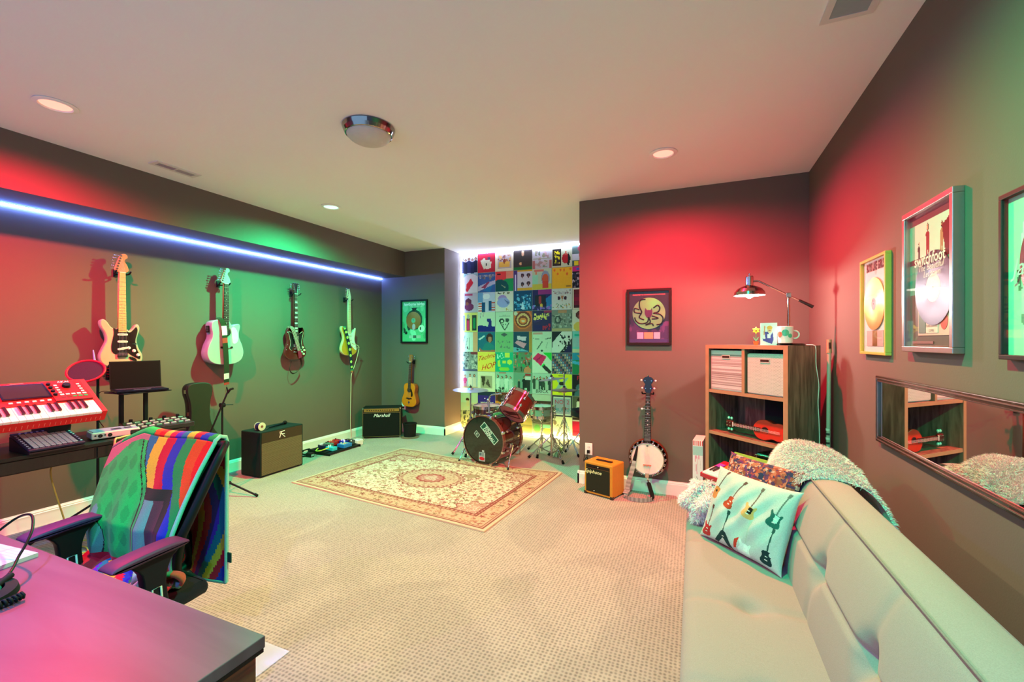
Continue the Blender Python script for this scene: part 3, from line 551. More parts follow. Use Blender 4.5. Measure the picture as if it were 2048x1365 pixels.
# in keyboard space: x right (-.38..+.38), y depth 0 (front) .. .355 (back), z up from the panel
KX = Matrix(((0, -math.cos(TK), math.sin(TK), 0), (1, 0, 0, 0), (0, math.sin(TK), math.cos(TK), 0), (0, 0, 0, 1)))
def kb(): q = MB(); q.X = KX; return q
b = kb(); b.box(-.38, .38, -.008, .355, -.055, 0, 0xd81e22, 'satin'); b.box(-.38, -.355, -.008, .13, 0, .022, 0xe02426); b.box(.355, .38, -.008, .13, 0, .022, 0xe02426)
b.add([(-.38, .13, .022), (.38, .13, .022), (.38, .355, .032), (-.38, .355, .032), (-.38, .13, 0), (.38, .13, 0), (.38, .355, 0), (-.38, .355, 0)], [(0, 1, 2, 3), (4, 5, 1, 0), (5, 6, 2, 1), (6, 7, 3, 2), (7, 4, 0, 3)], 0xe42628, 'satin')
for i in range(30): b.box(-.36+i*.0245, -.357+i*.0245, -.0095, -.008, -.045, -.02, 0xf07a6a)
b.build('case', t, bev=.002)
NW = 22; kw = .71/NW
for i in range(NW):
    b = kb(); x = -.355+i*kw; b.box(x+.0006, x+kw-.0006, -.004, .128, 0, .018, 0xf0e6e2, 'gloss'); b.build('white_key', t, bev=.001)
for i in range(NW-1):
    if (i+1) % 7 in (1, 2, 4, 5, 6):
        b = kb(); x = -.355+(i+1)*kw; b.box(x-.0085, x+.0075, .048, .128, .016, .030, 0x3a0c12, 'gloss'); b.build('black_key', t, bev=.0015)
def kpz(y): return .022+(y-.13)/.225*.010
for r_ in range(4):
    for c_ in range(4):
        b = kb(); x = -.255+c_*.046; y = .165+r_*.041; b.box(x, x+.036, y, y+.032, kpz(y), kpz(y)+.006, 0x3a3038, 'rubber'); b.build('drum_pad', t, bev=.002)
b = kb(); b.box(-.055, .165, .185, .335, kpz(.2), kpz(.335)+.003, 0x120c0e, 'gloss'); b.box(-.045, .155, .195, .325, kpz(.335)+.003, kpz(.335)+.0035, 0x3a3034, 'lacquer'); b.build('screen', t)
b = kb(); b.box(.168, .352, .135, .345, kpz(.13), kpz(.345)+.001, 0x7a1c18, 'satin'); b.build('control_panel', t)
for i in range(4): b = kb(); b.cyl((.183, .20+i*.038, .03), (.183, .20+i*.038, .044), .011, .009, 0x141010, n=14); b.build('knob', t)
b = kb(); b.cyl((.262, .285, .03), (.262, .285, .05), .021, .019, 0x141414, n=24); b.build('dial', t)
b = kb()
BT = []
for i in range(5): BT += [(.205+i*.028, .224+i*.028, .19, .203, .028, .035, 0xe8e0da), (.205+i*.028, .224+i*.028, .165, .178, .027, .034, (0x6a2a20, 0x6a2a20, 0x2a9a4a, 0x2a9a4a, 0x2a9a4a)[i])]
for i in range(4): BT += [(.205, .22, .215+i*.026, .227+i*.026, .029, .036, 0xe8e0da), (.318, .333, .215+i*.026, .227+i*.026, .029, .036, 0xe8e0da), (-.25+i*.046, -.228+i*.046, .332, .343, .031, .036, 0xf0dcd6)]
for i in range(6): BT += [(-.035+i*.034, -.018+i*.034, .150, .162, .025, .031, 0xf0dcd6), (-.30, -.275, .15+i*.03, .168+i*.03, .025, .031, 0xf0dcd6)]
for q in BT: b = kb(); b.box(*q); b.build('button', t)
b = kb(); nrm = (0, 0, 1); b.text('AKAI', .026, (.262, .335, .0335), (1, 0, 0), (0, 1, 0), 0xffffff); b.text('PROFESSIONAL', .009, (.05, .345, .0325), (1, 0, 0), (0, 1, 0), 0xffd0c8); b.build('lettering', t)
# launch pad grid on a little wedge
t = thing('pad_controller', 'flat square pad controller with rows of white pads on its tilted stand', 'music controller', (-3.80, 1.375, .722), 0)
TP = .30; PX = Matrix(((0, -math.cos(TP), math.sin(TP), .13), (1, 0, 0, 0), (0, math.sin(TP), math.cos(TP), .024), (0, 0, 0, 1)))
b = MB(); b.add([(.13, -.13, 0), (.13, .13, 0), (-.13, .13, 0), (-.13, -.13, 0), (.13, -.13, .012), (.13, .13, .012), (-.13, .13, .09), (-.13, -.13, .09)], [(0, 1, 2, 3), (4, 7, 6, 5), (0, 4, 5, 1), (1, 5, 6, 2), (2, 6, 7, 3), (3, 7, 4, 0)], 0x241a1e, 'satin'); b.build('wedge_stand', t, bev=.003)
b = MB(); b.X = PX; b.box(-.13, .13, 0, .265, -.008, .006, 0x2a2440, 'satin'); b.build('case', t, bev=.003)
for r_ in range(8):
    for c_ in range(8):
        b = MB(); b.X = PX; x = -.103+c_*.0258; y = .020+r_*.0265; b.box(x, x+.0225, y, y+.023, .006, .010, 0xd8cfd8 if r_ < 6 else 0xe4d8cc, 'rubber'); b.build('pad', t, bev=.0015)
b = MB(); b.X = PX
for i in range(8): b.cyl((.119, .031+i*.0265, .006), (.119, .031+i*.0265, .0085), .006, col=0xc8c0d8, n=12); b.cyl((-.119, .031+i*.0265, .006), (-.119, .031+i*.0265, .0085), .006, col=0xc8c0d8, n=12); b.cyl((-.092+i*.0258, .245, .006), (-.092+i*.0258, .245, .0085), .006, col=0xc8c0d8, n=12); b.text('play', .006, (-.092+i*.0258, .010, .0065), (1, 0, 0), (0, 1, 0), 0xd0c8e0)
b.build('round_buttons', t)
# audio interface
t = thing('audio_interface', 'white audio interface with two front jacks beside the pad controller', 'audio box', (-3.84, 1.73, .722), -.22); b = MB()
b.prism([(-.15, .02), (-.14, .006), (.14, .006), (.15, .02), (.15, .042), (.135, .052), (-.135, .052), (-.15, .042)], 0, 0, 0) if 0 else b.box(-.075, .075, -.13, .13, .008, .055, 0xe6ded6, 'satin'); b.build('case', t, bev=.008)
b = MB(); b.box(-.068, .068, -.12, .12, .0555, .060, 0x98a8e8, 'gloss'); b.box(.01, .06, -.02, .03, .060, .062, 0x2a3050); b.box(.01, .06, .05, .09, .060, .062, 0x30304a); b.build('top_plate', t, bev=.002)
for y in (-.085, -.035): b = MB(); b.cyl((.074, y, .03), (.078, y, .03), .012, col=0x1a1a1a, n=18); b.cyl((.076, y, .03), (.079, y, .03), .005, col=0x555555, m='metal', n=12); b.build('jack', t)
b = MB(); [b.cyl((.074, y, .034), (.081, y, .034), .005, col=0x333333, n=12) for y in (-.11, -.06, .085, .11)]; b.build('small_knobs', t)
# wide controller
t = thing('control_surface', 'black control surface with white buttons on the right end of the console table', 'music controller', (-3.83, 2.0, .722), -.10); TC = .16
CX = Matrix(((0, -math.cos(TC), math.sin(TC), .11), (1, 0, 0, 0), (0, math.sin(TC), math.cos(TC), .03), (0, 0, 0, 1)))
b = MB(); b.X = CX; b.box(-.205, .205, 0, .21, -.026, .012, 0x0e1412, 'gloss'); b.build('case', t, bev=.006)
b = MB()
b.X = CX
for r_ in range(3):
    for c_ in range(8): x = -.175+c_*.047; y = .03+r_*.058; b = MB(); b.X = CX; b.box(x, x+.03, y, y+.014, .012, .020, 0xb8c8c4 if (r_+c_) % 3 else 0x6ab898); b.box(x+.004, x+.024, y+.0138, y+.03, .012, .016, 0x2a4a44); b.build('button', t)
for x, y in ((-.02, .18), (.07, .185), (.16, .18), (-.14, .19)): b = MB(); b.X = CX; b.cyl((x, y, .012), (x, y, .034), .013, .011, 0x101214, n=16); b.build('knob', t)
b = MB(); b.X = Matrix.Translation((-.02, -.235, 0)); b.box(-.05, .04, -.03, .02, .0, .03, 0x14100e); b.build('power_brick', t)
# laptop on stand
t = thing('laptop_stand', 'black two-post stand raising the laptop above the console table', 'stand', (-4.08, 1.97, .722), 0)
for y in (-.085, .075): b = MB(); b.box(-.012, .012, y-.013, y+.013, 0, .295, 0x16181a); b.build('post', t, bev=.003)
b = MB(); b.box(-.06, .06, -.13, .13, -.0, .006, 0x141414); b.build('base', t, bev=.002)
b = MB(); b.box(-.05, .21, -.17, .15, .289, .297, 0x14141a); b.build('tray', t, bev=.002)
t = thing('laptop', 'open laptop with a dark screen on the raised stand', 'laptop', (-4.08, 1.985, 1.022), -.26)
b = MB(); b.box(0, .215, -.155, .155, 0, .016, 0x2a2838, 'metal'); b.build('base', t, bev=.003)
b = MB(); b.box(.04, .135, -.14, .14, .016, .0175, 0x181620, 'satin')
for r_ in range(5):
    for c_ in range(14): b.box(.043+r_*.018, .058+r_*.018, -.138+c_*.0198, -.121+c_*.0198, .0175, .0195, 0x3a2a3c)
b.box(.15, .205, -.05, .05, .016, .0165, 0x454050, 'satin'); b.build('keys', t)
b = MB(); b.X = Matrix.Translation((0, 0, .016)) @ Matrix.Rotation(-.16, 4, 'Y'); b.box(-.008, 0, -.157, .157, 0, .215, 0x101012, 'satin'); b.box(0, .0012, -.150, .150, .006, .208, 0x050505, 'matte'); b.build('screen', t, bev=.002)
# microphone stand with pop filter
def tripod(t, h, feet, r=.009, z0=.14, col=0x141414):
    b = MB(); b.cyl((0, 0, .02), (0, 0, h), r, col=col, n=12); b.build('pole', t); b = MB(); b.lathe([(.0, z0-.07), (.018, z0-.07), (.026, z0-.03), (.026, z0+.02), (.014, z0+.05), (.0, z0+.05)], (0, 0, 0), col=col, m='satin', n=16); b.build('hub', t)
    for (x, y) in feet: b = MB(); b.tube([(x*.06, y*.06, z0), (x*.96, y*.96, .018)], .0085, col, n=8); b.cyl((x*.93, y*.93, .024), (x, y, .012), .012, col=0x0a0a0a, m='rubber', n=10); b.build('leg', t)
t = thing('microphone_stand', 'black tripod stand behind the console table holding a red-rimmed pop filter', 'microphone stand', (-4.33, 1.85, 0)); tripod(t, 1.12, [(.12, -.42), (.33, .13), (-.2, .25)])
b = MB(); c = Vector((.13, -.125, 1.185)); ax = Vector((.60, -.42, .72)).normalized(); b.ring(c, .105, .0075, ax, 0xd81830, 'satin', 48); b.build('filter_rim', t, 'red rim')
b = MB(); b.lathe([(0, 0), (.10, 0)], tuple(c), tuple(ax), 0x3a1430, 'fabric', 40); b.lathe([(0, -.004), (.10, -.004)], tuple(c), tuple(ax), 0x301028, 'fabric', 40); b.build('filter_mesh', t, 'dark mesh disc')
b = MB(); b.tube(cat([(0, 0, 1.10), (-.02, .03, 1.16), (-.03, -.0, 1.24), (.0, -.03, 1.25), (.03, -.055, 1.22)], closed=False), .006, 0x1a1a22, n=8); b.tube([(-.01, -.01, 1.20), (-.02, -.02, 1.34)], [.010, .004], 0x9ab0e8, 'gloss'); b.build('gooseneck', t)
for i in range(4): b = MB(); b.ring((.02, .06, 1.13+.022*i), .038-.004*abs(i-1.5), .003, (.2, 0, 1), 0x401018, 'metal', 20, 6); b.build('shock_mount_ring', t)
b = MB(); b.lathe([(0, 0), (.02, 0), (.022, .01), (.022, .11), (.015, .125), (0, .13)], (.02, .06, 1.10), (.1, .1, 1), 0x2a2024, 'metal'); b.build('microphone', t)
# cables of the console table
def cable(pts, r, col, label, m='rubber', n=6, name='cable'):
    b = MB(); b.tube(cat(pts, 8, False), r, col, m, n); return b.build(name, None, tagd=(label, 'cable'))
cable([(-3.84, 1.90, .728), (-3.76, 1.80, .730), (-3.70, 1.70, .732), (-3.668, 1.66, .725), (-3.660, 1.652, .60), (-3.66, 1.65, .3), (-3.655, 1.65, .05), (-3.62, 1.64, .010), (-3.48, 1.58, .009), (-3.42, 1.66, .009), (-3.55, 1.74, .009), (-3.62, 1.66, .018), (-3.55, 1.56, .02), (-3.40, 1.60, .019), (-3.3, 1.72, .01)], .0062, 0xd8b878, 'tan cable hanging straight down in front of the console drawers')
cable([(-4.05, 1.50, .60), (-4.0, 1.46, .5), (-3.93, 1.50, .2), (-3.90, 1.52, .03), (-3.80, 1.56, .01), (-3.6, 1.50, .01)], .005, 0xb8a050, 'thin yellow cable slanting down under the console table')
cable([(-3.95, 1.785, 1.03), (-3.98, 1.72, 1.04), (-4.0, 1.70, .98), (-4.0, 1.71, .85), (-3.95, 1.72, .785)], .0028, 0x101010, 'thin black cable looping from the laptop to the audio interface')
cable([(-4.28, 1.98, .55), (-4.27, 2.0, .4), (-4.2, 1.98, .25), (-4.22, 1.9, .12), (-4.1, 1.95, .01), (-3.9, 1.9, .008), (-3.7, 1.95, .008), (-3.6, 1.8, .008)], .0035, 0x101010, 'black cable wandering over the carpet below the console table')
for i in range(1):
    b = MB()
    for k in range(9):
        a0 = rng.uniform(0, 6.28); cx, cy = -3.45+rng.uniform(-.22, .22), 1.50+rng.uniform(-.12, .2); rr = rng.uniform(.1, .22)
        b.tube([(cx+rr*math.cos(a0+a)*1.2, cy+rr*math.sin(a0+a)*.7, .006+.004*k) for a in np.linspace(0, rng.uniform(3, 5.8), 26)], .0045, (0xd0a040, 0xc8b060, 0xb8a048, 0x90a040)[k % 4], 'rubber', 6)
    b.build('cable_tangle', None, tagd=('tangle of yellow cables on the carpet under the console table', 'cable'))
# guitar case
CASE = [(0, 0), (-.13, .008), (-.19, .06), (-.20, .16), (-.175, .26), (-.15, .33), (-.155, .42), (-.15, .49), (-.11, .56), (-.085, .64), (-.078, .74), (-.085, .84), (-.10, .90), (-.10, .965), (-.07, 1.0), (0, 1.01), (.07, 1.0), (.10, .965), (.10, .90), (.085, .84), (.078, .74), (.085, .64), (.11, .56), (.15, .49), (.155, .42), (.15, .33), (.175, .26), (.20, .16), (.19, .06), (.13, .008)]
t = thing('guitar_case', 'black hard guitar case leaning upright on the left wall behind the console table', 'guitar case', (-4.40, 2.62, 0), (0, 0, PI/2-.20)); oc = c2(CASE, 4)
TL = Matrix.Rotation(-.045, 4, 'X'); 
for nm, y0, y1, c in (('lid', -.135, -.09, 0x20301f), ('shell', -.088, .0, 0x121213)):
    b = MB(); b.X = TL; b.prism(oc, y0, y1, c, 'satin', .006, 0x121213 if nm == 'shell' else 0x1a2a1e); b.build(nm, t)
for z, s_ in ((.93, 1), (.72, -1), (.42, -1), (.16, -1), (.72, 1)):
    b = MB(); b.X = TL; x = {.93: -.103, .72: -.082*-s_, .42: -.158, .16: -.203}[z]; x = -abs(x)*(1 if s_ < 0 or z == .93 else -1); b.cb((x, -.089, z), (.012, .045, .035), 0xb8b0a8, 'chrome'); b.build('latch', t, bev=.002)
# ============================================================ boom microphone stand
t = thing('boom_stand', 'black tripod boom stand on the carpet left of the tweed-fronted amplifier', 'microphone stand', (-3.99, 2.60, 0)); tripod(t, .82, [(.36, .08), (.10, -.20), (-.22, .22)], .008, .13)
b = MB(); b.cyl((0, -.018, .82), (0, .018, .82), .022, col=0x111111, n=16); b.cyl((.0, .02, .82), (.0, .10, .812), .004, col=0x222222, n=8); b.build('clutch', t)
b = MB(); d = Vector((.03, .045, .13)); b.tube([Vector((0, -.01, .82))+d*.92, Vector((0, -.01, .82))-Vector((.02, .14, .36))], .0075, 0x121212); b.build('boom_arm', t)
b = MB(); b.tube(cat([(.028, .032, .93), (.04, .045, .96), (.05, .07, .97)], closed=False), .010, 0x101010, 'rubber'); b.tube([(.028, .032, .94), (.03, .02, .985)], .006, 0x101010, 'rubber'); b.build('microphone_clip', t)
# ============================================================ tall amplifier with tweed grille
t = thing('guitar_amplifier', 'tall black guitar amplifier with brown tweed grille and angular silver emblem', 'amplifier', (-4.235, 3.31, 0)); TX = Matrix(((0, -1, 0, 0), (1, 0, 0, 0), (0, 0, 1, 0), (0, 0, 0, 1)))
b = MB(); b.box(-.145, .145, -.262, .262, .008, .47, 0x10221e, 'rubber'); b.build('cabinet', t, bev=.008)
b = MB(); b.box(.143, .1475, -.245, .245, .02, .35, 0x6e6448, 'fabric')
for i in range(66): z = .022+i*.005; b.box(.1475, .1482, -.245, .245, z, z+.0016+.001*rng.rand(), (0x4c4428, 0x8a7e5a)[i % 2], 'fabric')
b.build('grille_cloth', t, 'brown tweed grille')
b = MB(); b.box(.143, .1478, -.245, .245, .352, .458, 0x3c2c1e, 'satin'); b.build('control_panel', t)
b = MB(); s_ = .0012; 
for p in (((.03, .44), (-.03, .432)), ((-.005, .435), (-.03, .375)), ((0, .405), (.035, .372)), ((-.028, .415), (.03, .407))): b.tube([(.1495, p[0][0]-.01, p[0][1]), (.1495, p[1][0]-.01, p[1][1])], .0042, 0xf0eadc, 'satin', 6)
b.build('emblem', t)
b = MB(); [b.cb((x, y, .006), (.03, .03, .012), 0x0a0a0a, 'rubber') for x in (-.11, .11) for y in (-.22, .22)]; b.build('feet', t)
t = thing('tape_roll', 'round spool of dark tape standing on the tweed-fronted amplifier', 'tape roll', (-4.20, 3.13, .47)); b = MB(); b.cyl((.025, .0, .042), (-.03, .0, .042), .038, col=0x28204a, n=32); b.build('winding', t); b = MB()
for x in (.026, -.034): b.lathe([(.014, 0), (.042, 0), (.042, .004), (.014, .004), (.014, 0)], (x, 0, .042), (1, 0, 0), 0xd8d0b0, 'satin', 32)
b.lathe([(0, 0), (.013, 0)], (.031, 0, .042), (1, 0, 0), 0x8a4a3a, 'matte', 20); b.build('flange', t)
t = thing('microphone', 'small black microphone with a silver stem lying on the tall amplifier', 'microphone', (-4.24, 3.36, .482)); b = MB(); b.tube([(.05, -.14, 0), (0, .08, .004)], [.006, .011], 0x2a3a3a, 'metal'); b.build('handle', t); b = MB(); b.ball((-.005, .105, .010), (.021, .024, .021), 0x101010, 'matte'); b.build('grille', t); b = MB(); b.tube([(.085, -.20, -.006), (.05, -.14, 0)], .005, 0xd0d0c8, 'chrome'); b.build('plug', t)
# ============================================================ amplifier with gold panel
t = thing('guitar_amplifier', 'black guitar amplifier with gold control panel and white script lettering in the corner', 'amplifier', (-4.235, 5.105, 0), math.atan2(.29, .46))
b = MB(); b.box(-.27, .27, -.12, .14, .012, .44, 0x0e120f, 'rubber'); b.build('cabinet', t, bev=.006)
b = MB(); b.box(-.252, .252, -.123, -.118, .03, .365, 0x0c0e0c, 'fabric'); b.build('grille_cloth', t)
b = MB(); b.box(-.245, .245, -.1225, -.118, .385, .425, 0xb89a4a, 'brass')
b.build('control_panel', t, 'gold control panel')
for i in range(13): b = MB(); b.cyl((-.20+i*.031, -.122, .405), (-.20+i*.031, -.134, .405), .008, .007, 0x141210, n=12); b.build('knob', t)
b = MB()
for (x0, x1, z0, z1) in ((-.258, .258, .368, .372), (-.258, .258, .024, .028), (-.262, -.258, .024, .43), (.258, .264, .024, .43), (-.258, .258, .428, .431)): b.box(x0, x1, -.125, -.118, z0, z1, 0xc8b070, 'brass')
b.build('gold_piping', t)
b = MB(); b.text('Marshall', .068, (0, -.1255, .330), (1, 0, 0), (0, 0, 1), 0xf4f2ea, shear=.35, th=.004); b.build('logo', t)
b = MB(); [b.ball((x, -.115, z), .014, 0xd0d0c8, 'chrome', 8, 6) for x in (-.262, .262) for z in (.02, .43)]; b.build('corner_caps', t)
t = thing('round_mat', 'small round brown mat on the carpet right of the gold-panel amplifier', 'mat', (-3.83, 5.22, 0)); b = MB(); b.lathe([(0, 0), (.13, 0), (.135, .004), (.13, .010), (0, .010)], col=0x7a5a48, m='fabric', n=36); b.build('disc', t)
t = thing('stool', 'short black tub on the round mat beside the gold-panel amplifier', 'tub', (-3.85, 5.24, .010)); b = MB(); b.lathe([(0, 0), (.085, 0), (.098, .18), (.102, .18), (.102, .192), (.08, .192), (.075, .02), (0, .02)], col=0x101210, m='rubber', n=28); b.build('tub', t)
# ============================================================ pedal board
t = thing('pedal_board', 'low black pedal board on the carpet by the left baseboard', 'pedal board', (-4.28, 4.235, 0)); b = MB(); b.X = Matrix.Rotation(.06, 4, 'Y')
for i in range(5): b.box(-.17+i*.072, -.12+i*.072, -.265, .265, .028, .04, 0x121614)
b.build('rails', t, bev=.002); b = MB()
for y in (-.262, .262): b.add([(-.18, y-.006, .0), (.18, y-.006, .0), (.18, y-.006, .03), (-.18, y-.006, .052), (-.18, y+.006, .0), (.18, y+.006, .0), (.18, y+.006, .03), (-.18, y+.006, .052)], [(0, 1, 2, 3), (4, 7, 6, 5), (3, 2, 6, 7), (1, 5, 6, 2), (0, 3, 7, 4)], 0x101412)
b.build('end_plates', t)
def pedal(x, y, sx, sy, col, label, kn=(), sw=0xd0d0d0, led=0, art=None, hh=.042, rz=0):
    t = thing('effects_pedal', label, 'effects pedal', (-4.28+x, 4.235+y, .040+(-x)*.06+.004), (0, .06, rz), 'effects pedals on the board'); b = MB(); b.box(-sx/2, sx/2, -sy/2, sy/2, 0, hh, col, 'gloss')
    b.build('case', t, bev=.003)
    for i, c in enumerate(kn): b = MB(); n = len(kn); yy = (i-(n-1)/2)*sy*.8/max(n, 1); b.cyl((-sx*.28, yy, hh), (-sx*.28, yy, hh+.014), .0085, .007, c, n=12); b.build('knob', t)
    b = MB(); b.cyl((sx*.30, 0, hh), (sx*.30, 0, hh+.012), .008, col=sw, m='chrome', n=12); b.build('footswitch', t)
    if art: b = MB(); art(b, sx, sy, hh); b.build('artwork', t)
    if led: b = MB(); b.ball((sx*.05, 0, hh+.003), .006, 0xffffff, emis('pedal_led', (.35, .35, 1), 25), 8, 6); b.build('indicator', t)
def a1(b, sx, sy, h): b.box(-sx*.1, sx*.2, -sy*.3, sy*.3, h, h+.001, 0xd8e8c0, 'print'); b.cyl((.0, 0, h), (0, 0, h+.002), .018, col=0xc04a30, m='print')
pedal(.10, .06, .12, .14, 0x1a7ac8, 'wide sky-blue effects pedal with a pale panel and red dot, front middle of the board', (0xe8e8d8, 0xe8e8d8), art=a1)
pedal(.08, -.14, .12, .075, 0x28c0d8, 'turquoise effects pedal at the front left of the board', (0xdff0f0, 0xdff0f0))
pedal(-.06, -.14, .11, .07, 0x14244a, 'dark navy effects pedal behind the turquoise one', (0xd0e0f0, 0xd0e0f0, 0xd0e0f0))
pedal(-.07, -.04, .11, .07, 0x5a8a80, 'grey-green effects pedal in the back row of the board', (0x222222, 0x222222))
pedal(-.10, .05, .11, .075, 0xb83228, 'red effects pedal at the back of the board', (0xf0d0c0, 0xf0d0c0))
pedal(-.11, .14, .10, .07, 0xc8222c, 'crimson effects pedal at the back right of the board', (0x401010,))
pedal(-.005, .155, .09, .08, 0x1420b0, 'deep blue effects pedal with a glowing violet light', (0xd0d0ff, 0xd0d0ff), led=1)
pedal(.02, .235, .13, .06, 0x181c1c, 'black effects pedal between the deep blue pedal and the white box', (0x888888,))
pedal(.10, .19, .001+.05, .05, 0x2a3a3a, 'tiny dark effects pedal at the front right of the board', (0xd8e0e0,))
t = thing('power_box', 'white box overhanging the right end of the pedal board', 'power supply', (-4.20, 4.55, 0)); b = MB(); b.box(-.055, .055, -.05, .05, .002, .075, 0xe4e0e0, 'satin'); b.build('case', t, bev=.006); b = MB(); [b.cyl((-.03+i*.02, 0, .075), (-.03+i*.02, 0, .083), .005, col=0xb0b0b8, n=10) for i in range(4)]; b.build('sockets', t)
cable([(-4.18, 4.02, .075), (-4.12, 3.97, .10), (-4.17, 3.89, .08), (-4.25, 3.90, .07), (-4.30, 3.98, .075)], .006, 0xc8d84a, 'yellow-green patch cable arching at the left end of the pedal board')
cable([(-4.52, 3.95, .02), (-4.45, 3.83, .05), (-4.38, 3.86, .02), (-4.42, 3.96, .06), (-4.50, 3.86, .03), (-4.40, 3.80, .01), (-4.33, 3.88, .012), (-4.40, 3.93, .02)], .009, 0x0f1210, 'bunched black cables between the pedal board and the tall amplifier')
t = thing('power_adapter', 'black power adapter beside the pedal board', 'adapter', (-4.30, 3.86, 0)); b = MB(); b.box(-.04, .04, -.03, .03, 0, .05, 0x101210); b.build('case', t, bev=.005); b = MB(); b.box(.04, .0408, -.02, .02, .012, .035, 0x8ab0b0, 'print'); b.build('label', t)
# ============================================================ foreground desk
DW = grainmat('desk_cherry', 0x4a343a, 0x5c444a, 'X', 1.2, 7, .42, 0)
t = thing('desk', 'large cherry-stained desk in the left foreground', 'desk', (-1.95, .28, 0))
b = MB(); b.box(-1.05, 1.055, -.55, .40, .715, .742, 0xffffff, DW); b.build('desktop', t, bev=.002)
DW2 = grainmat('desk_cherry_side', 0x4a2412, 0x7a4220, 'Y', 2.5, 9, .4)
b = MB(); b.box(.995, 1.045, -.53, .385, 0, .70, 0xffffff, DW2); b.build('side_panel', t, bev=.002)
b = MB(); b.box(-1.03, .995, -.53, .375, .70, .715, 0x1a0c08, 'wood'); b.build('top_rail', t)
b = MB(); b.box(-1.03, -.98, -.53, .385, 0, .70, 0xffffff, DW2); b.build('side_panel', t, bev=.002)
b = MB(); b.box(-.98, .995, -.50, -.47, .30, .70, 0xffffff, DW2); b.build('modesty_panel', t)
b = MB(); b.box(1.05, 1.056, -.54, .395, .708, .716, 0x140806, 'wood'); b.build('painted_gap_shade', t)  # near-black strip paints the shade of the gap below the desktop
t = thing('notepad', 'white ruled notepad on the desk', 'notepad', (-1.965, .59, .742), .10); b = MB(); b.box(-.15, .10, -.055, .055, 0, .012, 0xb8b4a8, 'paper'); b.build('pages', t); b = MB()
for i in range(8): b.box(-.145, .095, -.045+i*.012, -.0445+i*.012, .012, .0123, 0xb0b8d8, 'print')
b.box(-.15, .10, -.056, -.0545, 0, .0124, 0xb8e8a0, 'paper'); b.build('ruling', t)
t = thing('pen', 'blue and green pen lying on the notepad', 'pen', (-2.01, .57, .7545), .15); b = MB(); b.tube([(-.07, 0, .005), (.02, 0, .005)], .005, 0x1a6a70, 'gloss'); b.build('barrel', t); b = MB(); b.tube([(.02, 0, .005), (.055, 0, .005), (.065, 0, .004)], [.0058, .0055, .002], 0x2a3ab0, 'gloss'); b.build('cap', t)
t = thing('headphones', 'black headphones with a wire headband lying at the left edge of the desk', 'headphones', (-1.56, .535, .742))
b = MB(); b.X = Matrix.Rotation(0, 4, 'Z'); b.lathe([(0, .002), (.046, .002), (.055, .014), (.052, .03), (.03, .036), (.028, .026), (0, .024)], (-.10, -.045, 0), (.15, -.1, 1), 0x101614, 'rubber', 32); b.build('ear_pad', t)
b = MB(); b.lathe([(0, .030), (.024, .03), (.02, .04), (0, .042)], (-.10, -.045, 0), (.15, -.1, 1), 0x1f6a5a, 'satin', 24); b.build('driver_cover', t)
b = MB(); b.lathe([(0, .002), (.046, .002), (.055, .014), (.052, .03), (.03, .036), (0, .03)], (-.40, -.02, 0), (.1, .1, 1), 0x101614, 'rubber', 32); b.build('ear_pad', t)
b = MB(); b.tube(cat([(-.10, -.02, .04), (-.14, .01, .05), (-.18, .035, .065), (-.21, .06, .085), (-.26, .09, .11), (-.33, .11, .13), (-.40, .10, .11), (-.43, .05, .06), (-.41, .0, .04)], 8, False), .0035, 0x1a2a22, 'metal'); b.tube([(-.09, -.04, .035), (-.115, .0, .045)], .008, 0x141414, 'rubber'); b.build('headband', t)
t = thing('coiled_cord', 'black coiled cord curving round the headphones on the desk', 'cord', (-1.56, .535, .742)); P = cat([(-.24, -.12, .012), (-.17, -.125, .012), (-.10, -.115, .012), (-.048, -.085, .012), (-.030, -.045, .012), (-.036, -.005, .012)], 26, False); b = MB(); Q = []
for i, p in enumerate(P[:-1]):
    d = (P[i+1]-p).normalized(); s_ = Vector((-d.y, d.x, 0)); a = i*1.25; Q.append(p+s_*(.0085*math.cos(a))+Vector((0, 0, .0085*math.sin(a))))
b.tube(Q, .003, 0x121612, 'rubber', 6); b.build('coil', t)
cable([(-1.52, .435, .7435), (-1.45, .425, .7435), (-1.415, .415, .7435), (-1.405, .405, .7435), (-1.42, .385, .7435), (-1.50, .345, .7435)], .0012, 0x5a6aa0, 'thin blue cable loop near the left edge of the desk')
# chair mat
b = MB(); b.box(-2.85, -1.685, .1, 1.40, .003, .006, 0xffffff, glass('clear_plastic', (.97, .98, 1), .12, .3)); b.build('chair_mat', None, bev=.001, tagd=('clear plastic chair mat on the carpet under the desk and office chair', 'floor mat'))
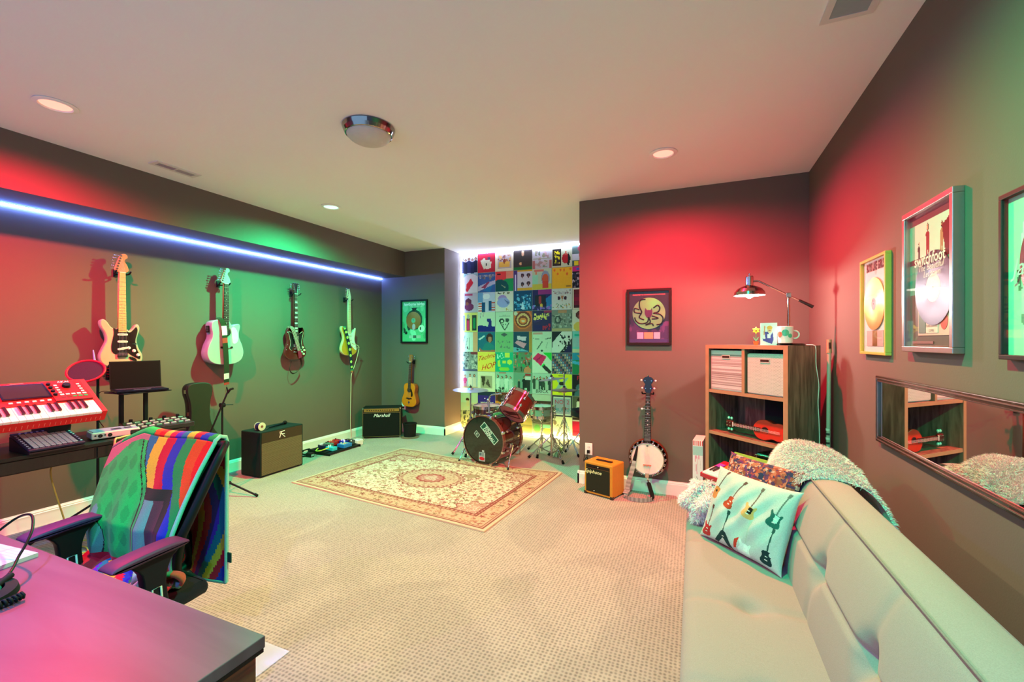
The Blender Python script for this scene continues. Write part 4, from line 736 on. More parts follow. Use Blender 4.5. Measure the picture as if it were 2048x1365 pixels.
# ============================================================ office chair
t = thing('office_chair', 'black office chair tucked under the desk, draped with a rainbow blanket', 'office chair', (-2.04, .95, .004))
b = MB(); o = [(-.25, -.30), (.25, -.30), (.265, -.05), (.26, .12), (.20, .17), (-.20, .17), (-.26, .12), (-.265, -.05)]
oo = c2(o, 5); b.X = Matrix.Rotation(PI/2, 4, 'X'); b.X = Matrix(((1, 0, 0, 0), (0, 0, 1, 0), (0, 1, 0, 0), (0, 0, 0, 1))); b.prism(oo, .455, .40, 0x14181a, 'fabric', .02); b.build('seat', t)
b = MB(); b.cyl((0, -.02, .12), (0, -.02, .40), .028, .024, 0x161616); b.cyl((0, -.02, .36), (0, -.02, .40), .09, .11, 0x141414); b.build('gas_column', t)
for i in range(5):
    a = 2*PI*i/5+.4; b = MB(); b.tube([(0, -.02, .10), (.15*math.cos(a), -.02+.15*math.sin(a), .095), (.29*math.cos(a), -.02+.29*math.sin(a), .065)], [.03, .024, .016], 0x161616); w_ = b.build('base_arm', t)
    b = MB(); cx, cy = .29*math.cos(a), -.02+.29*math.sin(a); b.cyl((cx-.02*math.sin(a), cy+.02*math.cos(a), .028), (cx+.02*math.sin(a), cy-.02*math.cos(a), .028), .027, col=0x0c0c0c, m='rubber'); b.cyl((cx, cy, .03), (cx, cy, .06), .01, col=0x1a1a1a); b.build('caster', w_)
def fy(z): return float(np.interp(z, [.40, .46, .56, .66, .77, .88, .985, 1.1], [.07, .055, .045, .05, .10, .155, .215, .26]))
def backy(z): return fy(z)+.055
def backw(z): q = (z-.45)/.53; return .215+.05*math.sin(min(1, q*1.1)*PI*.6)
b = MB()
b.grid(lambda u, v: ((u-.5)*2*backw(.46+.52*v), backy(.46+.52*v)+.02*(1-(2*u-1)**2)*0+.045*((2*u-1)**2)*-1, .46+.52*v), 14, 16, 0x1c2220, 'fabric')
o_ = b.build('backrest_mesh', t); md = o_.modifiers.new('s', 'SOLIDIFY'); md.thickness = .012
b = MB(); P = [(s_*backw(.46+.52*v), backy(.46+.52*v)-.045, .46+.52*v) for s_, v in [(1, i/10) for i in range(11)]]+[(-backw(.46+.52*v), backy(.46+.52*v)-.045, .46+.52*v) for v in [1-i/10 for i in range(11)]]
b.tube(P, .016, 0x0e1210, 'satin', 8); b.build('backrest_frame', t)
b = MB(); b.tube(cat([(0, .10, .40), (0, .24, .44), (0, .20, .62)], closed=False), .022, 0x141414); b.build('back_support', t)
for s_ in (-1, 1):
    b = MB(); X = s_*.285
    b.prism([(0, 0)], 0, 0) if 0 else None
    q = MB(); q.X = Matrix.Translation((X, 0, 0)) @ Matrix(((0, 1, 0, 0), (1, 0, 0, 0), (0, 0, 1, 0), (0, 0, 0, 1)))
    q.prism(c2([(-.185, .655), (-.15, .672), (-.03, .682), (.035, .678), (.05, .665), (.02, .655), (-.06, .652), (-.14, .645)], 4), -.042, .042, 0x4a2c50 if s_ < 0 else 0x4a2c40, 'satin', .008); ap = q.build('arm_pad', t, 'arm pad with violet light put into its colour')  # purple in the pad colour stands in for violet lamp light
    q = MB(); q.X = Matrix.Translation((X, 0, 0)) @ Matrix(((0, 1, 0, 0), (1, 0, 0, 0), (0, 0, 1, 0), (0, 0, 0, 1)))
    q.prism(c2([(-.12, .652), (.02, .652), (.0, .62), (-.015, .55), (.0, .38), (-.075, .37), (-.08, .50), (-.09, .60)], 4), -.02, .02, 0x121416, 'satin', .005); q.build('arm_upright', t)
    q = MB(); yy = [(-.060, .40), (-.025, .40), (-.035, .54), (-.062, .54)]; P = [(X+.022, y, z) for y, z in yy]; q.tube(P+[P[0]], .0035, 0xb8c8b0, 'satin', 6); q.build('slot_trim', t, 'pale slot outline')
    q = MB(); q.cyl((X, -.02, .385), (s_*.12, -.02, .385), .016, col=0x121212); q.build('arm_bracket', t)
# blanket: front sheet over the backrest, top, and the rear hang
PAL = [0xd0b830, 0xb80828, 0x0c3098, 0x089040, 0xd04810, 0xd80810, 0xc8b030, 0xd00838, 0x5018a0, 0x107080]
def wave(u, v):
    x, y = (u-.62)*1.0, (v-.0)*1.2
    k = (x*11+1.2*math.sin(y*5.0+.5)+(y-.5)*(y-.5)*3.5)
    return PAL[int(math.floor(k)) % len(PAL)]
def front_col(u, v):            # u 0 left..1 right, v 0 top..1 bottom
    q = min(1, v/.5); lim = .40+.21*q*q*(3-2*q); dd = (u-.07)**2*2.0+(v-.74)**2*1.0; d2 = (u-.09)**2*2+(v-.555)**2
    if v > .88 and u < lim+.02:
        if u < .42: return 0xa01820 if abs(u-.42) > .008 else 0x200808
        return 0x20a848
    if u < lim:
        if dd < .030: return 0x4ab880 if dd < .026 else 0x0a2a18
        if d2 < .0042: return 0x50b484
        if v < .04+.60*max(0, .24-u): return 0xa07068
        if abs(u-(lim-.05)) < .006 or lim-u < .010: return 0x081c10
        return 0x10c850 if (math.sin(u*60)+math.sin(v*37)) < .4 else 0x0cb048
    if .36 < v < .93 and u < lim+.27:
        if v < .43: return 0x10281a
        if u < lim+.11: return 0x58a884
        if u < lim+.20: return 0x4a3634
        return 0x10281a
    return wave(u, v)
XR = .225
def fs(u, v):
    z = .985-.515*v; xl = -.50+.24*v; x = xl+(XR-xl)*u; y = fy(z)-.012
    if u < .33: k = (.33-u)/.33; z -= .09*k*(1-v); y -= .01*k; x += 0
    return (x, y+.010*math.sin(u*23+v*4)*v, z+.006*math.sin(u*9))
def rear(u, v):
    a = min(1, v/.10); y0 = fs(u, 0)[1]; z = .985-(.09*(.33-u)/.33 if u < .33 else 0)+.022*math.sin(a*PI)-(0 if v < .10 else (v-.10)*.655)
    y = y0+.05*(1-math.cos(a*PI))/2+.016*math.sin(u*13)*v-.02*v; x = -.50+(XR+.50)*u+.015*v
    return (x, y, z+.006*math.sin(u*9))
t2 = thing('blanket', 'rainbow-striped fleece blanket with green patches hanging over the office chair back', 'blanket', (-2.04, .95, .004))
b = MB(); b.grid(fs, 120, 90, cf=front_col); o_ = b.build('front_panel', t2); md = o_.modifiers.new('s', 'SOLIDIFY'); md.thickness = .010; md.offset = 0
b = MB(); b.grid(rear, 90, 70, cf=lambda u, v: PAL[int(math.floor((u-.3)*17+2.2*math.sin(v*5+u*2)+20)) % 10] if u > .42 else (0x10c850 if u > .1 else 0xa07068)); o_ = b.build('rear_panel', t2); md = o_.modifiers.new('s', 'SOLIDIFY'); md.thickness = .010; md.offset = 0
b = MB(); P = [fs(1, v) for v in np.linspace(1, 0, 24)]+[rear(1, v) for v in np.linspace(.01, 1, 30)]; b.tube(P, .009, 0x98c0a4, 'fabric', 6); P = [rear(u, 1) for u in np.linspace(1, 0, 30)]; b.tube(P, .008, 0x6aa888, 'fabric', 6); b.build('hem', t2, 'pale green hem')
b = MB()   # crumpled end resting on the seat
def crum(u, v):
    a = u*PI*1.6; return (.11+.17*v+.02*math.sin(a*3), .0-.05*math.cos(a)*.8-.02*v+.03*math.sin(v*9), .475+.035*abs(math.sin(a))+.03*math.sin(v*5+u*7)*.5+.02)
b.grid(crum, 30, 24, cf=lambda u, v: [0x90b894, 0x288858, 0xa85030, 0x90b894, 0xa01828][int(u*5) % 5]); o_ = b.build('crumpled_corner', t2); md = o_.modifiers.new('s', 'SOLIDIFY'); md.thickness = .012
def seatfold(u, v): return (-.32+.54*u, -.11+.16*v+.02*math.sin(u*12), .466+.012*abs(math.sin(u*14+v*5))+.05*v)
b = MB(); b.grid(seatfold, 40, 16, cf=lambda u, v: 0x9a1420 if u < .3 else PAL[int(u*14+v*6) % 10]); b.build('seat_fold', t2)
p = rear(.93, .78); b = MB(); b.cyl((p[0], p[1]+.012, p[2]), (p[0], p[1]+.016, p[2]), .045, col=0x14100c, m='fabric', n=28); b.build('round_badge', t2)
p = rear(1, .84); b = MB(); b.box(p[0], p[0]+.03, p[1]-.002, p[1]+.002, p[2]-.02, p[2]+.02, 0x0f4a34, 'fabric'); b.build('care_tag', t2)
# ============================================================ rug
NX, NY = 330, 230
RR = R(NX, NY, 0xd8c6a2); U = RR.U*2.28; V = RR.V*1.60; dE = np.minimum(np.minimum(U, 2.28-U), np.minimum(V, 1.60-V))
nz = rng.rand(NY, NX); 
def blobs(cell, seed, rad):
    g = np.random.RandomState(seed); gx, gy = int(2.28/cell)+2, int(1.6/cell)+2; cx = g.rand(gy, gx); cy = g.rand(gy, gx); cc = g.randint(0, 6, (gy, gx)); out = np.full(U.shape, -1)
    iu, iv = (U/cell).astype(int), (V/cell).astype(int)
    for dy in (-1, 0, 1):
        for dx in (-1, 0, 1):
            a, b_ = np.clip(iu+dx, 0, gx-1), np.clip(iv+dy, 0, gy-1); px = (a+cx[b_, a])*cell; py = (b_+cy[b_, a])*cell
            d = np.hypot((U-px), (V-py)*1.1); an = np.arctan2(V-py, U-px); m = d < rad*(1+.45*np.cos(5*an+cc[b_, a])); out[m] = cc[b_, a][m]
    return out
FLD = [0x9a6a5c, 0xb08a72, 0x8a4438, 0xc0a080, 0x7a6a4c, 0xb0746a]
f1 = blobs(.052, 3, .011); f2 = blobs(.11, 5, .021); f3 = blobs(.030, 8, .0052)
RR.put(dE > .02, 0xe6d9ba)
ctr = (U-1.14)/.33, (V-.80)/.25; rc = np.hypot(*ctr); ra = np.arctan2(ctr[1], ctr[0]); inner = dE > .235
for F, pal in ((f3, FLD), (f1, FLD), (f2, [0xa0584c, 0xb88c74, 0xa86a5a, 0xc4a488, 0x8a7a58, 0xb0685e])):
    for i in range(6): RR.put((F == i) & inner, pal[i])
vine = np.abs(np.sin(U*21+1.4*np.sin(V*17))+np.sin(V*23+1.2*np.sin(U*19))) < .10; RR.put(vine & inner & (f2 < 0), 0xb49a78)
# corner sprays
for cx, cy in ((.27, .27), (2.01, .27), (.27, 1.33), (2.01, 1.33)):
    d = np.hypot(U-cx, V-cy); a = np.arctan2(V-cy, U-cx); RR.put(inner & (d < .20+.03*np.cos(a*9)) & (nz > .35), 0xc29a82); RR.put(inner & (np.abs(d-.20-.03*np.cos(a*9)) < .008), 0x9a4c42)
# medallion
sc_ = 1+.035*np.cos(ra*26)
RR.put(rc < 1.12*sc_, 0xd2b898); RR.put(np.abs(rc-1.12*sc_) < .035, 0x96463a); RR.put((np.abs(rc-.99) < .05) & (np.cos(ra*40) > -.1), 0xa04c40); RR.put((rc < .9) & (f1 >= 0), 0xa87a60)
RR.put((rc < .9) & (f3 >= 0), 0xb89470); RR.put(rc < .50*(1+.06*np.cos(ra*14)), 0xa8433c); RR.put(rc < .42*(1+.05*np.cos(ra*14)), 0xc07a6e); RR.put((rc < .38) & (f1 >= 0), 0xe0ceb4); RR.put((rc < .22), 0xd4b8a0); RR.put((rc < .2) & (f3 >= 0), 0xa04a42)
# borders
def band(a, b_, c): RR.put((dE > a) & (dE <= b_), c)
band(.018, .03, 0xd8c6a2); band(.03, .042, 0x8a4a3e); band(.042, .055, 0xc8a484); band(.055, .064, 0x8a3e34); band(.064, .195, 0xcfb490)
bd = (dE > .068) & (dE < .19)
for F, pal in ((f3, [0xb08a66]*6), (f1, [0xa0604e, 0xb88a6a, 0x94503e, 0x8a7a50, 0xb87a62, 0xa86a56]), (f2, [0x9a4a3a, 0xb47a60, 0x8e4434, 0xb88c68, 0xa0604c, 0x8a7450])):
    for i in range(6): RR.put((F == i) & bd, pal[i])
band(.195, .205, 0x8a3e34); band(.205, .222, 0xc49a7a); band(.222, .235, 0x8c443a)
dot = (np.sin(U*150) > .2) & (np.sin(V*150) > -.5); RR.put(dot & (dE > .205) & (dE < .222), 0xa05a48)
c00, c10, c01, c11 = Vector((-3.681, 3.079, 0)), Vector((-1.42, 2.828, 0)), Vector((-3.518, 4.579, 0)), Vector((-1.294, 4.403, 0))
A = (RR.a*np.array([.70, .66, .72]))[::-1]
def rug_pt(u, v):
    p = (c00*(1-u)+c10*u)*(1-v)+(c01*(1-u)+c11*u)*v
    z = .010+.0025*math.sin(u*9+v*4)+.012*max(0, v-.93)/.07*(math.sin(u*14)*.5+.5)*(1 if u < .75 else .2)
    return Vector((p.x, p.y+.02*math.sin(u*14)*max(0, v-.85)/.15, z))
b = MB(); vs = [rug_pt(i/NX, j/NY) for j in range(NY+1) for i in range(NX+1)]
fs_ = [(j*(NX+1)+i, j*(NX+1)+i+1, (j+1)*(NX+1)+i+1, (j+1)*(NX+1)+i) for j in range(NY) for i in range(NX)]
b.add(vs, fs_, 0, 'carpet', True, [tuple(A[j, i]) for j in range(NY) for i in range(NX)])
E_ = [(0, 0), (1, 0), (1, 1), (0, 1), (0, 0)]; P = []
for (a, b1), (c, d) in zip(E_, E_[1:]): P += [rug_pt(a+(c-a)*k/40, b1+(d-b1)*k/40) for k in range(40)]
P.append(P[0]); k = len(P); b.add([(p.x, p.y, p.z) for p in P]+[(p.x, p.y, .0005) for p in P], [(i, k+i, k+i+1, i+1) for i in range(k-1)], 0xd0bd98, 'carpet')
b.build('oriental_rug', None, tagd=('cream and brick-red oriental rug with an oval medallion on the carpet', 'rug'))
# ============================================================ album covers on the alcove wall
def C(*ops): return ops
def paint(ops, N=30):
    q = R(N, N, ops[0])
    for o in ops[1:]:
        k = o[0]
        if k == 'P': q.person(*o[1:])
        elif k != 't': getattr(q, k)(*o[1:])
    return q
crowd = lambda n, cols, y=.25, h_=.7, x0=.1, x1=.9: [('P', x0+(x1-x0)*i/(n-1), y+.05*(i % 2), h_, cols[i % len(cols)]) for i in range(n)]
AL = [
 # row 1
 [('a line of people in dark blue on white, top left corner', [0xd8d8ec]+crowd(5, [0x20244a, 0x181c38, 0x2a3060], .15, .8)),
  ('a fan of playing cards on crimson', [0xb82238, ('p', [(.15, .4), (.4, .25), (.6, .7), (.35, .85)], 0xd8d8c0), ('p', [(.5, .5), (.8, .45), (.75, .8), (.45, .85)], 0xe0dcc8), ('p', [(.35, .4), (.7, .35), (.68, .65), (.4, .7)], 0xd0d0b8), ('e', .65, .3, .09, .08, 0x504058), ('e', .5, .6, .04, .08, 0x302028)]),
  ('a sand-coloured palace scene inside a cream border', [0xe8dcc4, ('r', .12, .1, .9, .88, 0xb8a8a8), ('n', [0xa86848, 0xc89060, 0x8a5a58, 0xd8a868], .8, .15, .2, .88, .6), ('r', .2, .55, .8, .8, 0xe0a848), ('e', .5, .5, .06, .15, 0x883828)]),
  ('two small faces on black above a green hill', [0x38302e, ('e', .5, .2, .08, .13, 0xc89878), ('e', .38, .7, .07, .08, 0xd8a070), ('r', 0, .88, 1, 1, 0x106a30)]),
  ('a pale mauve crowd between pillars', [0xb8b0b8, ('n', [0x9a7a78, 0xc0a0a0, 0x8a8a70, 0xb88a8a, 0x707868], 1, .15, .15, .85, .95), ('r', 0, .6, .12, 1, 0xa86060), ('r', .88, .6, 1, 1, 0xa86060), ('r', .05, .5, .95, .54, 0x889068)]),
  ('yellow lettering on a black tablet beside a red dancer', [0xc8c8a8, ('r', .05, .15, .48, .92, 0x282020), ('n', [0xe8d820], .9, .15, .25, .4, .85, .05), ('e', .68, .6, .17, .25, 0xa81820), ('p', [(.62, .45), (.7, .2), (.78, .45)], 0xc05040), ('p', [(.8, .3), (.95, .6), (.85, .95), (.78, .9)], 0x181818)]),
  ('a red figure on a car above yellow lettering', [0x50605a, ('e', .45, .2, .2, .15, 0x883848), ('r', 0, .45, 1, .75, 0xc8c4cc), ('e', .5, .5, .16, .22, 0xa02838), ('r', .1, .78, 1, .98, 0xe8c820), ('r', .3, .78, .36, .98, 0xb05040)])],
 # row 2
 [('a red feather shape on a white disc', [0x90b8c0, ('e', .6, .65, .62, .62, 0xd8d4dc), ('p', [(.35, .55), (.6, .25), (.75, .5), (.4, .95), (.3, .9)], 0xd02438)]),
  ('blue waves and silver block lettering', [0x385a98, ('n', [0x8a7a70, 0x605a68, 0xa8a8b8], .9, .1, .1, .95, .38), ('p', [(0, .7), (.6, .5), (1, .4), (1, .6), (.4, .8), (0, .95)], 0xc0b8d0), ('p', [(.2, .75), (.6, .45), (.7, .5), (.4, .8)], 0x983050), ('p', [(.3, .9), (.9, .6), (.7, 1)], 0x2070a8)]),
  ('a red sky over a dark green hill', [0xe03a38, ('p', [(.6, 0), (1, 0), (1, .5), (.6, .4)], 0xe88868), ('e', .8, .7, .5, .35, 0x109048), ('e', .25, .85, .5, .45, 0x0c4a48), ('p', [(.3, .65), (.6, .8), (.55, .85)], 0x98a878), ('r', .1, .1, .3, .18, 0x401010)]),
  ('four dark portraits on a pale page with a yellow base', [0xe0a820, ('r', .2, .08, 1, .88, 0xd0c4c8), ('r', 0, 0, .2, 1, 0x503878), ('r', .07, .2, .13, 1, 0xd8d0e0)]+[('e', x, y, .09, .10, 0x3a2028) for x, y in ((.48, .25), (.8, .25), (.48, .68), (.8, .65))]+[('e', x, y+.06, .035, .09, 0x7a5048) for x, y in ((.48, .25), (.8, .25), (.48, .68), (.8, .65))]),
  ('a red-haired figure in a hood on lime and mint', [0xb8c8a0, ('r', 0, .3, .3, 1, 0x98d8b0), ('r', 0, .75, 1, 1, 0xc8c040), ('e', .68, .45, .22, .35, 0x8898a0), ('e', .68, .5, .17, .25, 0xc85830), ('r', .52, .6, .85, .95, 0xc84028), ('r', .1, .05, .6, .12, 0xd07060), ('e', .2, .2, .05, .07, 0xd87040)]),
  ('tiny orange marks on plain bright yellow', [0xf0b420]+[('e', x, y, .04, .07, 0xe86a20) for x, y in ((.12, .12), (.28, .3), (.42, .12), (.6, .12), (.75, .32), (.92, .1))]+[('r', .7, .86, .95, .92, 0xa07020)]),
  ('a magenta and blue top over a dark crowd', [0x1c1418, ('r', 0, 0, 1, .22, 0xd02878), ('r', .2, .06, .8, .16, 0x4060b8), ('n', [0x807078, 0x503038, 0xc0a8a8, 0x283040], .9, 0, .3, 1, 1, .05)])],
 # row 3
 [('a crouching purple figure on lilac-grey', [0xb8b0c4, ('r', .25, .05, .7, .14, 0xb04068), ('e', .45, .5, .2, .22, 0x5a2038), ('e', .5, .72, .28, .2, 0x702858), ('e', .38, .55, .08, .1, 0x8a5038)]),
  ('striped red and white trousers beside blue jackets', [0xc0c8e0, ('r', 0, 0, .3, .5, 0x6a98c8), ('r', .25, .5, .42, 1, 0x104878), ('r', .62, .45, .8, .95, 0x104878), ('r', .05, .5, .25, 1, 0xe8e0e0)]+[('r', .05, .55+.12*i, .25, .6+.12*i, 0xc85038) for i in range(4)]+[('r', .8, .5+.12*i, 1, .56+.12*i, 0xc85038) for i in range(4)]+[('e', .5, .2, .2, .15, 0xe0e8f0)]),
  ('a lilac cloud with yellow lettering around', [0xe0dccc, ('e', .4, .35, .25, .18, 0xa888c8), ('e', .45, .55, .35, .25, 0x9aa8dc), ('p', [(.5, .4), (.8, .55), (.7, .65)], 0x6070a8), ('n', [0x807030, 0x282820], .9, .05, .03, .95, .15, .04), ('n', [0xc8a850], .9, .6, .85, .95, .98, .04)]),
  ('icy blue dancers on navy', [0x104068, ('n', [0x3090c0, 0x60b8d8, 0x1868a0, 0x88c8e0], 1, .05, .15, .95, .95), ('p', [(.4, .9), (.5, .5), (.62, .95)], 0xb8e0f0)]),
  ('a stage in violet and blue with light rays', [0x281858, ('r', .3, 0, 1, .25, 0x902878), ('p', [(.7, .45), (1, .25), (1, 1), (.75, .9)], 0x2078b0), ('r', .15, .28, .7, .8, 0x201428), ('e', .4, .5, .08, .2, 0xa83038), ('e', .47, .78, .07, .1, 0xd8b840), ('n', [0x60a8d0, 0x8868c8], .7, 0, .75, 1, 1, .06)]),
  ('two dark spades among red figures on white', [0xd4d4c8, ('e', .36, .45, .07, .09, 0x401828), ('e', .68, .45, .07, .09, 0x401828), ('p', [(.45, .35), (.6, .35), (.52, .6)], 0xb87850), ('n', [0x787870, 0xa86868, 0x508860, 0xc0a050], .55, .05, .65, .95, .95, .03), ('n', [0x787070, 0xa06060], .4, .05, .05, .95, .28, .03)]),
  ('a plain deep red square inside a cream border', [0xd8ccb0, ('r', .08, .08, 1, .95, 0x7a0c28), ('r', .08, .08, 1, .3, 0x6a1018), ('r', .08, .8, 1, .95, 0x481018), ('r', .08, .45, 1, .6, 0x94082c)])],
 # row 4
 [('three coloured bars on pale yellow', [0xd0d070, ('r', .02, .15, .22, .95, 0x7878b8), ('r', .33, .3, .55, .95, 0x5a2028), ('r', .37, .4, .5, .9, 0xc03060), ('r', .68, .15, .92, .95, 0x2a3a38), ('e', .8, .55, .08, .3, 0x108850), ('e', .44, .2, .08, .12, 0x98a890)]),
  ('a dark blue seated silhouette over a blue skyline', [0xc0d8bc, ('p', [(0, .7), (.15, .66), (.3, .68), (.5, .72), (1, .72), (1, 1), (0, 1)], 0x141c78), ('p', [(.55, .35), (.75, .33), (.8, .5), (.82, .75), (.6, .75), (.64, .5), (.55, .48)], 0x182078), ('l', [(.15, .3), (.18, .05)], .015, 0x888098), ('l', [(.3, .25), (.34, .05)], .015, 0xa07088)]),
  ('a dark curly scribble heart on pale mint', [0xc0d8b8, ('e', .35, .45, .14, .13, 0x2a3a30), ('e', .37, .47, .07, .06, 0xc0d8b8), ('e', .66, .42, .11, .1, 0x3a4a40), ('l', [(.25, .5), (.4, .75), (.52, .92), (.65, .75), (.75, .55)], .025, 0x304838), ('r', .2, .2, .85, .23, 0x90a890), ('n', [0x405848], .8, .4, .6, .65, .75, .03)]),
  ('concentric orange steps spiralling', [0xa85838]+[('e', .52, .38+.02*i, .50-.08*i, .50-.09*i, c) for i, c in enumerate((0xd87030, 0x7a3020, 0xe0b070, 0x8a3820, 0xe88a38, 0xd8c890))]+[('e', .12, .1, .1, .1, 0xd0d0b0)]),
  ('slanted yellow capitals on deep purple', [0x2a2050, ('p', [(.05, .45), (.9, .1), (.95, .3), (.1, .6)], 0x382860), ('n', [0xd8d060, 0xe8e080], 1, .1, .15, .8, .45, .05), ('n', [0xb02038], .9, .55, .65, .95, .95, .05), ('r', .1, .7, .5, .95, 0x201a58), ('r', .6, 0, 1, .1, 0xa02858)]),
  ('a grey-green crowd behind a wheel', [0x7a8878, ('n', [0x90a898, 0x586858, 0xa8b8a0, 0x485850], 1, 0, .15, 1, .85, .05), ('e', .3, .45, .16, .2, 0x384840, .6), ('r', .3, 0, .75, .12, 0xb88860), ('r', 0, .88, 1, 1, 0xb0a070)]),
  ('a seated man in yellow on cream', [0xd8d4b8, ('e', .4, .25, .24, .2, 0x5a2c24), ('e', .42, .33, .15, .12, 0x8a4038), ('e', .4, .8, .35, .25, 0xd8b850), ('e', .5, .7, .15, .2, 0xe0dcd0), ('p', [(.7, .4), (.95, .3), (.9, .9), (.75, .8)], 0x7a4430)])],
 # row 5
 [('thin brush strokes beside a peach panel', [0xc0d8cc, ('r', .72, 0, 1, 1, 0xd0a078), ('l', [(.1, .6), (.25, .2)], .02, 0x608898), ('l', [(.3, .8), (.4, .3)], .02, 0x90a8a0), ('l', [(.5, .9), (.52, .3)], .02, 0x78a890), ('e', .4, .8, .04, .08, 0x584050)]),
  ('a curly-haired man in a teal jacket', [0x1a6880, ('p', [(.05, .35), (.4, .15), (.4, .22), (.1, .42)], 0xb8d8d8), ('e', .68, .3, .2, .24, 0x3a2420), ('e', .7, .38, .11, .15, 0xb07858), ('p', [(.2, 1), (.4, .6), (.65, .5), (.95, .7), (1, 1)], 0x207878), ('p', [(.1, .8), (.3, .95), (1, .9), (1, 1), (.05, 1)], 0xa86848), ('e', .1, .92, .04, .04, 0xe0e0e0)]),
  ('a grey diamond above a faint drawing on soft green', [0x78b078, ('p', [(.3, .13), (.5, .03), (.7, .13), (.5, .23)], 0x505858), ('n', [0x607868, 0x688070, 0x84a880], .7, .15, .4, .85, .85, .04)]),
  ('a tilted notebook with pink lines on dark blue', [0x184058, ('r', .84, 0, 1, 1, 0xb08838), ('p', [(.2, .2), (.7, .25), (.65, .45), (.2, .38)], 0xd0c0d0), ('p', [(.05, .55), (.2, .42), (.7, .58), (.55, .8)], 0xd890a8), ('p', [(0, .75), (.5, .85), (.8, .95), (0, 1)], 0x60a8b8), ('n', [0x102838], .5, .1, .85, .4, .95, .04)]),
  ('faint pencil birds on pale green', [0xbcd4b8, ('r', .05, .05, .55, .15, 0xc89888), ('l', [(.05, .33), (.35, .35)], .015, 0x304838), ('l', [(.7, .35), (.95, .3)], .02, 0x304838), ('l', [(.25, .85), (.5, .5)], .025, 0x506858), ('l', [(.7, .8), (.8, .5)], .02, 0x8aa890), ('e', .5, .92, .07, .04, 0x203028)]),
  ('tumbling white letters on a black diagonal', [0x182020, ('p', [(.0, .9), (.05, .5), (.5, 0), (1, 0), (1, .3), (.4, 1), (0, 1)], 0xd0d8cc), ('n', [0x182020], .9, .35, .15, .9, .7, .05), ('n', [0xd0d8cc], .6, .5, .4, .95, .9, .04), ('p', [(.6, 1), (.8, .65), (1, .7), (1, 1)], 0x1c1c48)]),
  ('a blonde figure on turquoise sky', [0x70c0b8, ('r', .1, .12, .8, .22, 0x20a890), ('r', 0, .3, 1, .75, 0x90b8b8), ('e', .82, .6, .16, .3, 0xd8a830), ('r', .6, .85, 1, 1, 0xe0b828), ('r', 0, .85, .6, 1, 0xc0c8a0)])],
 # row 6
 [('a grey dense crowd photographed from above', [0x7a8a84, ('n', [0x5a6868, 0x98a8a0, 0x384848, 0xb0b8b0], 1, 0, 0, 1, .9, .05), ('r', .6, 0, 1, .12, 0x7a3038), ('r', 0, .9, 1, 1, 0x485070)]),
  ('red brush script on yellow', [0xe0d050]),
  ('yellow shapes scattered on bright aqua', [0x10a880, ('p', [(.15, .45), (.25, .4), (.3, .75), (.12, .7)], 0xc8d850), ('r', .55, .05, .8, .28, 0xd8d850), ('r', .4, .42, .6, .58, 0xc8d048), ('e', .8, .5, .14, .12, 0xc8d850), ('e', .5, .85, .3, .1, 0x90c840), ('n', [0xa8e0d0], .6, .1, .05, .5, .35, .05)]),
  ('a dancing crowd in red and green', [0x5a8060, ('n', [0xb05040, 0x708868, 0x98a090, 0x20a060, 0x384838, 0xc87858], 1, 0, 0, 1, 1, .06), ('e', .75, .9, .2, .2, 0xc88058)]),
  ('a hot pink tag and green corner on cream', [0xc8d8c0, ('p', [(.55, 0), (1, 0), (1, .4)], 0x10c840), ('p', [(.02, .3), (.28, .02), (.75, .2), (.45, .65)], 0xe02860), ('p', [(.45, .65), (.6, .55), (1, .9), (.95, 1), (.85, 1)], 0x303028), ('p', [(.45, .65), (.6, .52), (.66, .58), (.5, .7)], 0x20c850)]),
  ('rows of tiny people in blue and tan', [0x485868]+[('e', .06+.1*i, .1+.12*j, .035, .05, [0xb89070, 0x6888b0, 0x202838, 0xc0b8a8, 0x884048][(i*3+j*2) % 5]) for i in range(10) for j in range(8)]),
  ('a cartoon-bright beach in green and cyan', [0x108050, ('r', 0, 0, 1, .35, 0x1888a8), ('p', [(.2, .1), (.9, .2), (.5, .35)], 0xd0a030), ('p', [(0, .35), (1, .55), (1, .7), (0, .5)], 0x40a8d0), ('e', .6, .8, .17, .18, 0xb89060), ('r', .3, .93, .9, 1, 0xb87038)])],
 # row 7
 [('a woman in pink beside people in cream', [0xa0b0b0]+[('P', .25, .15, .75, 0xb83868), ('P', .55, .1, .85, 0xd8d0c0), ('P', .8, .12, .75, 0xc8c0b0)]+[('r', 0, .8, 1, 1, 0xb89858)]),
  ('a small sepia photograph centred on ivory', [0xccd4b4, ('r', .17, .2, .83, .85, 0x9a9c80), ('p', [(.2, .25), (.45, .22), (.4, .6), (.3, .8)], 0x383828), ('p', [(.45, .6), (.6, .35), (.75, .8), (.65, .75)], 0x484838)]),
  ('four long-haired men in white on green-grey', [0x90b8a0]+crowd(4, [0xc8d8c8, 0xb8c8b8], .12, .75, .14, .84)+[('n', [0x506858, 0x203028], .8, 0, .75, 1, 1, .06), ('r', .2, 0, .6, .06, 0xb87868)]),
  ('a wintry street band in dark green', [0x6a9880, ('P', .6, .1, .8, 0x182820), ('P', .8, .15, .75, 0x203028), ('P', .3, .3, .5, 0x2a4038), ('r', .65, .05, .95, .15, 0xa03030), ('r', .65, .17, .95, .35, 0xc8d0c8), ('n', [0x486858, 0xa0c0a8], .7, 0, .75, 1, 1)]),
  ('a line of people above large serif capitals', [0xa8c4b0]+crowd(6, [0x304838, 0x98b8a0, 0x284038], .12, .65)+[('r', 0, .8, 1, 1, 0xb0c8b8)]),
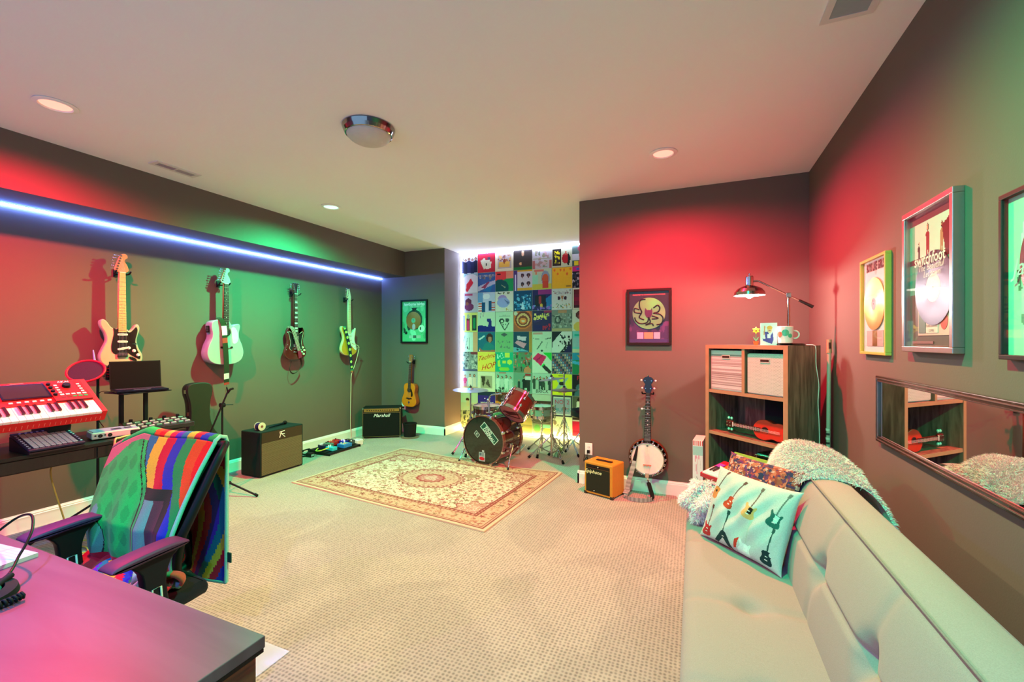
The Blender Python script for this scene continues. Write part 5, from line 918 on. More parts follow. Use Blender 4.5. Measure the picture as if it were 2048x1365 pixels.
  ('a crossed emblem on lemon yellow', [0xd8d820, ('p', [(.15, .15), (.3, .2), (.5, .4), (.7, .2), (.85, .15), (.65, .45), (.85, .8), (.7, .78), (.5, .6), (.3, .78), (.15, .8), (.35, .45)], 0x90b0a0), ('e', .5, .45, .13, .1, 0x202820), ('r', .35, .07, .65, .11, 0x706820), ('r', .35, .85, .65, .89, 0xa09820)]),
  ('an icy mountain under red capitals on black', [0x101c1c, ('p', [(.1, .95), (.2, .5), (.5, .35), (.75, .5), (1, .8), (1, 1), (.1, 1)], 0x3a6a70), ('p', [(.3, .7), (.55, .4), (.8, .6), (.5, .65)], 0xa0c0c0)])],
 # row 8
 [('a child by a plain sage wall', [0xa8bc98, ('r', .0, .6, 1, 1, 0xb0b48c), ('e', .4, .45, .1, .1, 0x483020), ('r', .32, .5, .5, .8, 0xc0b080)]),
  ('white script and stars on royal purple', [0x2a2078, ('r', 0, 0, 1, .2, 0x1a3040), ('r', .6, .8, .95, .95, 0xc8c8b0)]+[('e', x, y, .02, .02, 0xd8d8e8) for x, y in ((.2, .3), (.7, .28), (.9, .5), (.4, .35))]),
  ('an orange sunset glow over a dark plain', [0x6a3020, ('r', 0, .45, 1, .75, 0xc87828), ('e', .3, .3, .2, .2, 0x3a2818), ('e', .3, .1, .07, .05, 0xd8b070), ('n', [0xe08030, 0xb85820, 0x888878], .8, 0, .7, 1, 1)]),
  ('brown autumn leaves behind the drums', [0x5a3a28, ('n', [0x9a6030, 0x784828, 0xb88040], 1, 0, 0, 1, 1)]),
  ('three brown faces under a pale title', [0x383028, ('r', 0, 0, 1, .3, 0xa8bca8)]+[('e', .3+.2*i, .45, .1, .12, 0x40281c) for i in range(3)]+[('e', .3+.2*i, .5, .06, .08, 0x9a6848) for i in range(3)]+[('r', .1, .65, .95, 1, 0x281c18)]),
  ('a blue framed licence-plate design', [0x283038, ('r', .06, .08, .94, .92, 0xb8c8bc), ('r', .1, .13, .9, .87, 0x8898a8)]),
  ('two white dresses on charcoal', [0x505848, ('p', [(.15, .9), (.2, .3), (.3, .15), (.4, .3), (.42, .9)], 0xd8e0c8), ('p', [(.55, .9), (.6, .3), (.7, .15), (.8, .3), (.85, .9)], 0xd0d8c0), ('e', .3, .15, .08, .08, 0x202018), ('e', .7, .15, .08, .08, 0x202018)])],
 # row 9
 [('a dark willow pattern on tan, bottom left', [0xa8a070, ('n', [0x484830, 0x606040, 0x303020], 1, 0, 0, 1, 1, .05)]),
  ('a plain olive card hidden by the drums', [0x8a8458, ('n', [0x6a6848, 0xa09868], .5, 0, 0, 1, 1)]),
  ('brown portraits behind the bass drum', [0x80604a, ('n', [0x5a4030, 0xa08060], .8, 0, 0, 1, 1)]),
  ('ochre fields behind the rack tom', [0xa08848, ('r', 0, .5, 1, 1, 0x7a7040)]),
  ('a still life with green leaf and orange', [0x68745a, ('r', 0, 0, 1, .4, 0x504c40), ('e', .65, .2, .1, .09, 0x282420), ('e', .25, .65, .16, .2, 0x488040), ('e', .8, .75, .2, .2, 0xd88a40), ('r', .45, .45, 1, .6, 0x68a890)]),
  ('a fine black signature on ivory', [0xd0d0a8, ('e', .55, .72, .2, .22, 0xc0cca0), ('e', .15, .3, .08, .12, 0x88705a)]),
  ('a crimson curtain on near-black', [0x281818, ('r', 0, .1, 1, .16, 0xb0a0a0), ('r', 0, .18, 1, .6, 0xb01838), ('r', 0, .6, 1, .85, 0x781028), ('r', 0, .88, 1, .92, 0xa88888)])]]
TXT = {(5, 1): [('Techno', .105, 0, .07, .45, 0xc81818), ('HOP', .12, .03, -.075, .3, 0xc81818)], (6, 4): [('BRICK', .072, 0, -.112, .15, 0x18241c)], (6, 6): [('FLO', .085, -.01, .10, 0, 0xd02038)],
       (7, 1): [('wonder', .07, .0, -.02, .3, 0xd8d8c8)], (7, 5): [('NO. 2', .085, .0, .055, 0, 0xb03040), ('BURNS', .075, .02, -.06, 0, 0x208890)], (8, 5): [('A Rose', .06, .0, .02, .3, 0x303828)],
       (5, 4): [('EMPTY', .045, -.03, .07, 0, 0x300818)], (2, 5): [('CIRCUS', .055, 0, .085, 0, 0x6a6870)], (3, 4): [('QUEVILLE', .06, -.01, .06, 0, 0xe8e070)], (1, 1): [('MATTERHORN', .048, 0, .10, 0, 0xa89890)],
       (2, 2): [], (3, 2): [('blowfly', .02, 0, .10, 0, 0x607868)], (0, 5): [('ON', .05, -.075, .045, 0, 0xf0e020)]}
ORD = ['top', 'second', 'third', 'fourth', 'fifth', 'sixth', 'seventh', 'eighth', 'bottom']
PX_, PZ = .3035, .3085
for r_, row in enumerate(AL):
    for c_, (d, ops) in enumerate(row):
        x0 = -3.425+PX_*c_; z1 = 2.785-PZ*r_; jx, jz = rng.uniform(-.002, .002, 2)
        b = MB(); tz = .003+.002*rng.rand(); b.box(-PX_/2+.001, PX_/2-.001, -tz, -.0005, 0, PZ-.002, 0xd0ccc0, 'paper')
        b.panel(paint(ops), (-PX_/2+.002, -tz-.0003, PZ-.003), (PX_-.004, 0, 0), (0, 0, -(PZ-.004)))
        for (s, sz, tx_, tz_, sh, cc) in TXT.get((r_, c_), []): b.text(s, sz, (tx_, -tz-.0005, PZ/2+tz_), (1, 0, .25 if (r_, c_) in ((5, 1), (3, 4)) else (.8 if (r_, c_) == (5, 4) else 0)), (0, 0, 1), cc, shear=sh)
        b.build('album_cover', None, loc=(x0+PX_/2+jx, 6.0, z1-PZ+jz), tagd=('album cover with '+d, 'album cover', 'album covers tiled over the alcove wall'))
# ============================================================ drum kit
def axisM(c, ax, up=(0, 0, 1)):
    z = Vector(ax).normalized(); x = Vector(up).cross(z).normalized(); y = z.cross(x); return Matrix(((x.x, y.x, z.x, c[0]), (x.y, y.y, z.y, c[1]), (x.z, y.z, z.z, c[2]), (0, 0, 0, 1)))
def drum(t, Rr, Ln, X, shell, n=8, headc=0xe4e0dc, head2=None, lugc=0xd8d4d0, hoopc=0xd0ccc8, hm='chrome', stripes=None, hw=.022):
    """axis +z from head 1 (z=0) to head 2 (z=Ln)"""
    b = MB(); b.X = X; N = 60
    vs = [(Rr*math.cos(2*PI*j/N), Rr*math.sin(2*PI*j/N), z) for z in (0, Ln) for j in range(N)]
    b.add(vs, [(j, (j+1) % N, N+(j+1) % N, N+j) for j in range(N)], shell, 'lacquer', True); b.build('shell', t)
    for z, c, s_ in ((0, headc, -1), (Ln, head2 if head2 is not None else headc, 1)):
        b = MB(); b.X = X; b.lathe([(0, z+s_*.006), (Rr*.97, z+s_*.006), (Rr*1.01, z)], col=c, m='gloss', n=56); b.build('drum_head', t)
        b = MB(); b.X = X; b.lathe([(Rr*.985, z+s_*.014), (Rr*1.03, z+s_*.014), (Rr*1.03, z-s_*hw), (Rr*1.005, z-s_*hw)], col=hoopc, m=hm, n=60); b.build('hoop', t)
    for i in range(n):
        a = 2*PI*(i+.5)/n; cx, cy = math.cos(a), math.sin(a)
        for z0, s_ in ((0, 1), (Ln, -1)):
            b = MB(); b.X = X; zc = z0+s_*min(Ln*.3, .085); b.ball((cx*(Rr+.012), cy*(Rr+.012), zc), (.015, .015, .02), lugc, 'chrome', 10, 8)
            b.cyl((cx*(Rr+.016), cy*(Rr+.016), zc), (cx*(Rr+.018), cy*(Rr+.018), z0-s_*.012), .0032, col=lugc, m='chrome', n=8); b.cyl((cx*(Rr+.018), cy*(Rr+.018), z0-s_*.006), (cx*(Rr+.018), cy*(Rr+.018), z0-s_*.022), .006, col=lugc, m='chrome', n=8); b.build('lug', t)
def dstand(t, h, feet, r=.011, zh=.30, zb=.10, col=0xc8c4c0, pole_top=None):
    b = MB(); b.cyl((0, 0, .03), (0, 0, h*.55), r*1.15, col=col, m='chrome', n=14); b.cyl((0, 0, h*.55), pole_top or (0, 0, h), r*.75, col=col, m='chrome', n=12); b.cyl((0, 0, h*.53), (0, 0, h*.57), r*1.8, col=col, m='chrome', n=14); b.cyl((0, 0, zh-.015), (0, 0, zh+.02), r*1.9, col=col, m='chrome', n=14); b.build('pole', t)
    b = MB(); b.cyl((r*1.3, 0, h*.55), (r*1.3+.035, 0, h*.55), .006, col=col, m='chrome'); b.box(r+.03, r+.04, -.012, .012, h*.55-.008, h*.55+.008, col, 'chrome'); b.build('wing_nut', t)
    for (x, y) in feet:
        n = Vector((-y, x, 0)).normalized()*.010; b = MB()
        for s_ in (-1, 1): b.tube([Vector((x*.05, y*.05, zh))+n*s_, Vector((x*.93, y*.93, .03))+n*s_], .0055, col, 'chrome', 8)
        for s_ in (-1, 1): b.tube([Vector((x*.04, y*.04, zb-.03))+n*s_, Vector((x*.52, y*.52, zh*.5))+n*s_], .0045, col, 'chrome', 8)
        lg = b.build('leg', t); b = MB(); b.tube([(x*.90, y*.90, .038), (x*1.0, y*1.0, .012)], [.013, .017], 0x0d0d0d, 'rubber', 10); b.build('rubber_foot', lg)
def cymbal(t, c, Rr, ax=(0, 0, 1), col=0xc8b8c0):
    b = MB(); b.X = axisM(c, ax, (0, 1, 0)); pr = [(0, .030), (.012, .029), (.03, .020), (.038, .008)]+[(.04+(Rr-.04)*i/8, .007-.012*(i/8)**1.2) for i in range(9)]; b.lathe(pr, col=col, m='metal', n=56); b.lathe([(r, z-.0015) for r, z in pr], col=col, m='metal', n=56); b.build('cymbal', t)
    b = MB(); b.X = axisM(c, ax, (0, 1, 0)); b.cyl((0, 0, .03), (0, 0, .06), .005, col=0x444444, m='metal', n=10); b.cyl((0, 0, .03), (0, 0, .042), .016, col=0x2a1a1a, m='fabric', n=14); b.build('wing_nut', t)
# bass drum
ax = Vector((.143, .989, 0)).normalized(); RB = .272
t = thing('bass_drum', 'dark red bass drum with a black front head bearing stickers, behind the rug', 'drum', (-2.196, 4.36, 0)); X = axisM((0, 0, RB+.016), ax); drum(t, RB, .40, X, 0x3c0e0a, 8, 0x0e120c, 0xd8d4cc, hoopc=0x6a3a34, hm='lacquer', hw=.03)
b = MB(); b.X = axisM((0, 0, RB+.016), ax); fx = b.X
def headpatch(b, cx, cz, w_, h_, ang, col, bc, ty=-.0075):
    # in drum space: x axis -> world; viewed from the front x is mirrored
    M = Matrix.Translation((-cx, cz, ty)) @ Matrix.Rotation(-ang, 4, 'Z')
    X0 = b.X.copy(); b.X = b.X @ M; b.box(-w_/2, w_/2, -h_/2, h_/2, 0, .0008, bc, 'print'); b.box(-w_/2+.006, w_/2-.006, -h_/2+.006, h_/2-.006, -.0006, 0, col, 'print'); Y = b.X.copy(); b.X = X0; return Y
upv = fx.to_3x3() @ Vector((0, 1, 0)); rt = -(fx.to_3x3() @ Vector((1, 0, 0)))
if upv.z < 0: upv = -upv
if rt.x < 0: rt = -rt
nf = Vector((-ax.x, -ax.y, 0)); cen = Vector((0, 0, RB+.016))+nf*.0085
def sticker(name, cx, cz, w_, h_, ang, layers):
    b = MB(); ca, sa = math.cos(ang), math.sin(ang); u = rt*ca+Vector((0, 0, 1))*sa; v = Vector((0, 0, 1))*ca-rt*sa; o = cen+rt*cx+Vector((0, 0, 1))*cz
    for i, (x0, x1, z0, z1, c) in enumerate(layers):
        q = o+nf*(.0004*(i+1)); b.add([q+u*x0+v*z0, q+u*x1+v*z0, q+u*x1+v*z1, q+u*x0+v*z1], [(0, 1, 2, 3)], c, 'print')
    return b, o+nf*.0024, u, v
b, o, u, v = sticker('s', .085, .085, .26, .09, -.78, [(-.135, .135, -.043, .043, 0xa8c0b4), (-.127, .127, -.035, .035, 0x1c4a3c)])
b.text('WILD', .044, o+v*.016-u*.03, u, v, 0xc8dcd0, bold=.001); b.text('CHAPEAU', .044, o-v*.018+u*.01, u, v, 0xc8dcd0, bold=.001); b.build('sticker', t, 'green and white slanted sticker')
b, o, u, v = sticker('s', -.085, .06, .06, .06, -.75, [(-.034, .034, -.026, .026, 0xb0b8b0), (-.029, .029, -.021, .021, 0x3a4a44)]); b.text('R', .036, o, u, v, 0xd0d8d0); b.build('sticker', t, 'small grey square sticker')
b, o, u, v = sticker('s', -.015, -.185, .08, .12, -.02, [(-.042, .042, -.055, .045, 0xa0a8a8), (.0, .03, -.0, .07, 0xa8b0b0), (-.034, -.004, .005, .038, 0x506068), (.004, .010, .0, .055, 0x304048), (.018, .024, .0, .055, 0x304048)])
q = [o+u*(.036*math.cos(a))+v*(-.025+.02*math.sin(a)) for a in np.linspace(0, 2*PI, 24, endpoint=False)]; b.add(q, [tuple(range(24))], 0xc02030, 'print'); b.build('sticker', t, 'grey sticker with a red oval')
for i in range(8):
    a = 2*PI*(i+.5)/8; b = MB(); b.X = X; b.cb((math.cos(a)*(RB+.012), math.sin(a)*(RB+.012), -.004), (.03, .03, .035), 0xd8d4d0, 'chrome'); b.build('claw_hook', t, bev=.004)
for s_ in (-1, 1):
    b = MB(); p0 = Vector((0, 0, RB+.016))+ax*.13+rt*(s_*(RB+.01))-Vector((0, 0, .05)); p1 = p0+rt*s_*.02; f = Vector((p0.x+rt.x*s_*.05-ax.x*.10, p0.y-.16, .012)); b.tube([p0, p1, p1*.5+f*.5, f], [.010, .011, .009, .007], 0xd0ccc8, 'chrome', 10); lg = b.build('spur', t); b = MB(); b.tube([f+Vector((0, .01, .02)), f+Vector((0, 0, -.004))], [.009, .011], 0x101010, 'rubber'); b.build('rubber_foot', lg)
    b = MB(); b.cb(p0, (.03, .06, .05), 0xd0ccc8, 'chrome'); b.build('spur_bracket', t, bev=.006)
b = MB(); top = Vector((0, 0, 2*RB+.016))+ax*.12; b.cb(top+Vector((0, 0, .012)), (.06, .07, .03), 0xd0d0d8, 'chrome'); b.cyl(top, top+Vector((-.015, 0, .17)), .012, col=0xc8ccd8, m='chrome'); b.tube(cat([top+Vector((-.015, 0, .16)), top+Vector((.02, -.01, .22)), top+Vector((.09, -.02, .24)), top+Vector((.17, -.03, .25))], closed=False), .009, 0xd0d0d8, 'chrome'); b.ball(top+Vector((-.012, 0, .165)), .02, 0xd0d0d8, 'chrome'); b.build('tom_holder', t)
# rack tom
t = thing('rack_tom', 'glossy red tom drum tilted above the bass drum with its lower head showing', 'drum', (-1.90, 4.53, 0)); ax2 = Vector((.26, .64, .70)).normalized()
c0 = Vector((-1.905, 4.50, .585)); X = axisM(c0-Vector((-1.90, 4.53, 0)), ax2); drum(t, .158, .24, X, 0x5c0e0a, 6, 0xb87a72, 0xd8d0cc, hoopc=0xc8c4c8)
b = MB(); b.X = X; b.add([(.10, .06, -.0075), (-.12, .02, -.0075), (-.12, -.0, -.0075), (.06, -.03, -.0075)], [(0, 1, 2, 3)], 0x5a2a28, 'print'); b.tube([(.12, .03, -.008), (-.11, .05, -.008), (-.08, -.07, -.008), (.12, -.03, -.008)], .006, 0x4a201e, 'print', 4); b.build('head_marking', t)
b = MB(); b.X = X; b.cb((.14, .10, .12), (.05, .05, .06), 0xd0d0d4, 'chrome'); b.build('bracket', t, bev=.005)
# floor tom (left, behind) and snare (right)
t = thing('floor_tom', 'low dark floor tom with a pale blue-grey head, behind the left of the bass drum', 'drum', (-2.43, 4.93, 0)); drum(t, .178, .30, Matrix.Translation((0, 0, .28)), 0x3a1418, 8, 0xd8d8e8)
for i in range(3): a = 2*PI*i/3+.9; b = MB(); x, y = .20*math.cos(a), .20*math.sin(a); b.tube([(x, y, .48), (x, y, .10), (x*1.12, y*1.12, .03)], .006, 0xd0d0d0, 'chrome', 8); b.cyl((x*1.1, y*1.1, .03), (x*1.14, y*1.14, .005), .012, col=0x111111, m='rubber'); b.cb((x*.98, y*.98, .40), (.03, .03, .05), 0xd0d0d0, 'chrome'); b.build('leg', t)
t = thing('snare_drum', 'shallow silver snare drum on its stand right of the bass drum', 'drum', (-1.76, 5.12, 0)); drum(t, .15, .12, Matrix.Translation((0, 0, .465)), 0x9aa090, 8, 0xe0e8e0, lugc=0xd8d8c8)
t = thing('snare_stand', 'chrome tripod stand with a basket holding the snare drum', 'drum stand', (-1.76, 5.12, 0)); dstand(t, .40, [(-.22, .10), (.20, .12), (.03, -.26)], .011, .20, .09)
for i in range(3): a = 2*PI*i/3; b = MB(); b.tube(cat([(0, 0, .37), (.08*math.cos(a), .08*math.sin(a), .39), (.156*math.cos(a), .156*math.sin(a), .425), (.172*math.cos(a), .172*math.sin(a), .462)], closed=False), .006, 0xc8c4b0, 'chrome'); b.build('basket_arm', t)
# cymbal stands
t = thing('cymbal_stand', 'chrome cymbal stand with a wide cymbal at the left of the drum kit', 'cymbal stand', (-2.60, 4.80, 0)); dstand(t, .80, [(-.15, -.20), (.06, -.24), (.05, .26)], .012, .32, .14); cymbal(t, (0, 0, .795), .225, (.03, -.02, 1), 0xb8b4cc)
t = thing('cymbal_stand', 'tallest chrome cymbal stand right of the bass drum, holding a flat crash cymbal', 'cymbal stand', (-1.57, 4.93, 0)); dstand(t, .98, [(-.26, -.10), (.20, -.19), (.04, .28)], .013, .27, .10); cymbal(t, (0, 0, .955), .16, (-.12, -.03, 1), 0xc0a8b8)
t = thing('hi_hat_stand', 'chrome hi-hat stand with paired cymbals between the crash stand and the red wall', 'hi-hat stand', (-1.50, 5.22, 0)); dstand(t, 1.02, [(.22, -.12), (-.14, -.20), (-.02, .26)], .011, .42, .12)
cymbal(t, (0, 0, .80), .165, (0, 0, 1), 0xc89a9c); b = MB(); b.X = Matrix.Translation((0, 0, .785)) @ Matrix.Rotation(PI, 4, 'X'); b.lathe([(0, .03), (.03, .02), (.038, .008), (.165, -.004)], col=0xb88a8a, m='metal', n=48); b.build('cymbal', t)
b = MB(); b.X = Matrix.Translation((-.03, -.16, 0)) @ Matrix.Rotation(.25, 4, 'X'); b.box(-.035, .035, -.10, .16, .03, .042, 0xb8b4b0, 'chrome'); b.build('foot_pedal', t, bev=.004)
b = MB(); b.tube(cat([(-.06, -.02, .05), (-.05, .0, .20), (0, 0, .26), (.05, 0, .20), (.06, -.02, .05)], closed=False), .006, 0xb0a890, 'chrome'); b.build('pedal_yoke', t)
t = thing('kick_pedal', 'chrome kick drum pedal behind the bass drum', 'drum pedal', (-2.03, 4.93, 0)); b = MB(); b.X = Matrix.Rotation(.22, 4, 'X'); b.box(-.04, .04, -.02, .24, .02, .03, 0xb0a8a0, 'metal'); b.build('footboard', t, bev=.003); b = MB()
for x in (-.05, .05): b.cyl((x, 0, .0), (x, 0, .22), .008, col=0xc8c4c0, m='chrome')
b.cyl((-.055, 0, .21), (.055, 0, .21), .009, col=0xc8c4c0, m='chrome'); b.build('frame', t); b = MB(); b.cyl((0, 0, .21), (0, .02, .33), .005, col=0xc8c4c0, m='chrome'); b.cyl((0, -.0, .33), (0, .045, .34), .026, col=0xd8d4d0, m='fabric'); b.build('beater', t)
t = thing('drum_throne', 'round-legged drum stool half hidden by the corner of the red wall', 'stool', (-1.28, 5.35, 0)); dstand(t, .46, [(-.22, -.10), (.16, -.16), (.02, .24)], .013, .30, .1); b = MB(); b.lathe([(0, .46), (.15, .46), (.165, .475), (.165, .53), (.15, .55), (0, .555)], col=0x1c1c20, m='rubber', n=36); b.build('cushion', t)
# ============================================================ framed discs
FRM = {}
def framed(name, label, loc, rz, w_, h_, d, fw, fcol, fm_, art, mat_=None, side=None):
    """loc: bottom centre on the wall; front local -Y"""
    t = thing(name, label, 'framed disc', loc, rz); b = MB()
    for (x0, x1, z0, z1) in ((-w_/2, w_/2, 0, fw), (-w_/2, w_/2, h_-fw, h_), (-w_/2, -w_/2+fw, fw, h_-fw), (w_/2-fw, w_/2, fw, h_-fw)): b.box(x0, x1, -d, 0, z0, z1, fcol, fm_)
    b.build('frame', t, bev=.002); b = MB(); iw, ih = w_-2*fw, h_-2*fw; b.box(-iw/2, iw/2, -d*.35, -.002, fw, h_-fw, 0x888888, 'paper'); y = -d*.35-.0006
    b.build('backing', t); parts = art(t, y, iw, ih, fw); b = MB(); b.box(-iw/2, iw/2, -d*.86, -d*.86+.002, fw, h_-fw, 0xffffff, glass()); b.build('glass_pane', t); return t
DISC = {}
def discmat(name, c, rough=.34):
    """grooved metal disc: radial anisotropic-looking bands from the angle around its centre"""
    m, t, b = nt(name); N = t.nodes; L = t.links; tc = N.new('ShaderNodeTexCoord'); sx = N.new('ShaderNodeSeparateXYZ'); L.new(tc.outputs['Object'], sx.inputs[0])
    wv = N.new('ShaderNodeTexWave'); wv.wave_type = 'RINGS'; wv.rings_direction = 'SPHERICAL'; wv.inputs['Scale'].default_value = 120; L.new(tc.outputs['Object'], wv.inputs[0])
    bp = N.new('ShaderNodeBump'); bp.inputs['Strength'].default_value = .25; bp.inputs['Distance'].default_value = .0006; L.new(wv.outputs['Fac'], bp.inputs['Height']); L.new(bp.outputs[0], b.inputs['Normal'])
    b.inputs['Base Color'].default_value = (*lin(c), 1); b.inputs['Metallic'].default_value = 1; b.inputs['Roughness'].default_value = rough; b.inputs['Anisotropic'].default_value = .6; return m
def disc(t, cx, y, cz, r, mat_, labc, labr=.3, text=None, hole=True):
    b = MB(); b.X = Matrix.Translation((0, 0, 0)); b.lathe([(0, 0), (r, 0), (r, .003), (0, .003)], (0, 0, 0), (0, -1, 0), 0xffffff, mat_, 64); d = b.build('disc', t, loc=(cx, y-.003, cz))
    b = MB(); b.lathe([(0, .0032), (r*labr, .0032)], (0, 0, 0), (0, -1, 0), labc, 'print', 36); b.lathe([(0, .0036), (r*.035, .0036)], (0, 0, 0), (0, -1, 0), 0x303030, 'print', 12)
    if text: b.text(text, r*.12, (0, -.0042, r*.12), col=0x333333)
    b.build('centre_label', d)
def plate(t, x0, x1, z0, z1, y, c, name='plate', m='metal', txt=None, tc_=0x303030):
    b = MB(); b.box(x0, x1, y-.002, y, z0, z1, c, m)
    if txt:
        n = len(txt)
        for i, s in enumerate(txt): b.text(s, (z1-z0)/n*.7, ((x0+x1)/2, y-.0025, z1-(i+.5)*(z1-z0)/n), col=tc_)
    b.build(name, t)
SIL, GOLD, COP = discmat('disc_silver', 0x72707e), discmat('disc_gold', 0xd8a860), discmat('disc_copper', 0xa8706a)
def artprint(t, y, iw, ih, fw, ras, name='poster'):
    b = MB(); b.panel(ras, (-iw/2, y, fw+ih), (iw, 0, 0), (0, 0, -ih)); return b.build(name, t)
# teal wall plaque
def aT(t, y, iw, ih, fw):
    q = R(60, 84, 0x5ab884); q.n([0x70cc98, 0x4aa070, 0x8ad8b0], .4, 0, 0, 1, 1, .1); q.e(.5, .46, .34, .25, 0x2a4a3c); q.p([(.38, .17), (.62, .17), (.5, .28)], 0x18241e); q.n([0x182820, 0x2a4038], .7, .05, .58, .4, .82, .05); q.e(.8, .68, .13, .09, 0xc8e8d0); q.r(.74, .64, .78, .72, 0x203028); q.r(.28, .84, .44, .92, 0xa8c0b0); q.r(.45, .84, .58, .92, 0x505850); q.r(.6, .84, .76, .92, 0xa8b8a8)
    artprint(t, y, iw, ih, fw, q); disc(t, -.01, y-.001, fw+ih*.52, .135, GOLD, 0x6ab090, .28, 'H H')
    b = MB(); b.text('hawthorne heights', .066, (0, y-.0012, fw+ih*.925), col=0xe8f4ea, squash=.76, bold=.002); b.text('IF ONLY YOU WERE LONELY', .018, (.04, y-.0012, fw+ih*.865), col=0xd8ecd8); b.build('title', t)
    b = MB(); b.ball((0, y-.012, fw+ih*.36), (.03, .006, .05), 0xb8a8b8, 'satin'); b.build('small_ornament', t)
framed('framed_record', 'black-framed green gold-disc award with hawthorne heights title on the teal wall', (-3.965, 5.52, 1.38), 0, .485, .665, .035, .022, 0x101616, 'satin', aT)
# red wall plaque
def aR(t, y, iw, ih, fw):
    q = R(60, 78, 0x2a1a1c); q.r(0, .62, 1, 1, 0x401c48); q.n([0x4c2454, 0x2c1030, 0x583060, 0x181018], .7, 0, .55, 1, 1, .07); q.r(.0, .93, 1, 1, 0x402a60); artprint(t, y, iw, ih, fw, q)
    cz = fw+ih*.57; disc(t, .0, y-.001, cz, .146, GOLD, 0x5a2a48, .22)
    yy = y-.010
    for pts in ([(-.02, .11), (-.055, .10), (-.058, .05), (-.045, .01), (-.06, -.03), (-.03, -.05)], [(-.09, -.03), (-.08, -.06), (-.05, -.08), (-.01, -.07), (0, -.03)], [(.03, .04), (.055, .06), (.07, .04), (.06, .01), (.03, .0), (.07, -.01), (.09, -.04), (.08, -.08), (.05, -.09)], [(-.06, .03), (-.09, .04), (-.09, .01), (-.05, 0)], [(0, -.03), (.01, -.07), (-.02, -.09), (.02, -.08), (.03, -.10)], [(.02, -.02), (.06, -.04), (.02, -.045)]):
        b = MB(); b.tube(cat([(x*1.4, yy, cz+z*1.2) for x, z in pts], 6, False), .0065, 0x1a0e12, 'print', 6); b.build('tentacle', t)
    b = MB(); b.prism([(x, cz+z) for x, z in c2([(-.03, .05), (-.015, .03), (.015, .03), (.03, .05), (.03, .0), (.015, -.04), (0, -.05), (-.02, -.035), (-.035, 0)], 3)], yy-.001, yy+.001, 0x4a1a3a, 'print'); b.build('centre_motif', t)
    for x0, x1, c in ((-.105, -.048, 0xe0a0c0), (-.042, .038, 0xc89060), (.044, .10, 0x98a8b8)): plate(t, x0, x1, fw+.035, fw+.095, y-.001, c, m='print')
    b = MB(); b.text('PRESENTED TO COMMEMORATE GOLD SALES', .014, (.0, y-.0015, fw+ih*.935), col=0xe88a80); b.build('title', t)
framed('framed_record', 'black-framed gold-disc award with a dark tentacle design on the red wall', (-.388, 4.2, 1.372), 0, .40, .525, .032, .024, 0x1c100c, 'satin', aR)
# right wall, three
def aA(t, y, iw, ih, fw):
    q = R(40, 60, 0xe4dede); q.e(.52, .14, .05, .02, 0xc8c0c0); artprint(t, y, iw, ih, fw, q); disc(t, 0, y-.001, fw+ih*.52, .135, GOLD, 0xb8b0b8, .24, 'BLG')
    b = MB(); b.text('BOYS LIKE GIRLS', .058, (0, y-.0012, fw+ih*.925), col=0x4a1822, squash=.54, bold=.003); b.build('title', t); plate(t, -.11, -.03, fw+.03, fw+.11, y-.001, 0xb8b0b0, m='print'); plate(t, -.03, .035, fw+.03, fw+.11, y-.001, 0xb88a50); plate(t, .035, .11, fw+.03, fw+.11, y-.001, 0xb0a8a8, m='print')
framed('framed_record', 'gold-coloured frame with a gold disc under BOYS LIKE GIRLS lettering on the right wall', (.87, 2.77, 1.34), -PI/2, .345, .505, .026, .014, 0xc8a850, 'satin', aA)
def aB(t, y, iw, ih, fw):
    q = R(70, 96, 0x5a5450); q.r(0, 0, 1, .07, 0x6a3a48); q.r(0, .07, 1, .38, 0xbcd4c8); q.r(0, .07, .12, .38, 0x60b8a0); q.r(0, .33, 1, .38, 0x5a3038); q.r(0, .38, 1, .60, 0x4a9a88)
    for x, y_, hh, c in ((.22, .2, .19, 0x2a1418), (.42, .09, .27, 0x8a2028), (.72, .12, .24, 0xa87858), (.95, .14, .22, 0x384858)): q.person(x, y_, hh, c)
    q.r(.64, .14, .8, .34, 0x8a2428) if 0 else None; q.p([(.72, .16), (.9, .10), (.92, .33), (.78, .33)], 0x6a1a20); q.r(.22, .38, .30, .6, 0x201818)
    artprint(t, y, iw, ih, fw, q); disc(t, .03, y-.001, fw+ih*.42, .145, SIL, 0xd8d4dc, .38, None)
    b = MB(); b.text('switchfoot', .062, (.01, y-.011, fw+ih*.635), col=0xe8e4d8, squash=.9, bold=.001); b.text('The Beautiful', .036, (.02, y-.011, fw+ih*.575), col=0xe0dcd0, shear=.3); b.text('Letdown', .036, (.03, y-.011, fw+ih*.525), col=0xe0dcd0, shear=.3); b.build('title', t)
    plate(t, -.10, .15, fw+.045, fw+.155, y-.001, 0xc8b0a8, m='print'); plate(t, -.09, -.035, fw+.055, fw+.145, y-.003, 0x607878, 'small_cover', 'print'); plate(t, -.03, .06, fw+.055, fw+.145, y-.003, 0xd8ccc4, 'engraved_plate', 'print', ['PRESENTED TO', 'TO COMMEMORATE', 'THE SALE OF MORE', 'THAN 2,000,000', 'COPIES']); b = MB(); b.prism([(.102+.026*math.cos(a), fw+.10+.034*math.sin(a)) for a in np.linspace(0, 6.1, 20)], y-.004, y-.003, 0xd04a40, 'print'); b.build('red_emblem', t)
    plate(t, -.15, .02, fw+.012, fw+.022, y-.001, 0xb89a90, 'name_strip')
framed('framed_record', 'large silver-framed platinum disc award with switchfoot lettering on the right wall', (.87, 2.195, 1.365), -PI/2, .40, .59, .034, .022, 0xc8b0ac, 'metal', aB)
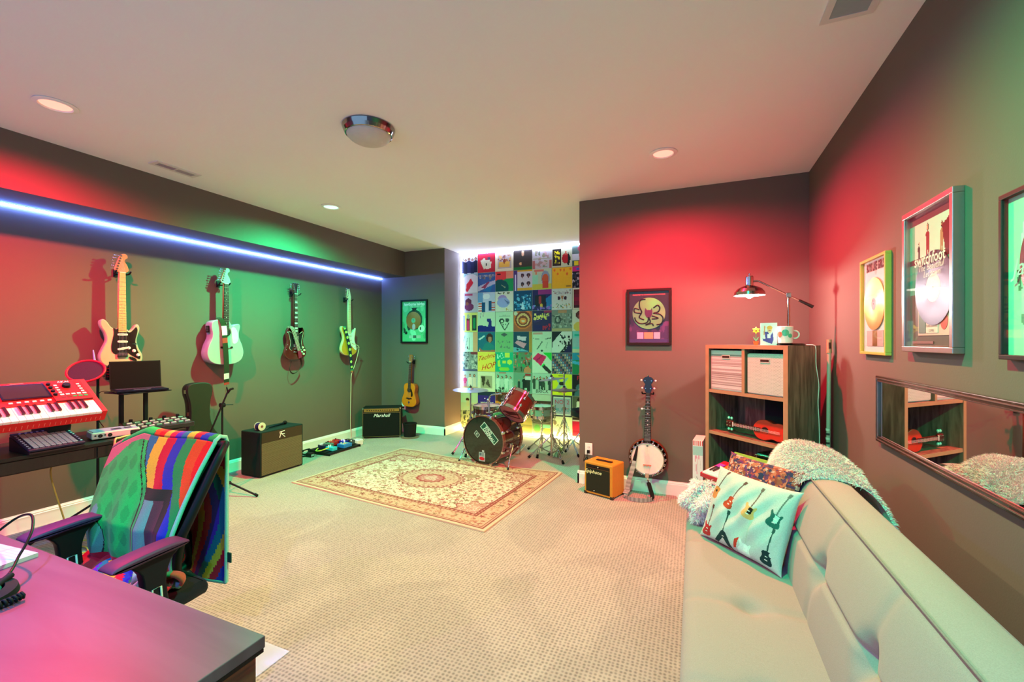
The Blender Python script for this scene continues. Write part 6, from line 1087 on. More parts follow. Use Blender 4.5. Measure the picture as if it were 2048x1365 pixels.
def aC(t, y, iw, ih, fw):
    q = R(70, 90, 0x68b090); q.g(0x88d0b0, 0x98d8b4); q.l([(.14, .42), (.16, .2), (.22, .13), (.25, .2), (.24, .35), (.14, .42)], .02, 0xb8e8cc); q.l([(.1, .48), (.3, .42)], .012, 0x204838); q.n([0x3a7a60, 0x204838], .5, .05, .45, .2, .6, .03); q.n([0xc0ecd8, 0x4a8a70], .7, .08, .62, .35, .9, .04); q.l([(.2, .1), (.4, .03), (.5, .1)], .025, 0xc0ecd4); q.l([(.18, .45), (.25, .62)], .02, 0xb8e8cc); artprint(t, y, iw, ih, fw, q)
    disc(t, .0, y-.001, fw+ih*.57, .15, COP, 0x402028, .35, None); b = MB(); b.text('Jars of Clay', .07, (-.01, y-.011, fw+ih*.54), col=0x98d8b4, shear=.3); b.build('title', t); plate(t, -.10, .10, fw+.05, fw+.13, y-.001, 0xa85a38, m='print')
framed('framed_record', 'dark-framed copper disc on mint-green artwork at the right edge of the photo', (.87, 1.54, 1.355), -PI/2, .45, .49, .026, .014, 0x3a2424, 'satin', aC)
# mirror
MIR, t_, b_ = nt('mirror_silver'); b_.inputs['Base Color'].default_value = (.86, .86, .84, 1); b_.inputs['Metallic'].default_value = 1; b_.inputs['Roughness'].default_value = .015
t = thing('wall_mirror', 'long horizontal mirror in a brown and silver frame on the right wall above the sofa', 'mirror', (.87, 2.07, .904), -PI/2)
L_, Hh = 1.33, .331; b = MB()
for (x0, x1, z0, z1) in ((-L_/2, L_/2, 0, .028), (-L_/2, L_/2, Hh-.028, Hh), (-L_/2, -L_/2+.028, .028, Hh-.028), (L_/2-.028, L_/2, .028, Hh-.028)): b.box(x0, x1, -.020, 0, z0, z1, 0x3a2622, 'gloss')
b.build('frame', t, bev=.003); b = MB()
for k, (q, c) in enumerate(((.010, 0xb09a94), (.024, 0x8a7670))):
    for (x0, x1, z0, z1) in ((-L_/2+q, L_/2-q, q, q+.004), (-L_/2+q, L_/2-q, Hh-q-.004, Hh-q), (-L_/2+q, -L_/2+q+.004, q, Hh-q), (L_/2-q-.004, L_/2-q, q, Hh-q)): b.box(x0, x1, -.0225, -.018, z0, z1, c, 'metal')
b.build('inlay', t); b = MB(); b.box(-L_/2+.026, L_/2-.026, -.012, -.004, .026, Hh-.026, 0xffffff, MIR); b.build('mirror_glass', t)
# ============================================================ bookcase
WB = grainmat('grey_oak', 0x4e3c30, 0x8a7460, 'Z', 3.2, 9, .5); WE = 0xa87c5e
B0 = Vector((.084, 3.73, 0)); u_ = Vector((.562-.084, 3.268-3.73, 0)); WID = u_.length; u_.normalize(); ang = math.atan2(u_.y, u_.x); D = .33
t = thing('bookcase', 'tall grey-oak cube bookcase standing across the corner of the red wall', 'bookcase', tuple(B0+u_*WID/2), ang)   # local x along front, -y front
def bx(name, x0, x1, y0, y1, z0, z1, edge=True):
    b = MB(); b.box(x0, x1, y0, y1, z0, z1, 0xffffff, WB); 
    b.box(x0+.0002, x1-.0002, y0-.001, y0, z0+.0002, z1-.0002, WE, 'wood'); return b.build(name, t)
th = .032; hw_ = WID/2
bx('side_panel', -hw_, -hw_+th, 0, D, 0, 1.38); bx('side_panel', hw_-th, hw_, 0, D, 0, 1.38); bx('top_board', -hw_+th, hw_-th, 0, D, 1.352, 1.38)
for z in (1.022, .700, .375, .03): bx('shelf_board', -hw_+th, hw_-th, .004, D-.008, z-.012, z+.012)
bx('divider', -.012, .012, .004, D-.008, 1.034, 1.352); bx('divider', -.012, .012, .004, D-.008, .042, .363)
b = MB(); b.box(-hw_+th, hw_-th, D-.008, D, .03, 1.352, 0xffffff, WB); b.build('back_panel', t)
BL = lambda x, y, z: tuple(B0+u_*(WID/2+x)+Vector((-u_.y, u_.x, 0))*y+Vector((0, 0, z)))
# bins
def binbox(x0, x1, z1, label, patt, rnd):
    c = (x0+x1)/2; w_ = x1-x0; h_ = z1; t = thing('storage_bin', label, 'storage bin', BL(c, .16, 1.034), ang); b = MB(); n = 40
    b.box(-w_/2+.003, w_/2-.003, -.14, .14, 0, h_, 0xb4aca8, 'fabric'); b.build('box', t, bev=.012 if rnd else .003)
    b = MB(); b.panel(patt, (-w_/2+.01, -.1415, h_-.01), (w_-.02, 0, 0), (0, 0, -h_+.02), 'fabric'); b.build('front_fabric', t)
    b = MB(); b.box(-.036, .036, -.145, -.139, h_-.062, h_-.034, 0xc8b8b0, 'fabric'); b.box(-.032, .032, -.1455, -.144, h_-.057, h_-.040, 0x3a2420, 'matte'); b.build('handle_slot', t)
q = R(60, 60, 0xb8b0b2)
for i in range(60): q.a[i, :] = lin([0xb8b0b2, 0xa09294, 0x88787a, 0xc4bcbc, 0x988a8c][int(rng.randint(5)) if i % 2 else (i//3) % 5])
binbox(-hw_+th, -.014, .305, 'striped white and grey fabric bin in the top left cube of the bookcase', q, False)
q = R(90, 90, 0xb8bab4); m_ = (np.mod(q.U*34+np.mod(np.floor(q.V*30), 2)*.5, 1) < .42) & (np.mod(q.V*30, 1) < .5); q.put(m_, 0x7c857c)
binbox(.014, hw_-th, .288, 'dotted white fabric bin in the top right cube of the bookcase', q, True)
# ukulele
t = thing('ukulele', 'small red ukulele lying along the second shelf of the bookcase', 'ukulele', BL(-.005, .08, .712), ang)
UK = [(0, .0), (.03, -.055), (.09, -.072), (.15, -.055), (.19, -.062), (.24, -.05), (.262, 0), (.24, .05), (.19, .062), (.15, .055), (.09, .072), (.03, .055)]
b = MB(); b.X = Matrix.Translation((.015, 0, .073)) @ Matrix.Rotation(-.12, 4, 'X'); o = c2([(x+.03, z) for x, z in UK], 5); b.prism(o, -.03, .028, 0xb8281c, 'gloss', .004, 0x8a1c12); b.build('body', t)
b = MB(); b.X = Matrix.Translation((.015, 0, .073)); b.cyl((.125, -.0312, 0), (.125, -.028, 0), .022, col=0x1a0c08, m='matte', n=28); b.ring((.125, -.031, 0), .025, .002, (0, 1, 0), 0x30100a, n=28, k=6); b.build('sound_hole', t)
b = MB(); b.X = Matrix.Translation((.015, 0, .073)); b.box(-.13, .09, -.036, -.028, -.014, .014, 0x2a140e); b.box(-.13, .04, -.028, -.012, -.012, .012, 0x8a2a1a)
for i in range(14): x = -.12+i*.0135; b.box(x, x+.002, -.0372, -.036, -.014, .014, 0xc8c8b8, 'metal')
b.build('neck', t); b = MB(); b.X = Matrix.Translation((.015, 0, .073)); b.box(-.19, -.13, -.034, -.02, -.024, .024, 0x4a1410); b.box(-.133, -.127, -.039, -.03, -.018, .018, 0xf0ece0); b.build('headstock', t, bev=.004)
for x in (-.175, -.150):
    for z in (-1, 1): b = MB(); b.cyl((x+.015, -.03, .073+z*.012), (x+.015, -.042, .073+z*.012), .005, col=0xe8e8e0, m='chrome', n=10); b.ball((x+.015, -.022, .073+z*.042), (.010, .008, .011), 0x9af0d0, 'gloss', 10, 6); b.build('tuner', t)
b = MB(); [b.tube([(-.115, -.039, .073+k*.005), (.25, -.035, .073+k*.005)], .0005, 0xe8e8e8, n=4) for k in (-1.5, -.5, .5, 1.5)]; b.build('strings', t)
t = thing('tablet_box', 'tall black flat box standing behind the ukulele', 'box', BL(.13, .25, .712), ang); b = MB(); b.box(-.13, .145, -.02, .02, 0, .285, 0x15161a, 'matte'); b.build('sleeve', t, bev=.004); b = MB(); b.box(-.12, .135, -.0206, -.02, .01, .275, 0x101418, 'fabric'); b.build('front_panel', t)
# on top of the bookcase
t = thing('desk_lamp', 'silver pharmacy desk lamp with dome shade, glowing, on top of the bookcase', 'lamp', (.60, 3.47, 1.38))
b = MB(); b.lathe([(0, 0), (.095, 0), (.1, .006), (.095, .014), (.02, .018), (.012, .03), (0, .03)], col=0x2a1812, m='gloss', n=40); b.build('base', t)
b = MB(); b.cyl((0, 0, .02), (0, 0, .34), .011, .0085, 0xb88a70, 'chrome', 16); b.build('pole', t)
SH = Vector((.362-.60, 3.465-3.47, 1.735-1.38)); J = Vector((0, -.0, .345)); S1 = SH+Vector((.055, 0, .098))
b = MB(); b.cb(J, (.03, .03, .035), 0xc8b0a0, 'chrome'); b.cyl(J-Vector((0, .03, 0)), J+Vector((0, .03, 0)), .008, col=0xd0c0b0, m='chrome'); b.build('joint', t, bev=.003)
d = (J-S1).normalized(); b = MB(); b.cyl(S1, J+d*.075, .0055, col=0xd8b8a8, m='chrome', n=10); b.build('arm', t); b = MB(); b.cyl(J+d*.070, J+d*.165, .0085, .012, 0x241412, 'gloss', 14); b.build('counterweight', t)
b = MB(); b.lathe([(.098, -.002), (.100, .002), (.096, .022), (.078, .045), (.05, .060), (.028, .068), (.024, .07)], tuple(SH), col=0xb8a098, m='chrome', n=44); b.lathe([(.098, -.002), (.094, .02), (.076, .042), (.05, .056), (.024, .066)], tuple(SH), col=0xf0ece8, m='gloss', n=44); b.build('shade', t)
b = MB(); b.lathe([(.024, .062), (.026, .075), (.026, .13), (.022, .135), (0, .136)], tuple(SH), col=0xc8b4a8, m='chrome', n=24); b.cyl(SH+Vector((0, 0, .132)), SH+Vector((0, 0, .155)), .006, col=0xd0c0b8, m='chrome'); b.cyl(SH+Vector((.02, 0, .098)), S1, .007, col=0xc8b4a8, m='chrome'); b.build('socket', t)
b = MB(); b.ball(tuple(SH+Vector((0, 0, .012))), (.030, .030, .034), 0xffffff, emis('bulb', (1, .93, .85), 14), 18, 12); b.build('bulb', t)
for l in bpy.data.objects:
    if l.name.startswith('desk_lamp_bulb'): l.location = (.362, 3.465, 1.705)
t = thing('toy_flower', 'little yellow toy flower in an orange pot on the bookcase top', 'ornament', (.405, 3.485, 1.38)); b = MB(); b.lathe([(0, 0), (.013, 0), (.018, .026), (.019, .028), (.016, .028), (0, .024)], col=0xe8703a, n=20); b.build('pot', t); b = MB(); b.cyl((0, 0, .024), (0, 0, .09), .0022, col=0x3aa878, n=8)
b.prism(c2([(0, .03), (.012, .045), (.017, .06), (.006, .045)], 3), -.002, .002, 0x58c890); b.prism(c2([(0, .03), (-.012, .045), (-.017, .06), (-.006, .045)], 3), -.002, .002, 0x58c890); b.build('stem', t, 'green stem'); b = MB()
b.prism([((.026 if k % 2 == 0 else .015)*math.cos(k*PI/6+PI/2), .105+(.026 if k % 2 == 0 else .015)*math.sin(k*PI/6+PI/2)) for k in range(12)], -.005, .003, 0xf4d840, 'satin', .002); b.ball((0, -.006, .105), (.007, .004, .007), 0xa87828); b.build('blossom', t)
t = thing('greeting_card', 'white card with a small cartoon figure standing on the bookcase top', 'card', (.475, 3.425, 1.38), -.25); b = MB(); b.box(-.050, .050, -.001, .001, 0, .155, 0xf4f0ec, 'paper'); q = R(44, 66, 0xf2eeec); q.l([(.25, .15), (.22, .5)], .04, 0xe0a070); q.p([(.25, .4), (.45, .38), (.6, .6), (.75, .4), (.8, .75), (.7, .95), (.5, .9), (.15, .8), (.12, .7), (.3, .72)], 0x5a50a0); q.e(.56, .3, .15, .14, 0xf0c8a0); q.e(.56, .2, .17, .09, 0xe8b050); q.r(.42, .5, .62, .68, 0xf0f0f4); q.l([(.5, .34), (.62, .34)], .015, 0xa05050); b.panel(q, (-.048, -.0014, .152), (.096, 0, 0), (0, 0, -.150)); b.build('card_front', t)
b = MB(); b.X = Matrix.Translation((-.05, 0, 0)) @ Matrix.Rotation(.45, 4, 'Z'); b.box(-.0, .09, .0, .002, 0, .155, 0xeae6e0, 'paper'); b.build('card_back', t)
t = thing('mug', 'white mug with green and red dots on the lamp base', 'mug', (.567, 3.385, 1.395)); b = MB(); b.lathe([(0, 0), (.040, 0), (.043, .004), (.047, .112), (.045, .114), (.042, .110), (.039, .008), (0, .008)], col=0xdfe4dc, m='gloss', n=40); b.build('body', t)
b = MB(); b.ring((.054, .01, .058), .026, .0055, (0, 1, 0), 0xdfe4dc, 'gloss', 28, 10); b.build('handle', t); b = MB()
for a, z, r, c in ((-1.75, .07, .022, 0x3ab890), (-2.55, .06, .019, 0xd86048), (-1.1, .05, .014, 0x3ab890)):
    vs = [((.0455+.0008*0+.0012)*math.cos(a+r/.046*math.cos(k)), (.0467)*math.sin(a+r/.046*math.cos(k)), z+r*math.sin(k)) for k in np.linspace(0, 2*PI, 22, endpoint=False)]; b.add(vs+[(.0475*math.cos(a), .0475*math.sin(a), z)], [(k, (k+1) % 22, 22) for k in range(22)], c, 'gloss')
b.build('dot_pattern', t)
cable([(.69, 3.44, 1.385), (.735, 3.425, 1.382), (.748, 3.43, 1.36), (.752, 3.44, 1.25), (.77, 3.455, 1.12), (.765, 3.45, 1.0), (.772, 3.455, .85), (.775, 3.46, .70), (.778, 3.462, .2), (.78, 3.47, .01)], .0028, 0xe8e0d4, 'thin white lamp cable hanging down the side of the bookcase')
# leaning pole
t = thing('wooden_staff', 'pale slender pole leaning upright between the bookcase and the right wall', 'pole', (.832, 3.475, 0)); b = MB(); b.cyl((-.01, 0, 0), (.0, .0, 1.33), .0125, .012, 0xb8b09a, 'gloss'); b.build('shaft', t); b = MB(); b.cyl((0, 0, 1.33), (0, 0, 1.42), .016, .015, 0xb09878, 'satin'); b.cyl((0, -.017, 1.36), (0, -.013, 1.40), .006, col=0x2a1c14); b.build('grip', t); b = MB()
for i in range(14): b.cyl((-.006, 0, .42+i*.03), (-.006, 0, .434+i*.03), .0132, col=(0x3a3a34, 0xe0d8c8)[i % 2], m='print', n=12)
b.build('painted_bands', t)
# box at the left of the bookcase
t = thing('game_box', 'tall slim white box with red striped ends between the bookcase and the red wall', 'box', (.045, 4.05, .015), -.12); b = MB(); b.box(-.04, .04, -.13, .11, 0, .56, 0xdfe6e4, 'paper'); b.build('carton', t, bev=.002); q = R(24, 110, 0xdce6e6)
for i in range(6): q.r(i*.18, 0, i*.18+.09, .07, 0xc83838); q.r(i*.18, .76, i*.18+.1, .84, 0xc83030)
q.r(0, .84, 1, .94, 0x109a70); q.r(0, .08, 1, .22, 0x9ad0c8); q.n([0xd89ab0, 0xc8d0d0], .7, .2, .2, .8, .5, .06); q.l([(.4, .6), (.6, .7)], .06, 0x403840); q.r(0, .94, 1, 1, 0xe0e0e0); b = MB(); b.panel(q, (-.038, -.1306, .558), (.076, 0, 0), (0, 0, -.556)); b.build('printed_face', t)
# amp and toy keyboard in front of the bookcase
A0 = Vector((.088, 3.40, 0)); n_ = Vector((-u_.y, u_.x, 0)); FL = lambda x, y, z: tuple(A0+u_*x+n_*y+Vector((0, 0, z)))
t = thing('guitar_amplifier', 'small black amplifier with gold piping under the toy keyboard by the sofa', 'amplifier', FL(.21, .10, 0), ang); b = MB(); b.box(-.21, .21, -.10, .10, .01, .44, 0x101410, 'rubber'); b.build('cabinet', t, bev=.02); b = MB(); b.box(-.185, .185, -.103, -.1, .035, .34, 0x1c2414, 'fabric'); b.build('grille_cloth', t)
b = MB(); P = cat([(-.192, -.104, .03), (-.20, -.104, .2), (-.192, -.104, .38), (-.17, -.104, .415), (0, -.104, .42), (.17, -.104, .415), (.192, -.104, .38), (.2, -.104, .2), (.192, -.104, .03)], 5, False); b.tube(P, .004, 0xc8a050, 'brass', 6); b.build('piping', t, 'gold piping')
b = MB(); b.box(-.16, .16, -.106, -.10, .36, .405, 0x1a2a28, 'gloss'); [b.cyl((-.13+i*.04, -.106, .382), (-.13+i*.04, -.118, .382), .011, col=0x6ab0b8, m='chrome', n=12) for i in range(7)]; b.box(-.08, .02, -.107, -.103, .26, .30, 0x6a7a50, 'satin'); b.build('control_panel', t)
t = thing('toy_keyboard', 'red and white toy keyboard with orange and purple pads on the small black amplifier', 'toy keyboard', FL(.215, .07, .44), ang)
b = MB(); b.add([(-.225, -.13, 0), (.225, -.13, 0), (.225, .11, 0), (-.225, .11, 0), (-.225, -.13, .03), (.225, -.13, .03), (.225, .11, .085), (-.225, .11, .085)], [(0, 3, 2, 1), (4, 5, 6, 7), (0, 1, 5, 4), (1, 2, 6, 5), (2, 3, 7, 6), (3, 0, 4, 7)], 0xb81c30, 'gloss'); b.build('case', t, bev=.004)
for i in range(15): b = MB(); x = -.205+i*.027; b.add([(x, -.128, .031), (x+.0255, -.128, .031), (x+.0255, -.02, .056), (x, -.02, .056), (x, -.128, .040), (x+.0255, -.128, .040), (x+.0255, -.02, .064), (x, -.02, .064)], [(0, 1, 5, 4), (4, 5, 6, 7), (1, 2, 6, 5), (3, 0, 4, 7)], 0xe8dcd8, 'gloss'); b.build('white_key', t)
for i in range(14):
    if i % 7 not in (2, 6): b = MB(); x = -.183+i*.027; b.add([(x, -.085, .049), (x+.013, -.085, .049), (x+.013, -.02, .064), (x, -.02, .064), (x, -.085, .058), (x+.013, -.085, .058), (x+.013, -.02, .073), (x, -.02, .073)], [(0, 1, 5, 4), (4, 5, 6, 7), (1, 2, 6, 5), (3, 0, 4, 7)], 0x1c1018, 'gloss'); b.build('black_key', t)
for i in range(6): b = MB(); x = -.20+i*.062; b.add([(x, -.012, .064), (x+.052, -.012, .064), (x+.052, .04, .076), (x, .04, .076), (x, -.012, .069), (x+.052, -.012, .069), (x+.052, .04, .081), (x, .04, .081)], [(0, 1, 5, 4), (4, 5, 6, 7), (1, 2, 6, 5), (3, 0, 4, 7)], (0x8a3aa0, 0xc06a28, 0xc85a30, 0xc06a28, 0xc85a30, 0xc08a28)[i], 'gloss'); b.build('drum_pad', t)
t = thing('star_toy', 'lime green panel with four blue star knobs leaning behind the toy keyboard', 'toy', FL(.20, .165, .445), ang); b = MB(); TM = Matrix.Rotation(-.35, 4, 'X'); b.X = TM; b.box(-.15, .15, -.012, .012, .02, .165, 0x7aa83a, 'satin'); b.build('board', t, bev=.004)
for i in range(4): b = MB(); b.X = TM; x = -.105+i*.07; b.prism([(x+(.030 if k % 2 == 0 else .015)*math.cos(k*PI/5-PI/2), .095+(.034 if k % 2 == 0 else .016)*math.sin(k*PI/5-PI/2)) for k in range(10)], -.028, -.012, 0x3a78b8, 'chrome', .003); b.cyl((x, -.028, .098), (x, -.034, .098), .008, col=0xb8d8f0, m='chrome', n=12); b.build('star_knob', t)
t = thing('black_case', 'black rounded case with metal trim at the bottom right of the bookcase', 'case', BL(.19, .15, .387), ang); b = MB(); b.box(-.12, .10, -.12, .13, 0, .24, 0x14120e, 'gloss'); b.build('box', t, bev=.02); b = MB(); b.tube(cat([(-.11, -.122, .02), (-.115, -.124, .2), (-.08, -.124, .225), (.1, -.122, .23)], closed=False), .003, 0xc8c0a0, 'chrome'); b.build('trim', t)
# ============================================================ tan amplifier
t = thing('guitar_amplifier', 'small tan guitar amplifier with cream Epiphone script below the wall outlet', 'amplifier', (-.762, 4.00, 0), -.335)
b = MB(); b.box(-.145, .145, -.115, .10, .01, .30, 0xd0842c, 'satin'); b.build('cabinet', t, bev=.008); b = MB(); b.box(-.125, .118, -.118, -.113, .03, .245, 0x241e12, 'fabric'); b.build('grille_cloth', t)
b = MB(); b.box(-.125, .118, -.117, -.112, .248, .278, 0x241a14, 'satin'); b.cyl((.0, -.117, .263), (.0, -.122, .263), .004, col=0xf0e0c0); b.build('control_panel', t); b = MB()
for i in range(6): b.cyl((-.10+i*.022, -.117, .258), (-.10+i*.022, -.124, .258), .006, col=0x100c0a, n=10)
b.build('knobs', t)
b = MB(); b.text('Epiphone', .046, (-.05, -.1195, .215), col=0xe8d8a0, shear=.3, bold=.0008, th=.002); b.build('logo', t); b = MB(); b.box(-.075, .085, -.035, .005, .300, .308, 0x2a1810, 'rubber'); b.build('handle', t, bev=.004)
b = MB(); b.cyl((-.04, -.118, .045), (-.04, -.121, .045), .004, col=0xe8e0d0); b.build('badge', t)
for x in (-.135, .135):
    for y in (-.105, .09): b = MB(); b.cb((x, y, .012), (.026, .026, .026), 0x141210, 'gloss'); b.build('corner_cap', t)
cable([(-.985, 4.165, .30), (-.99, 4.13, .24), (-.95, 4.12, .28), (-.92, 4.11, .12), (-.9, 4.12, .012)], .0035, 0x111111, 'short black power cord behind the tan amplifier')
# ============================================================ sofa
SF, tt, bb = nt('sofa_fabric'); N = tt.nodes; L = tt.links; tc = N.new('ShaderNodeTexCoord'); wv = N.new('ShaderNodeTexNoise'); wv.inputs['Scale'].default_value = 420; L.new(tc.outputs['Object'], wv.inputs[0]); cr = N.new('ShaderNodeValToRGB'); cr.color_ramp.elements[0].color = (*lin(0x807870), 1); cr.color_ramp.elements[1].color = (*lin(0x9c938a), 1); L.new(wv.outputs[0], cr.inputs[0]); L.new(cr.outputs[0], bb.inputs['Base Color']); bp = N.new('ShaderNodeBump'); bp.inputs['Strength'].default_value = .2; bp.inputs['Distance'].default_value = .002; L.new(wv.outputs[0], bp.inputs['Height']); L.new(bp.outputs[0], bb.inputs['Normal']); bb.inputs['Roughness'].default_value = .95; bb.inputs['Specular IOR Level'].default_value = .2; bb.inputs['Sheen Weight'].default_value = .1; MATS['sofa'] = SF
t = thing('sofa', 'grey-beige tufted futon sofa along the right wall', 'sofa', (.36, 1.70, 0)); Y0, Y1 = -1.10, 1.12
TUF = [-.80, -.35, .10, .62]           # tuft rows along y
def seatz(x, y):
    z = .425+.012*math.cos((x+.2)*5)
    for ty in TUF:
        z -= .006*math.exp(-((y-ty)/.022)**2)
        for tx in (-.17, ): z -= .030*math.exp(-(((y-ty)/.05)**2+((x-tx)/.05)**2))
    e = min(y-Y0, Y1-y, x+.40); return z-.03*math.exp(-e/.02) if e < .15 else z
def slab(fn, nu, nv, m=SF):
    b = MB(); b.grid(fn, nu, nv, 0xffffff, m); return b
def seatfn(u, v):
    # u wraps from front bottom over the top to the back
    y = Y0+(Y1-Y0)*v
    if u < .15: return (-.40+.002, y, .25+(seatz(-.395, y)-.25)*u/.15)
    x = -.40+.42*(u-.15)/.85; return (x, y, seatz(x, y))
b = slab(seatfn, 46, 180)
for y in (Y0, Y1): b.add([(-.398, y, .25), (.02, y, .25), (.02, y, .43)]+[(x, y, seatz(x, y)) for x in np.linspace(.0, -.4, 12)], [tuple(range(15))], 0xffffff, SF)
b.add([(-.398, Y0, .25), (.02, Y0, .25), (.02, Y1, .25), (-.398, Y1, .25)], [(0, 1, 2, 3)], 0xffffff, SF); b.build('seat_cushion', t)
# back: leaning slab, profile in (x,z): front face from the seat crease up to the top
F0, F1, K1, K0 = Vector((.005, .40)), Vector((.118, .800)), Vector((.235, .812)), Vector((.16, .36))
def backfn(u, v):
    y = Y0+(Y1-.42-Y0)*v if 0 else Y0+(Y1-Y0)*v
    if u < .6:
        s_ = u/.6; p = F0.lerp(F1, s_); nrm = Vector((-.96, .27)); bulge = .030*math.sin(min(1, s_*1.02)*PI)**.6
        for ty in TUF:
            for ts in (.50, ): bulge -= .050*math.exp(-(((y-ty)/.045)**2+((s_-ts)/.11)**2))
            bulge -= .005*math.exp(-((y-ty)/.022)**2)
        bulge -= .012*math.exp(-((s_-.5)/.025)**2)
        p = p+nrm*bulge
    elif u < .8: s_ = (u-.6)/.2; p = F1.lerp(K1, s_)+Vector((0, .012*math.sin(s_*PI)))
    else: p = K1.lerp(K0, (u-.8)/.2)
    e = min(y-Y0, Y1-y); k = math.exp(-e/.03)*.03 if e < .2 else 0
    return (p.x+(.02*k/.03 if u < .6 else 0), y, p.y-k*(1 if u > .3 else 0))
b = slab(backfn, 90, 220)
for v in (0, 1): P = [backfn(i/40, v) for i in range(41)]; b.add(P, [tuple(range(41))], 0xffffff, SF)
b.build('backrest_cushion', t)
b = MB(); b.tube([(F1.x-.004, y, F1.y+.004-(.02 if y < Y0+.02 or y > Y1-.02 else 0)) for y in np.linspace(Y0+.01, Y1-.01, 60)], .003, 0x7a7268, 'fabric', 6); b.build('piping', t)
for ty in TUF:
    b = MB(); b.ball((-.17, ty, .392), (.012, .012, .006), 0x8a8278, 'fabric', 12, 6); b.build('tuft_button', t); p = F0.lerp(F1, .5); b = MB(); b.ball((p.x+.018, ty, p.y), (.006, .012, .012), 0x8a8278, 'fabric', 12, 6); b.build('tuft_button', t)
for x in (-.32, .12):
    for y in (-.95, .97): b = MB(); b.cyl((x, y, 0), (x, y, .25), .02, .026, 0x2a1c14, 'satin'); b.build('leg', t)
b = MB(); b.box(-.36, .16, Y0+.05, Y1-.05, .20, .25, 0x1c1814, 'matte'); b.build('base_frame', t)
# ============================================================ fur throw, pillows
def furblades(b, pts, L_, cols, wdt=.0022, g=(0, 0, -.35)):
    vs = []; fs = []; lc = []; cl = [lin(c) for c in cols]
    for (p, n) in pts:
        d = (Vector(n)+Vector(rng.uniform(-.75, .75, 3))+Vector(g)).normalized(); l = L_*rng.uniform(.6, 1.3); s = d.orthogonal().normalized()*wdt; p = Vector(p); m_ = p+d*l*.55+Vector((0, 0, .004)); q = p+d*l+Vector(g)*l*.3
        k = len(vs); vs += [p-s, p+s, m_+s*.8, m_-s*.8, q]; fs += [(k, k+1, k+2, k+3), (k+3, k+2, k+4)]; c = cl[rng.randint(len(cl))]; lc += [c, c]
    b.add(vs, fs, 0, 'fur', False, lc)
def sample(fn, n, eps=1e-3, flip=1):
    out = []
    for _ in range(n):
        u, v = rng.uniform(.0, .998, 2); p = Vector(fn(u, v)); a = Vector(fn(u+eps, v))-p; c = Vector(fn(u, v+eps))-p; nn = a.cross(c)*flip
        out.append((p, nn.normalized() if nn.length > 1e-12 else (0, 0, 1)))
    return out
# throw: from the seat front corner up over the backrest end and down behind it
TP_ = [(.02, 2.66, .462), (.16, 2.66, .463), (.30, 2.62, .475), (.36, 2.56, .56), (.40, 2.52, .72), (.46, 2.50, .80), (.56, 2.46, .822), (.65, 2.40, .795), (.705, 2.34, .69), (.715, 2.31, .55)]
TPc = cat(TP_, 10, False)
def throw(u, v):
    f = u*(len(TPc)-1); i = min(int(f), len(TPc)-2); p = TPc[i].lerp(TPc[i+1], f-i); s_ = u
    w_ = .16+.08*math.sin(s_*PI) ; y = p.y+(v-.5)*2*w_*(1.0)-.16*max(0, s_-.55)*(1-v)*1.2; puff = .045*math.sin(v*PI)*(.6+.8*math.sin(s_*PI)); hump = .04*math.exp(-((s_-.5)/.2)**2)*math.sin(v*PI)
    drop = max(0, v-.78)*.35*math.sin(min(1, max(0, s_-.35)*2.5)*PI)
    x = p.x+(0 if s_ < .35 else (-.03*math.sin(v*PI))*(1-s_)); return (x, min(y, 2.98), max(.43, p.z+puff*(1 if s_ < .8 else .2)+hump-drop+.006*math.sin(v*21+s_*9)))
b = MB(); b.grid(throw, 70, 36, 0xd8d0ca, 'fur'); FC = [0xe0d4cc, 0xd4c8c0, 0xe8dcd6, 0xc8bab2]; furblades(b, sample(throw, 46000, flip=1), .020, FC, .0011); b.build('fur_throw', None, tagd=('thick white shaggy fur throw draped over the far end of the sofa back', 'throw'))
def cushion(name, label, cen, ux, uz, w_, h_, th_, colf=None, col=0xf0eee8, n=44, m='fabric', raster=None, puck=1):
    cen, ux, uz = Vector(cen), Vector(ux).normalized(), Vector(uz).normalized(); nn = -ux.cross(uz).normalized()
    t = thing(name, label, 'pillow', tuple(cen)); 
    for s_, nm in ((1, 'front_cover'), (-1, 'back_cover')):
        def fn(u, v):
            a, c = 2*u-1, 2*v-1; k = ((1-a*a)*(1-c*c)); pin = 1-.07*(1-abs(a)**4)*abs(c)**3-0; pin2 = 1-.07*(1-abs(c)**4)*abs(a)**3
            wr = .006*math.sin(a*7+c*5)*k+.004*math.sin(a*15-c*9)*k*puck
            return ux*(a*w_/2*pin2)+uz*(c*h_/2*pin)+nn*(s_*(-1)*(th_/2*max(0, k)**.42+wr))
        cf = None
        if raster is not None and s_ == 1: A = raster.a; hh, ww = A.shape[:2]
        b = MB(); nu = raster.w if raster is not None and s_ == 1 else n; nv = raster.h if raster is not None and s_ == 1 else n
        vs = [fn(i/nu, j/nv) for j in range(nv+1) for i in range(nu+1)]; fs = [(j*(nu+1)+i, j*(nu+1)+i+1, (j+1)*(nu+1)+i+1, (j+1)*(nu+1)+i) for j in range(nv) for i in range(nu)]
        if s_ < 0: fs = [f[::-1] for f in fs]
        b.add(vs, fs, col, m, True, [tuple(A[hh-1-int((j+.5)/nv*hh), int((i+.5)/nu*ww)]) for j in range(nv) for i in range(nu)] if raster is not None and s_ == 1 else False); b.build(nm, t)
    return t
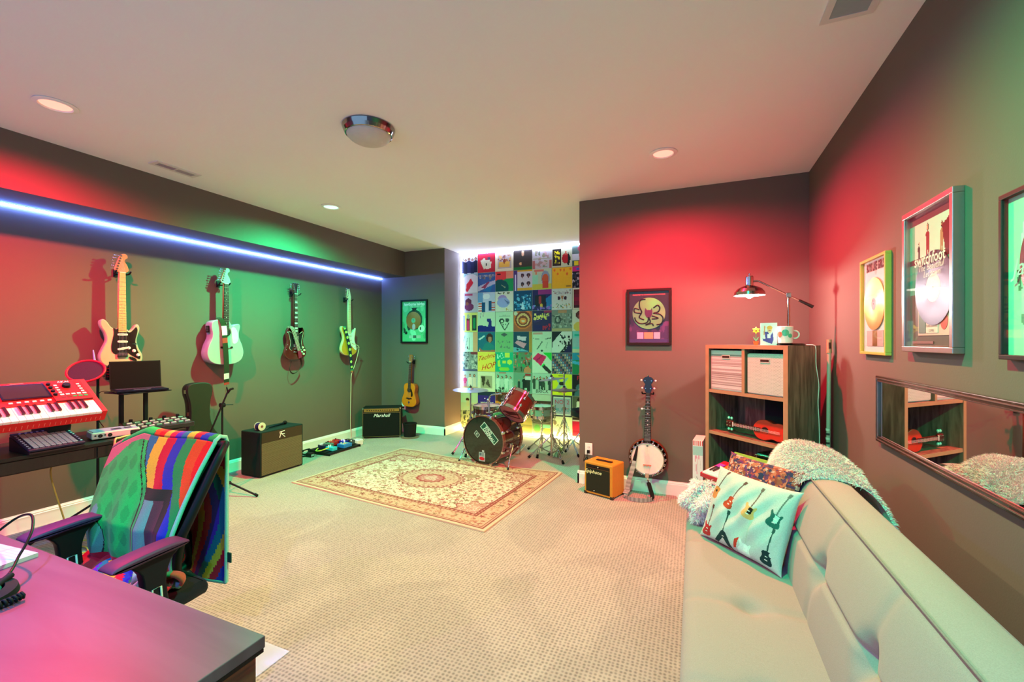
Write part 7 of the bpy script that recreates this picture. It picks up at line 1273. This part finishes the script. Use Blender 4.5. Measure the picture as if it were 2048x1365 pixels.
# guitar print
q = R(190, 190, 0xb0b6ae)
def gt(x, y, s, bc, sh, nc=0x5a4038, ang=.15, pg=None):
    ca, sa = math.cos(ang), math.sin(ang); T = lambda px, py: (x+s*(px*ca-py*sa), y+s*(px*sa+py*ca))
    q.l([T(0, -.12), T(0, -.60)], .014*s/.5*.5, nc); q.p([T(-.03, -.60), T(.03, -.60), T(.04, -.70), T(-.03, -.71)], nc)
    if sh == 'v': q.p([T(0, -.18), T(.06, -.15), T(.26, .22), T(.14, .22), T(0, .02), T(-.14, .22), T(-.24, .20), T(-.06, -.15)], bc)
    else:
        o = {'s': STRAT, 'g': SG, 'a': MINI, 'l': MINI}[sh]; k = 1.0
        P = c2(o, 3); q.p([T(px*.95*k, .18-pz*.92) for px, pz in P], bc)
        if sh == 'l': q.e(*T(.09, -.10), .05*s, .05*s, 0xb0b6ae)
    if pg: q.p([T(-.02, -.12), T(.07, -.10), T(.06, .05), T(-.02, .06)], pg)
    if sh == 'a': q.e(*T(0, -.04), .035*s, .035*s, 0x30180c)
    else: q.p([T(-.03, -.03), T(.03, -.03), T(.03, -.01), T(-.03, -.01)], 0xd8d4cc); q.p([T(-.03, .05), T(.03, .05), T(.03, .075), T(-.03, .075)], 0xd0ccc4)
gt(.10, .36, .50, 0xb8743a, 'a', ang=.25); gt(.34, .42, .50, 0xa83c1c, 'l', ang=.32, nc=0x60403a); gt(.60, .44, .50, 0xc89a5c, 's', nc=0x6a5a50, ang=.15, pg=0x1a1a14); gt(.86, .42, .52, 0x1c5a50, 's', nc=0x5a6a60, ang=.18, pg=0xa8d8c0)
gt(.11, .88, .50, 0xb01c20, 's', nc=0x5a2420, ang=.10); gt(.36, .88, .50, 0x12262a, 'v', nc=0x22403a, ang=.02); gt(.62, .90, .52, 0xc8d8cc, 's', nc=0xa8b4a4, ang=.08, pg=0xd8e4d8); gt(.86, .87, .50, 0x10282c, 'l', nc=0x2a4a44, ang=.05)
q.p([(.50, .83), (.55, .78), (.53, .93), (.50, .95)], 0xb83020)
PB, PBL, PTL = Vector((.345, 2.09, .435)), Vector((.060, 2.375, .435)), Vector((.150, 2.46, .745))
uxp = PB-PBL; uzp = PTL-PBL; cen = (PB+PBL)/2+uzp/2
cushion('throw_pillow', 'white square pillow printed with eight guitars, propped on the sofa seat', cen+Vector((-.02, -.02, .012)), uxp, uzp, .43, .36, .11, raster=q)
q = R(80, 60, 0x8a3a30); q.n([0xa85a40, 0x6a2a58, 0x4a3a70, 0xb88a70, 0x903a28, 0x302848], 1.5, 0, 0, 1, 1, .06); q.n([0xa86048, 0x8a4a38, 0x503050, 0xc09080, 0x28304a], 5, 0, 0, 1, 1, .022)
cushion('throw_pillow', 'pillow with an orange and purple nebula print, behind the guitar pillow', cen+Vector((.030, .105, .075)), uxp, uzp, .40, .34, .09, raster=q, col=0x6a3a4a)
# fluffy white pillow at the front edge
def fl(u, v):
    a, c = u*2*PI, v*PI; r = 1+.14*math.sin(a*5+v*9)+.10*math.sin(v*17+u*11); return (.06+.105*r*math.sin(c)*math.cos(a), 2.575+.13*r*math.sin(c)*math.sin(a), .525+.092*math.cos(c)*r)
b = MB(); b.grid(fl, 40, 24, 0xe6dedc, 'fur'); furblades(b, sample(fl, 9000, flip=-1), .022, [0xe8e0dc, 0xdcd2ce, 0xf2eae6], .0018, (0, 0, -.2)); b.build('fluffy_cushion', None, tagd=('small fluffy white cushion at the front corner of the sofa seat', 'cushion'))
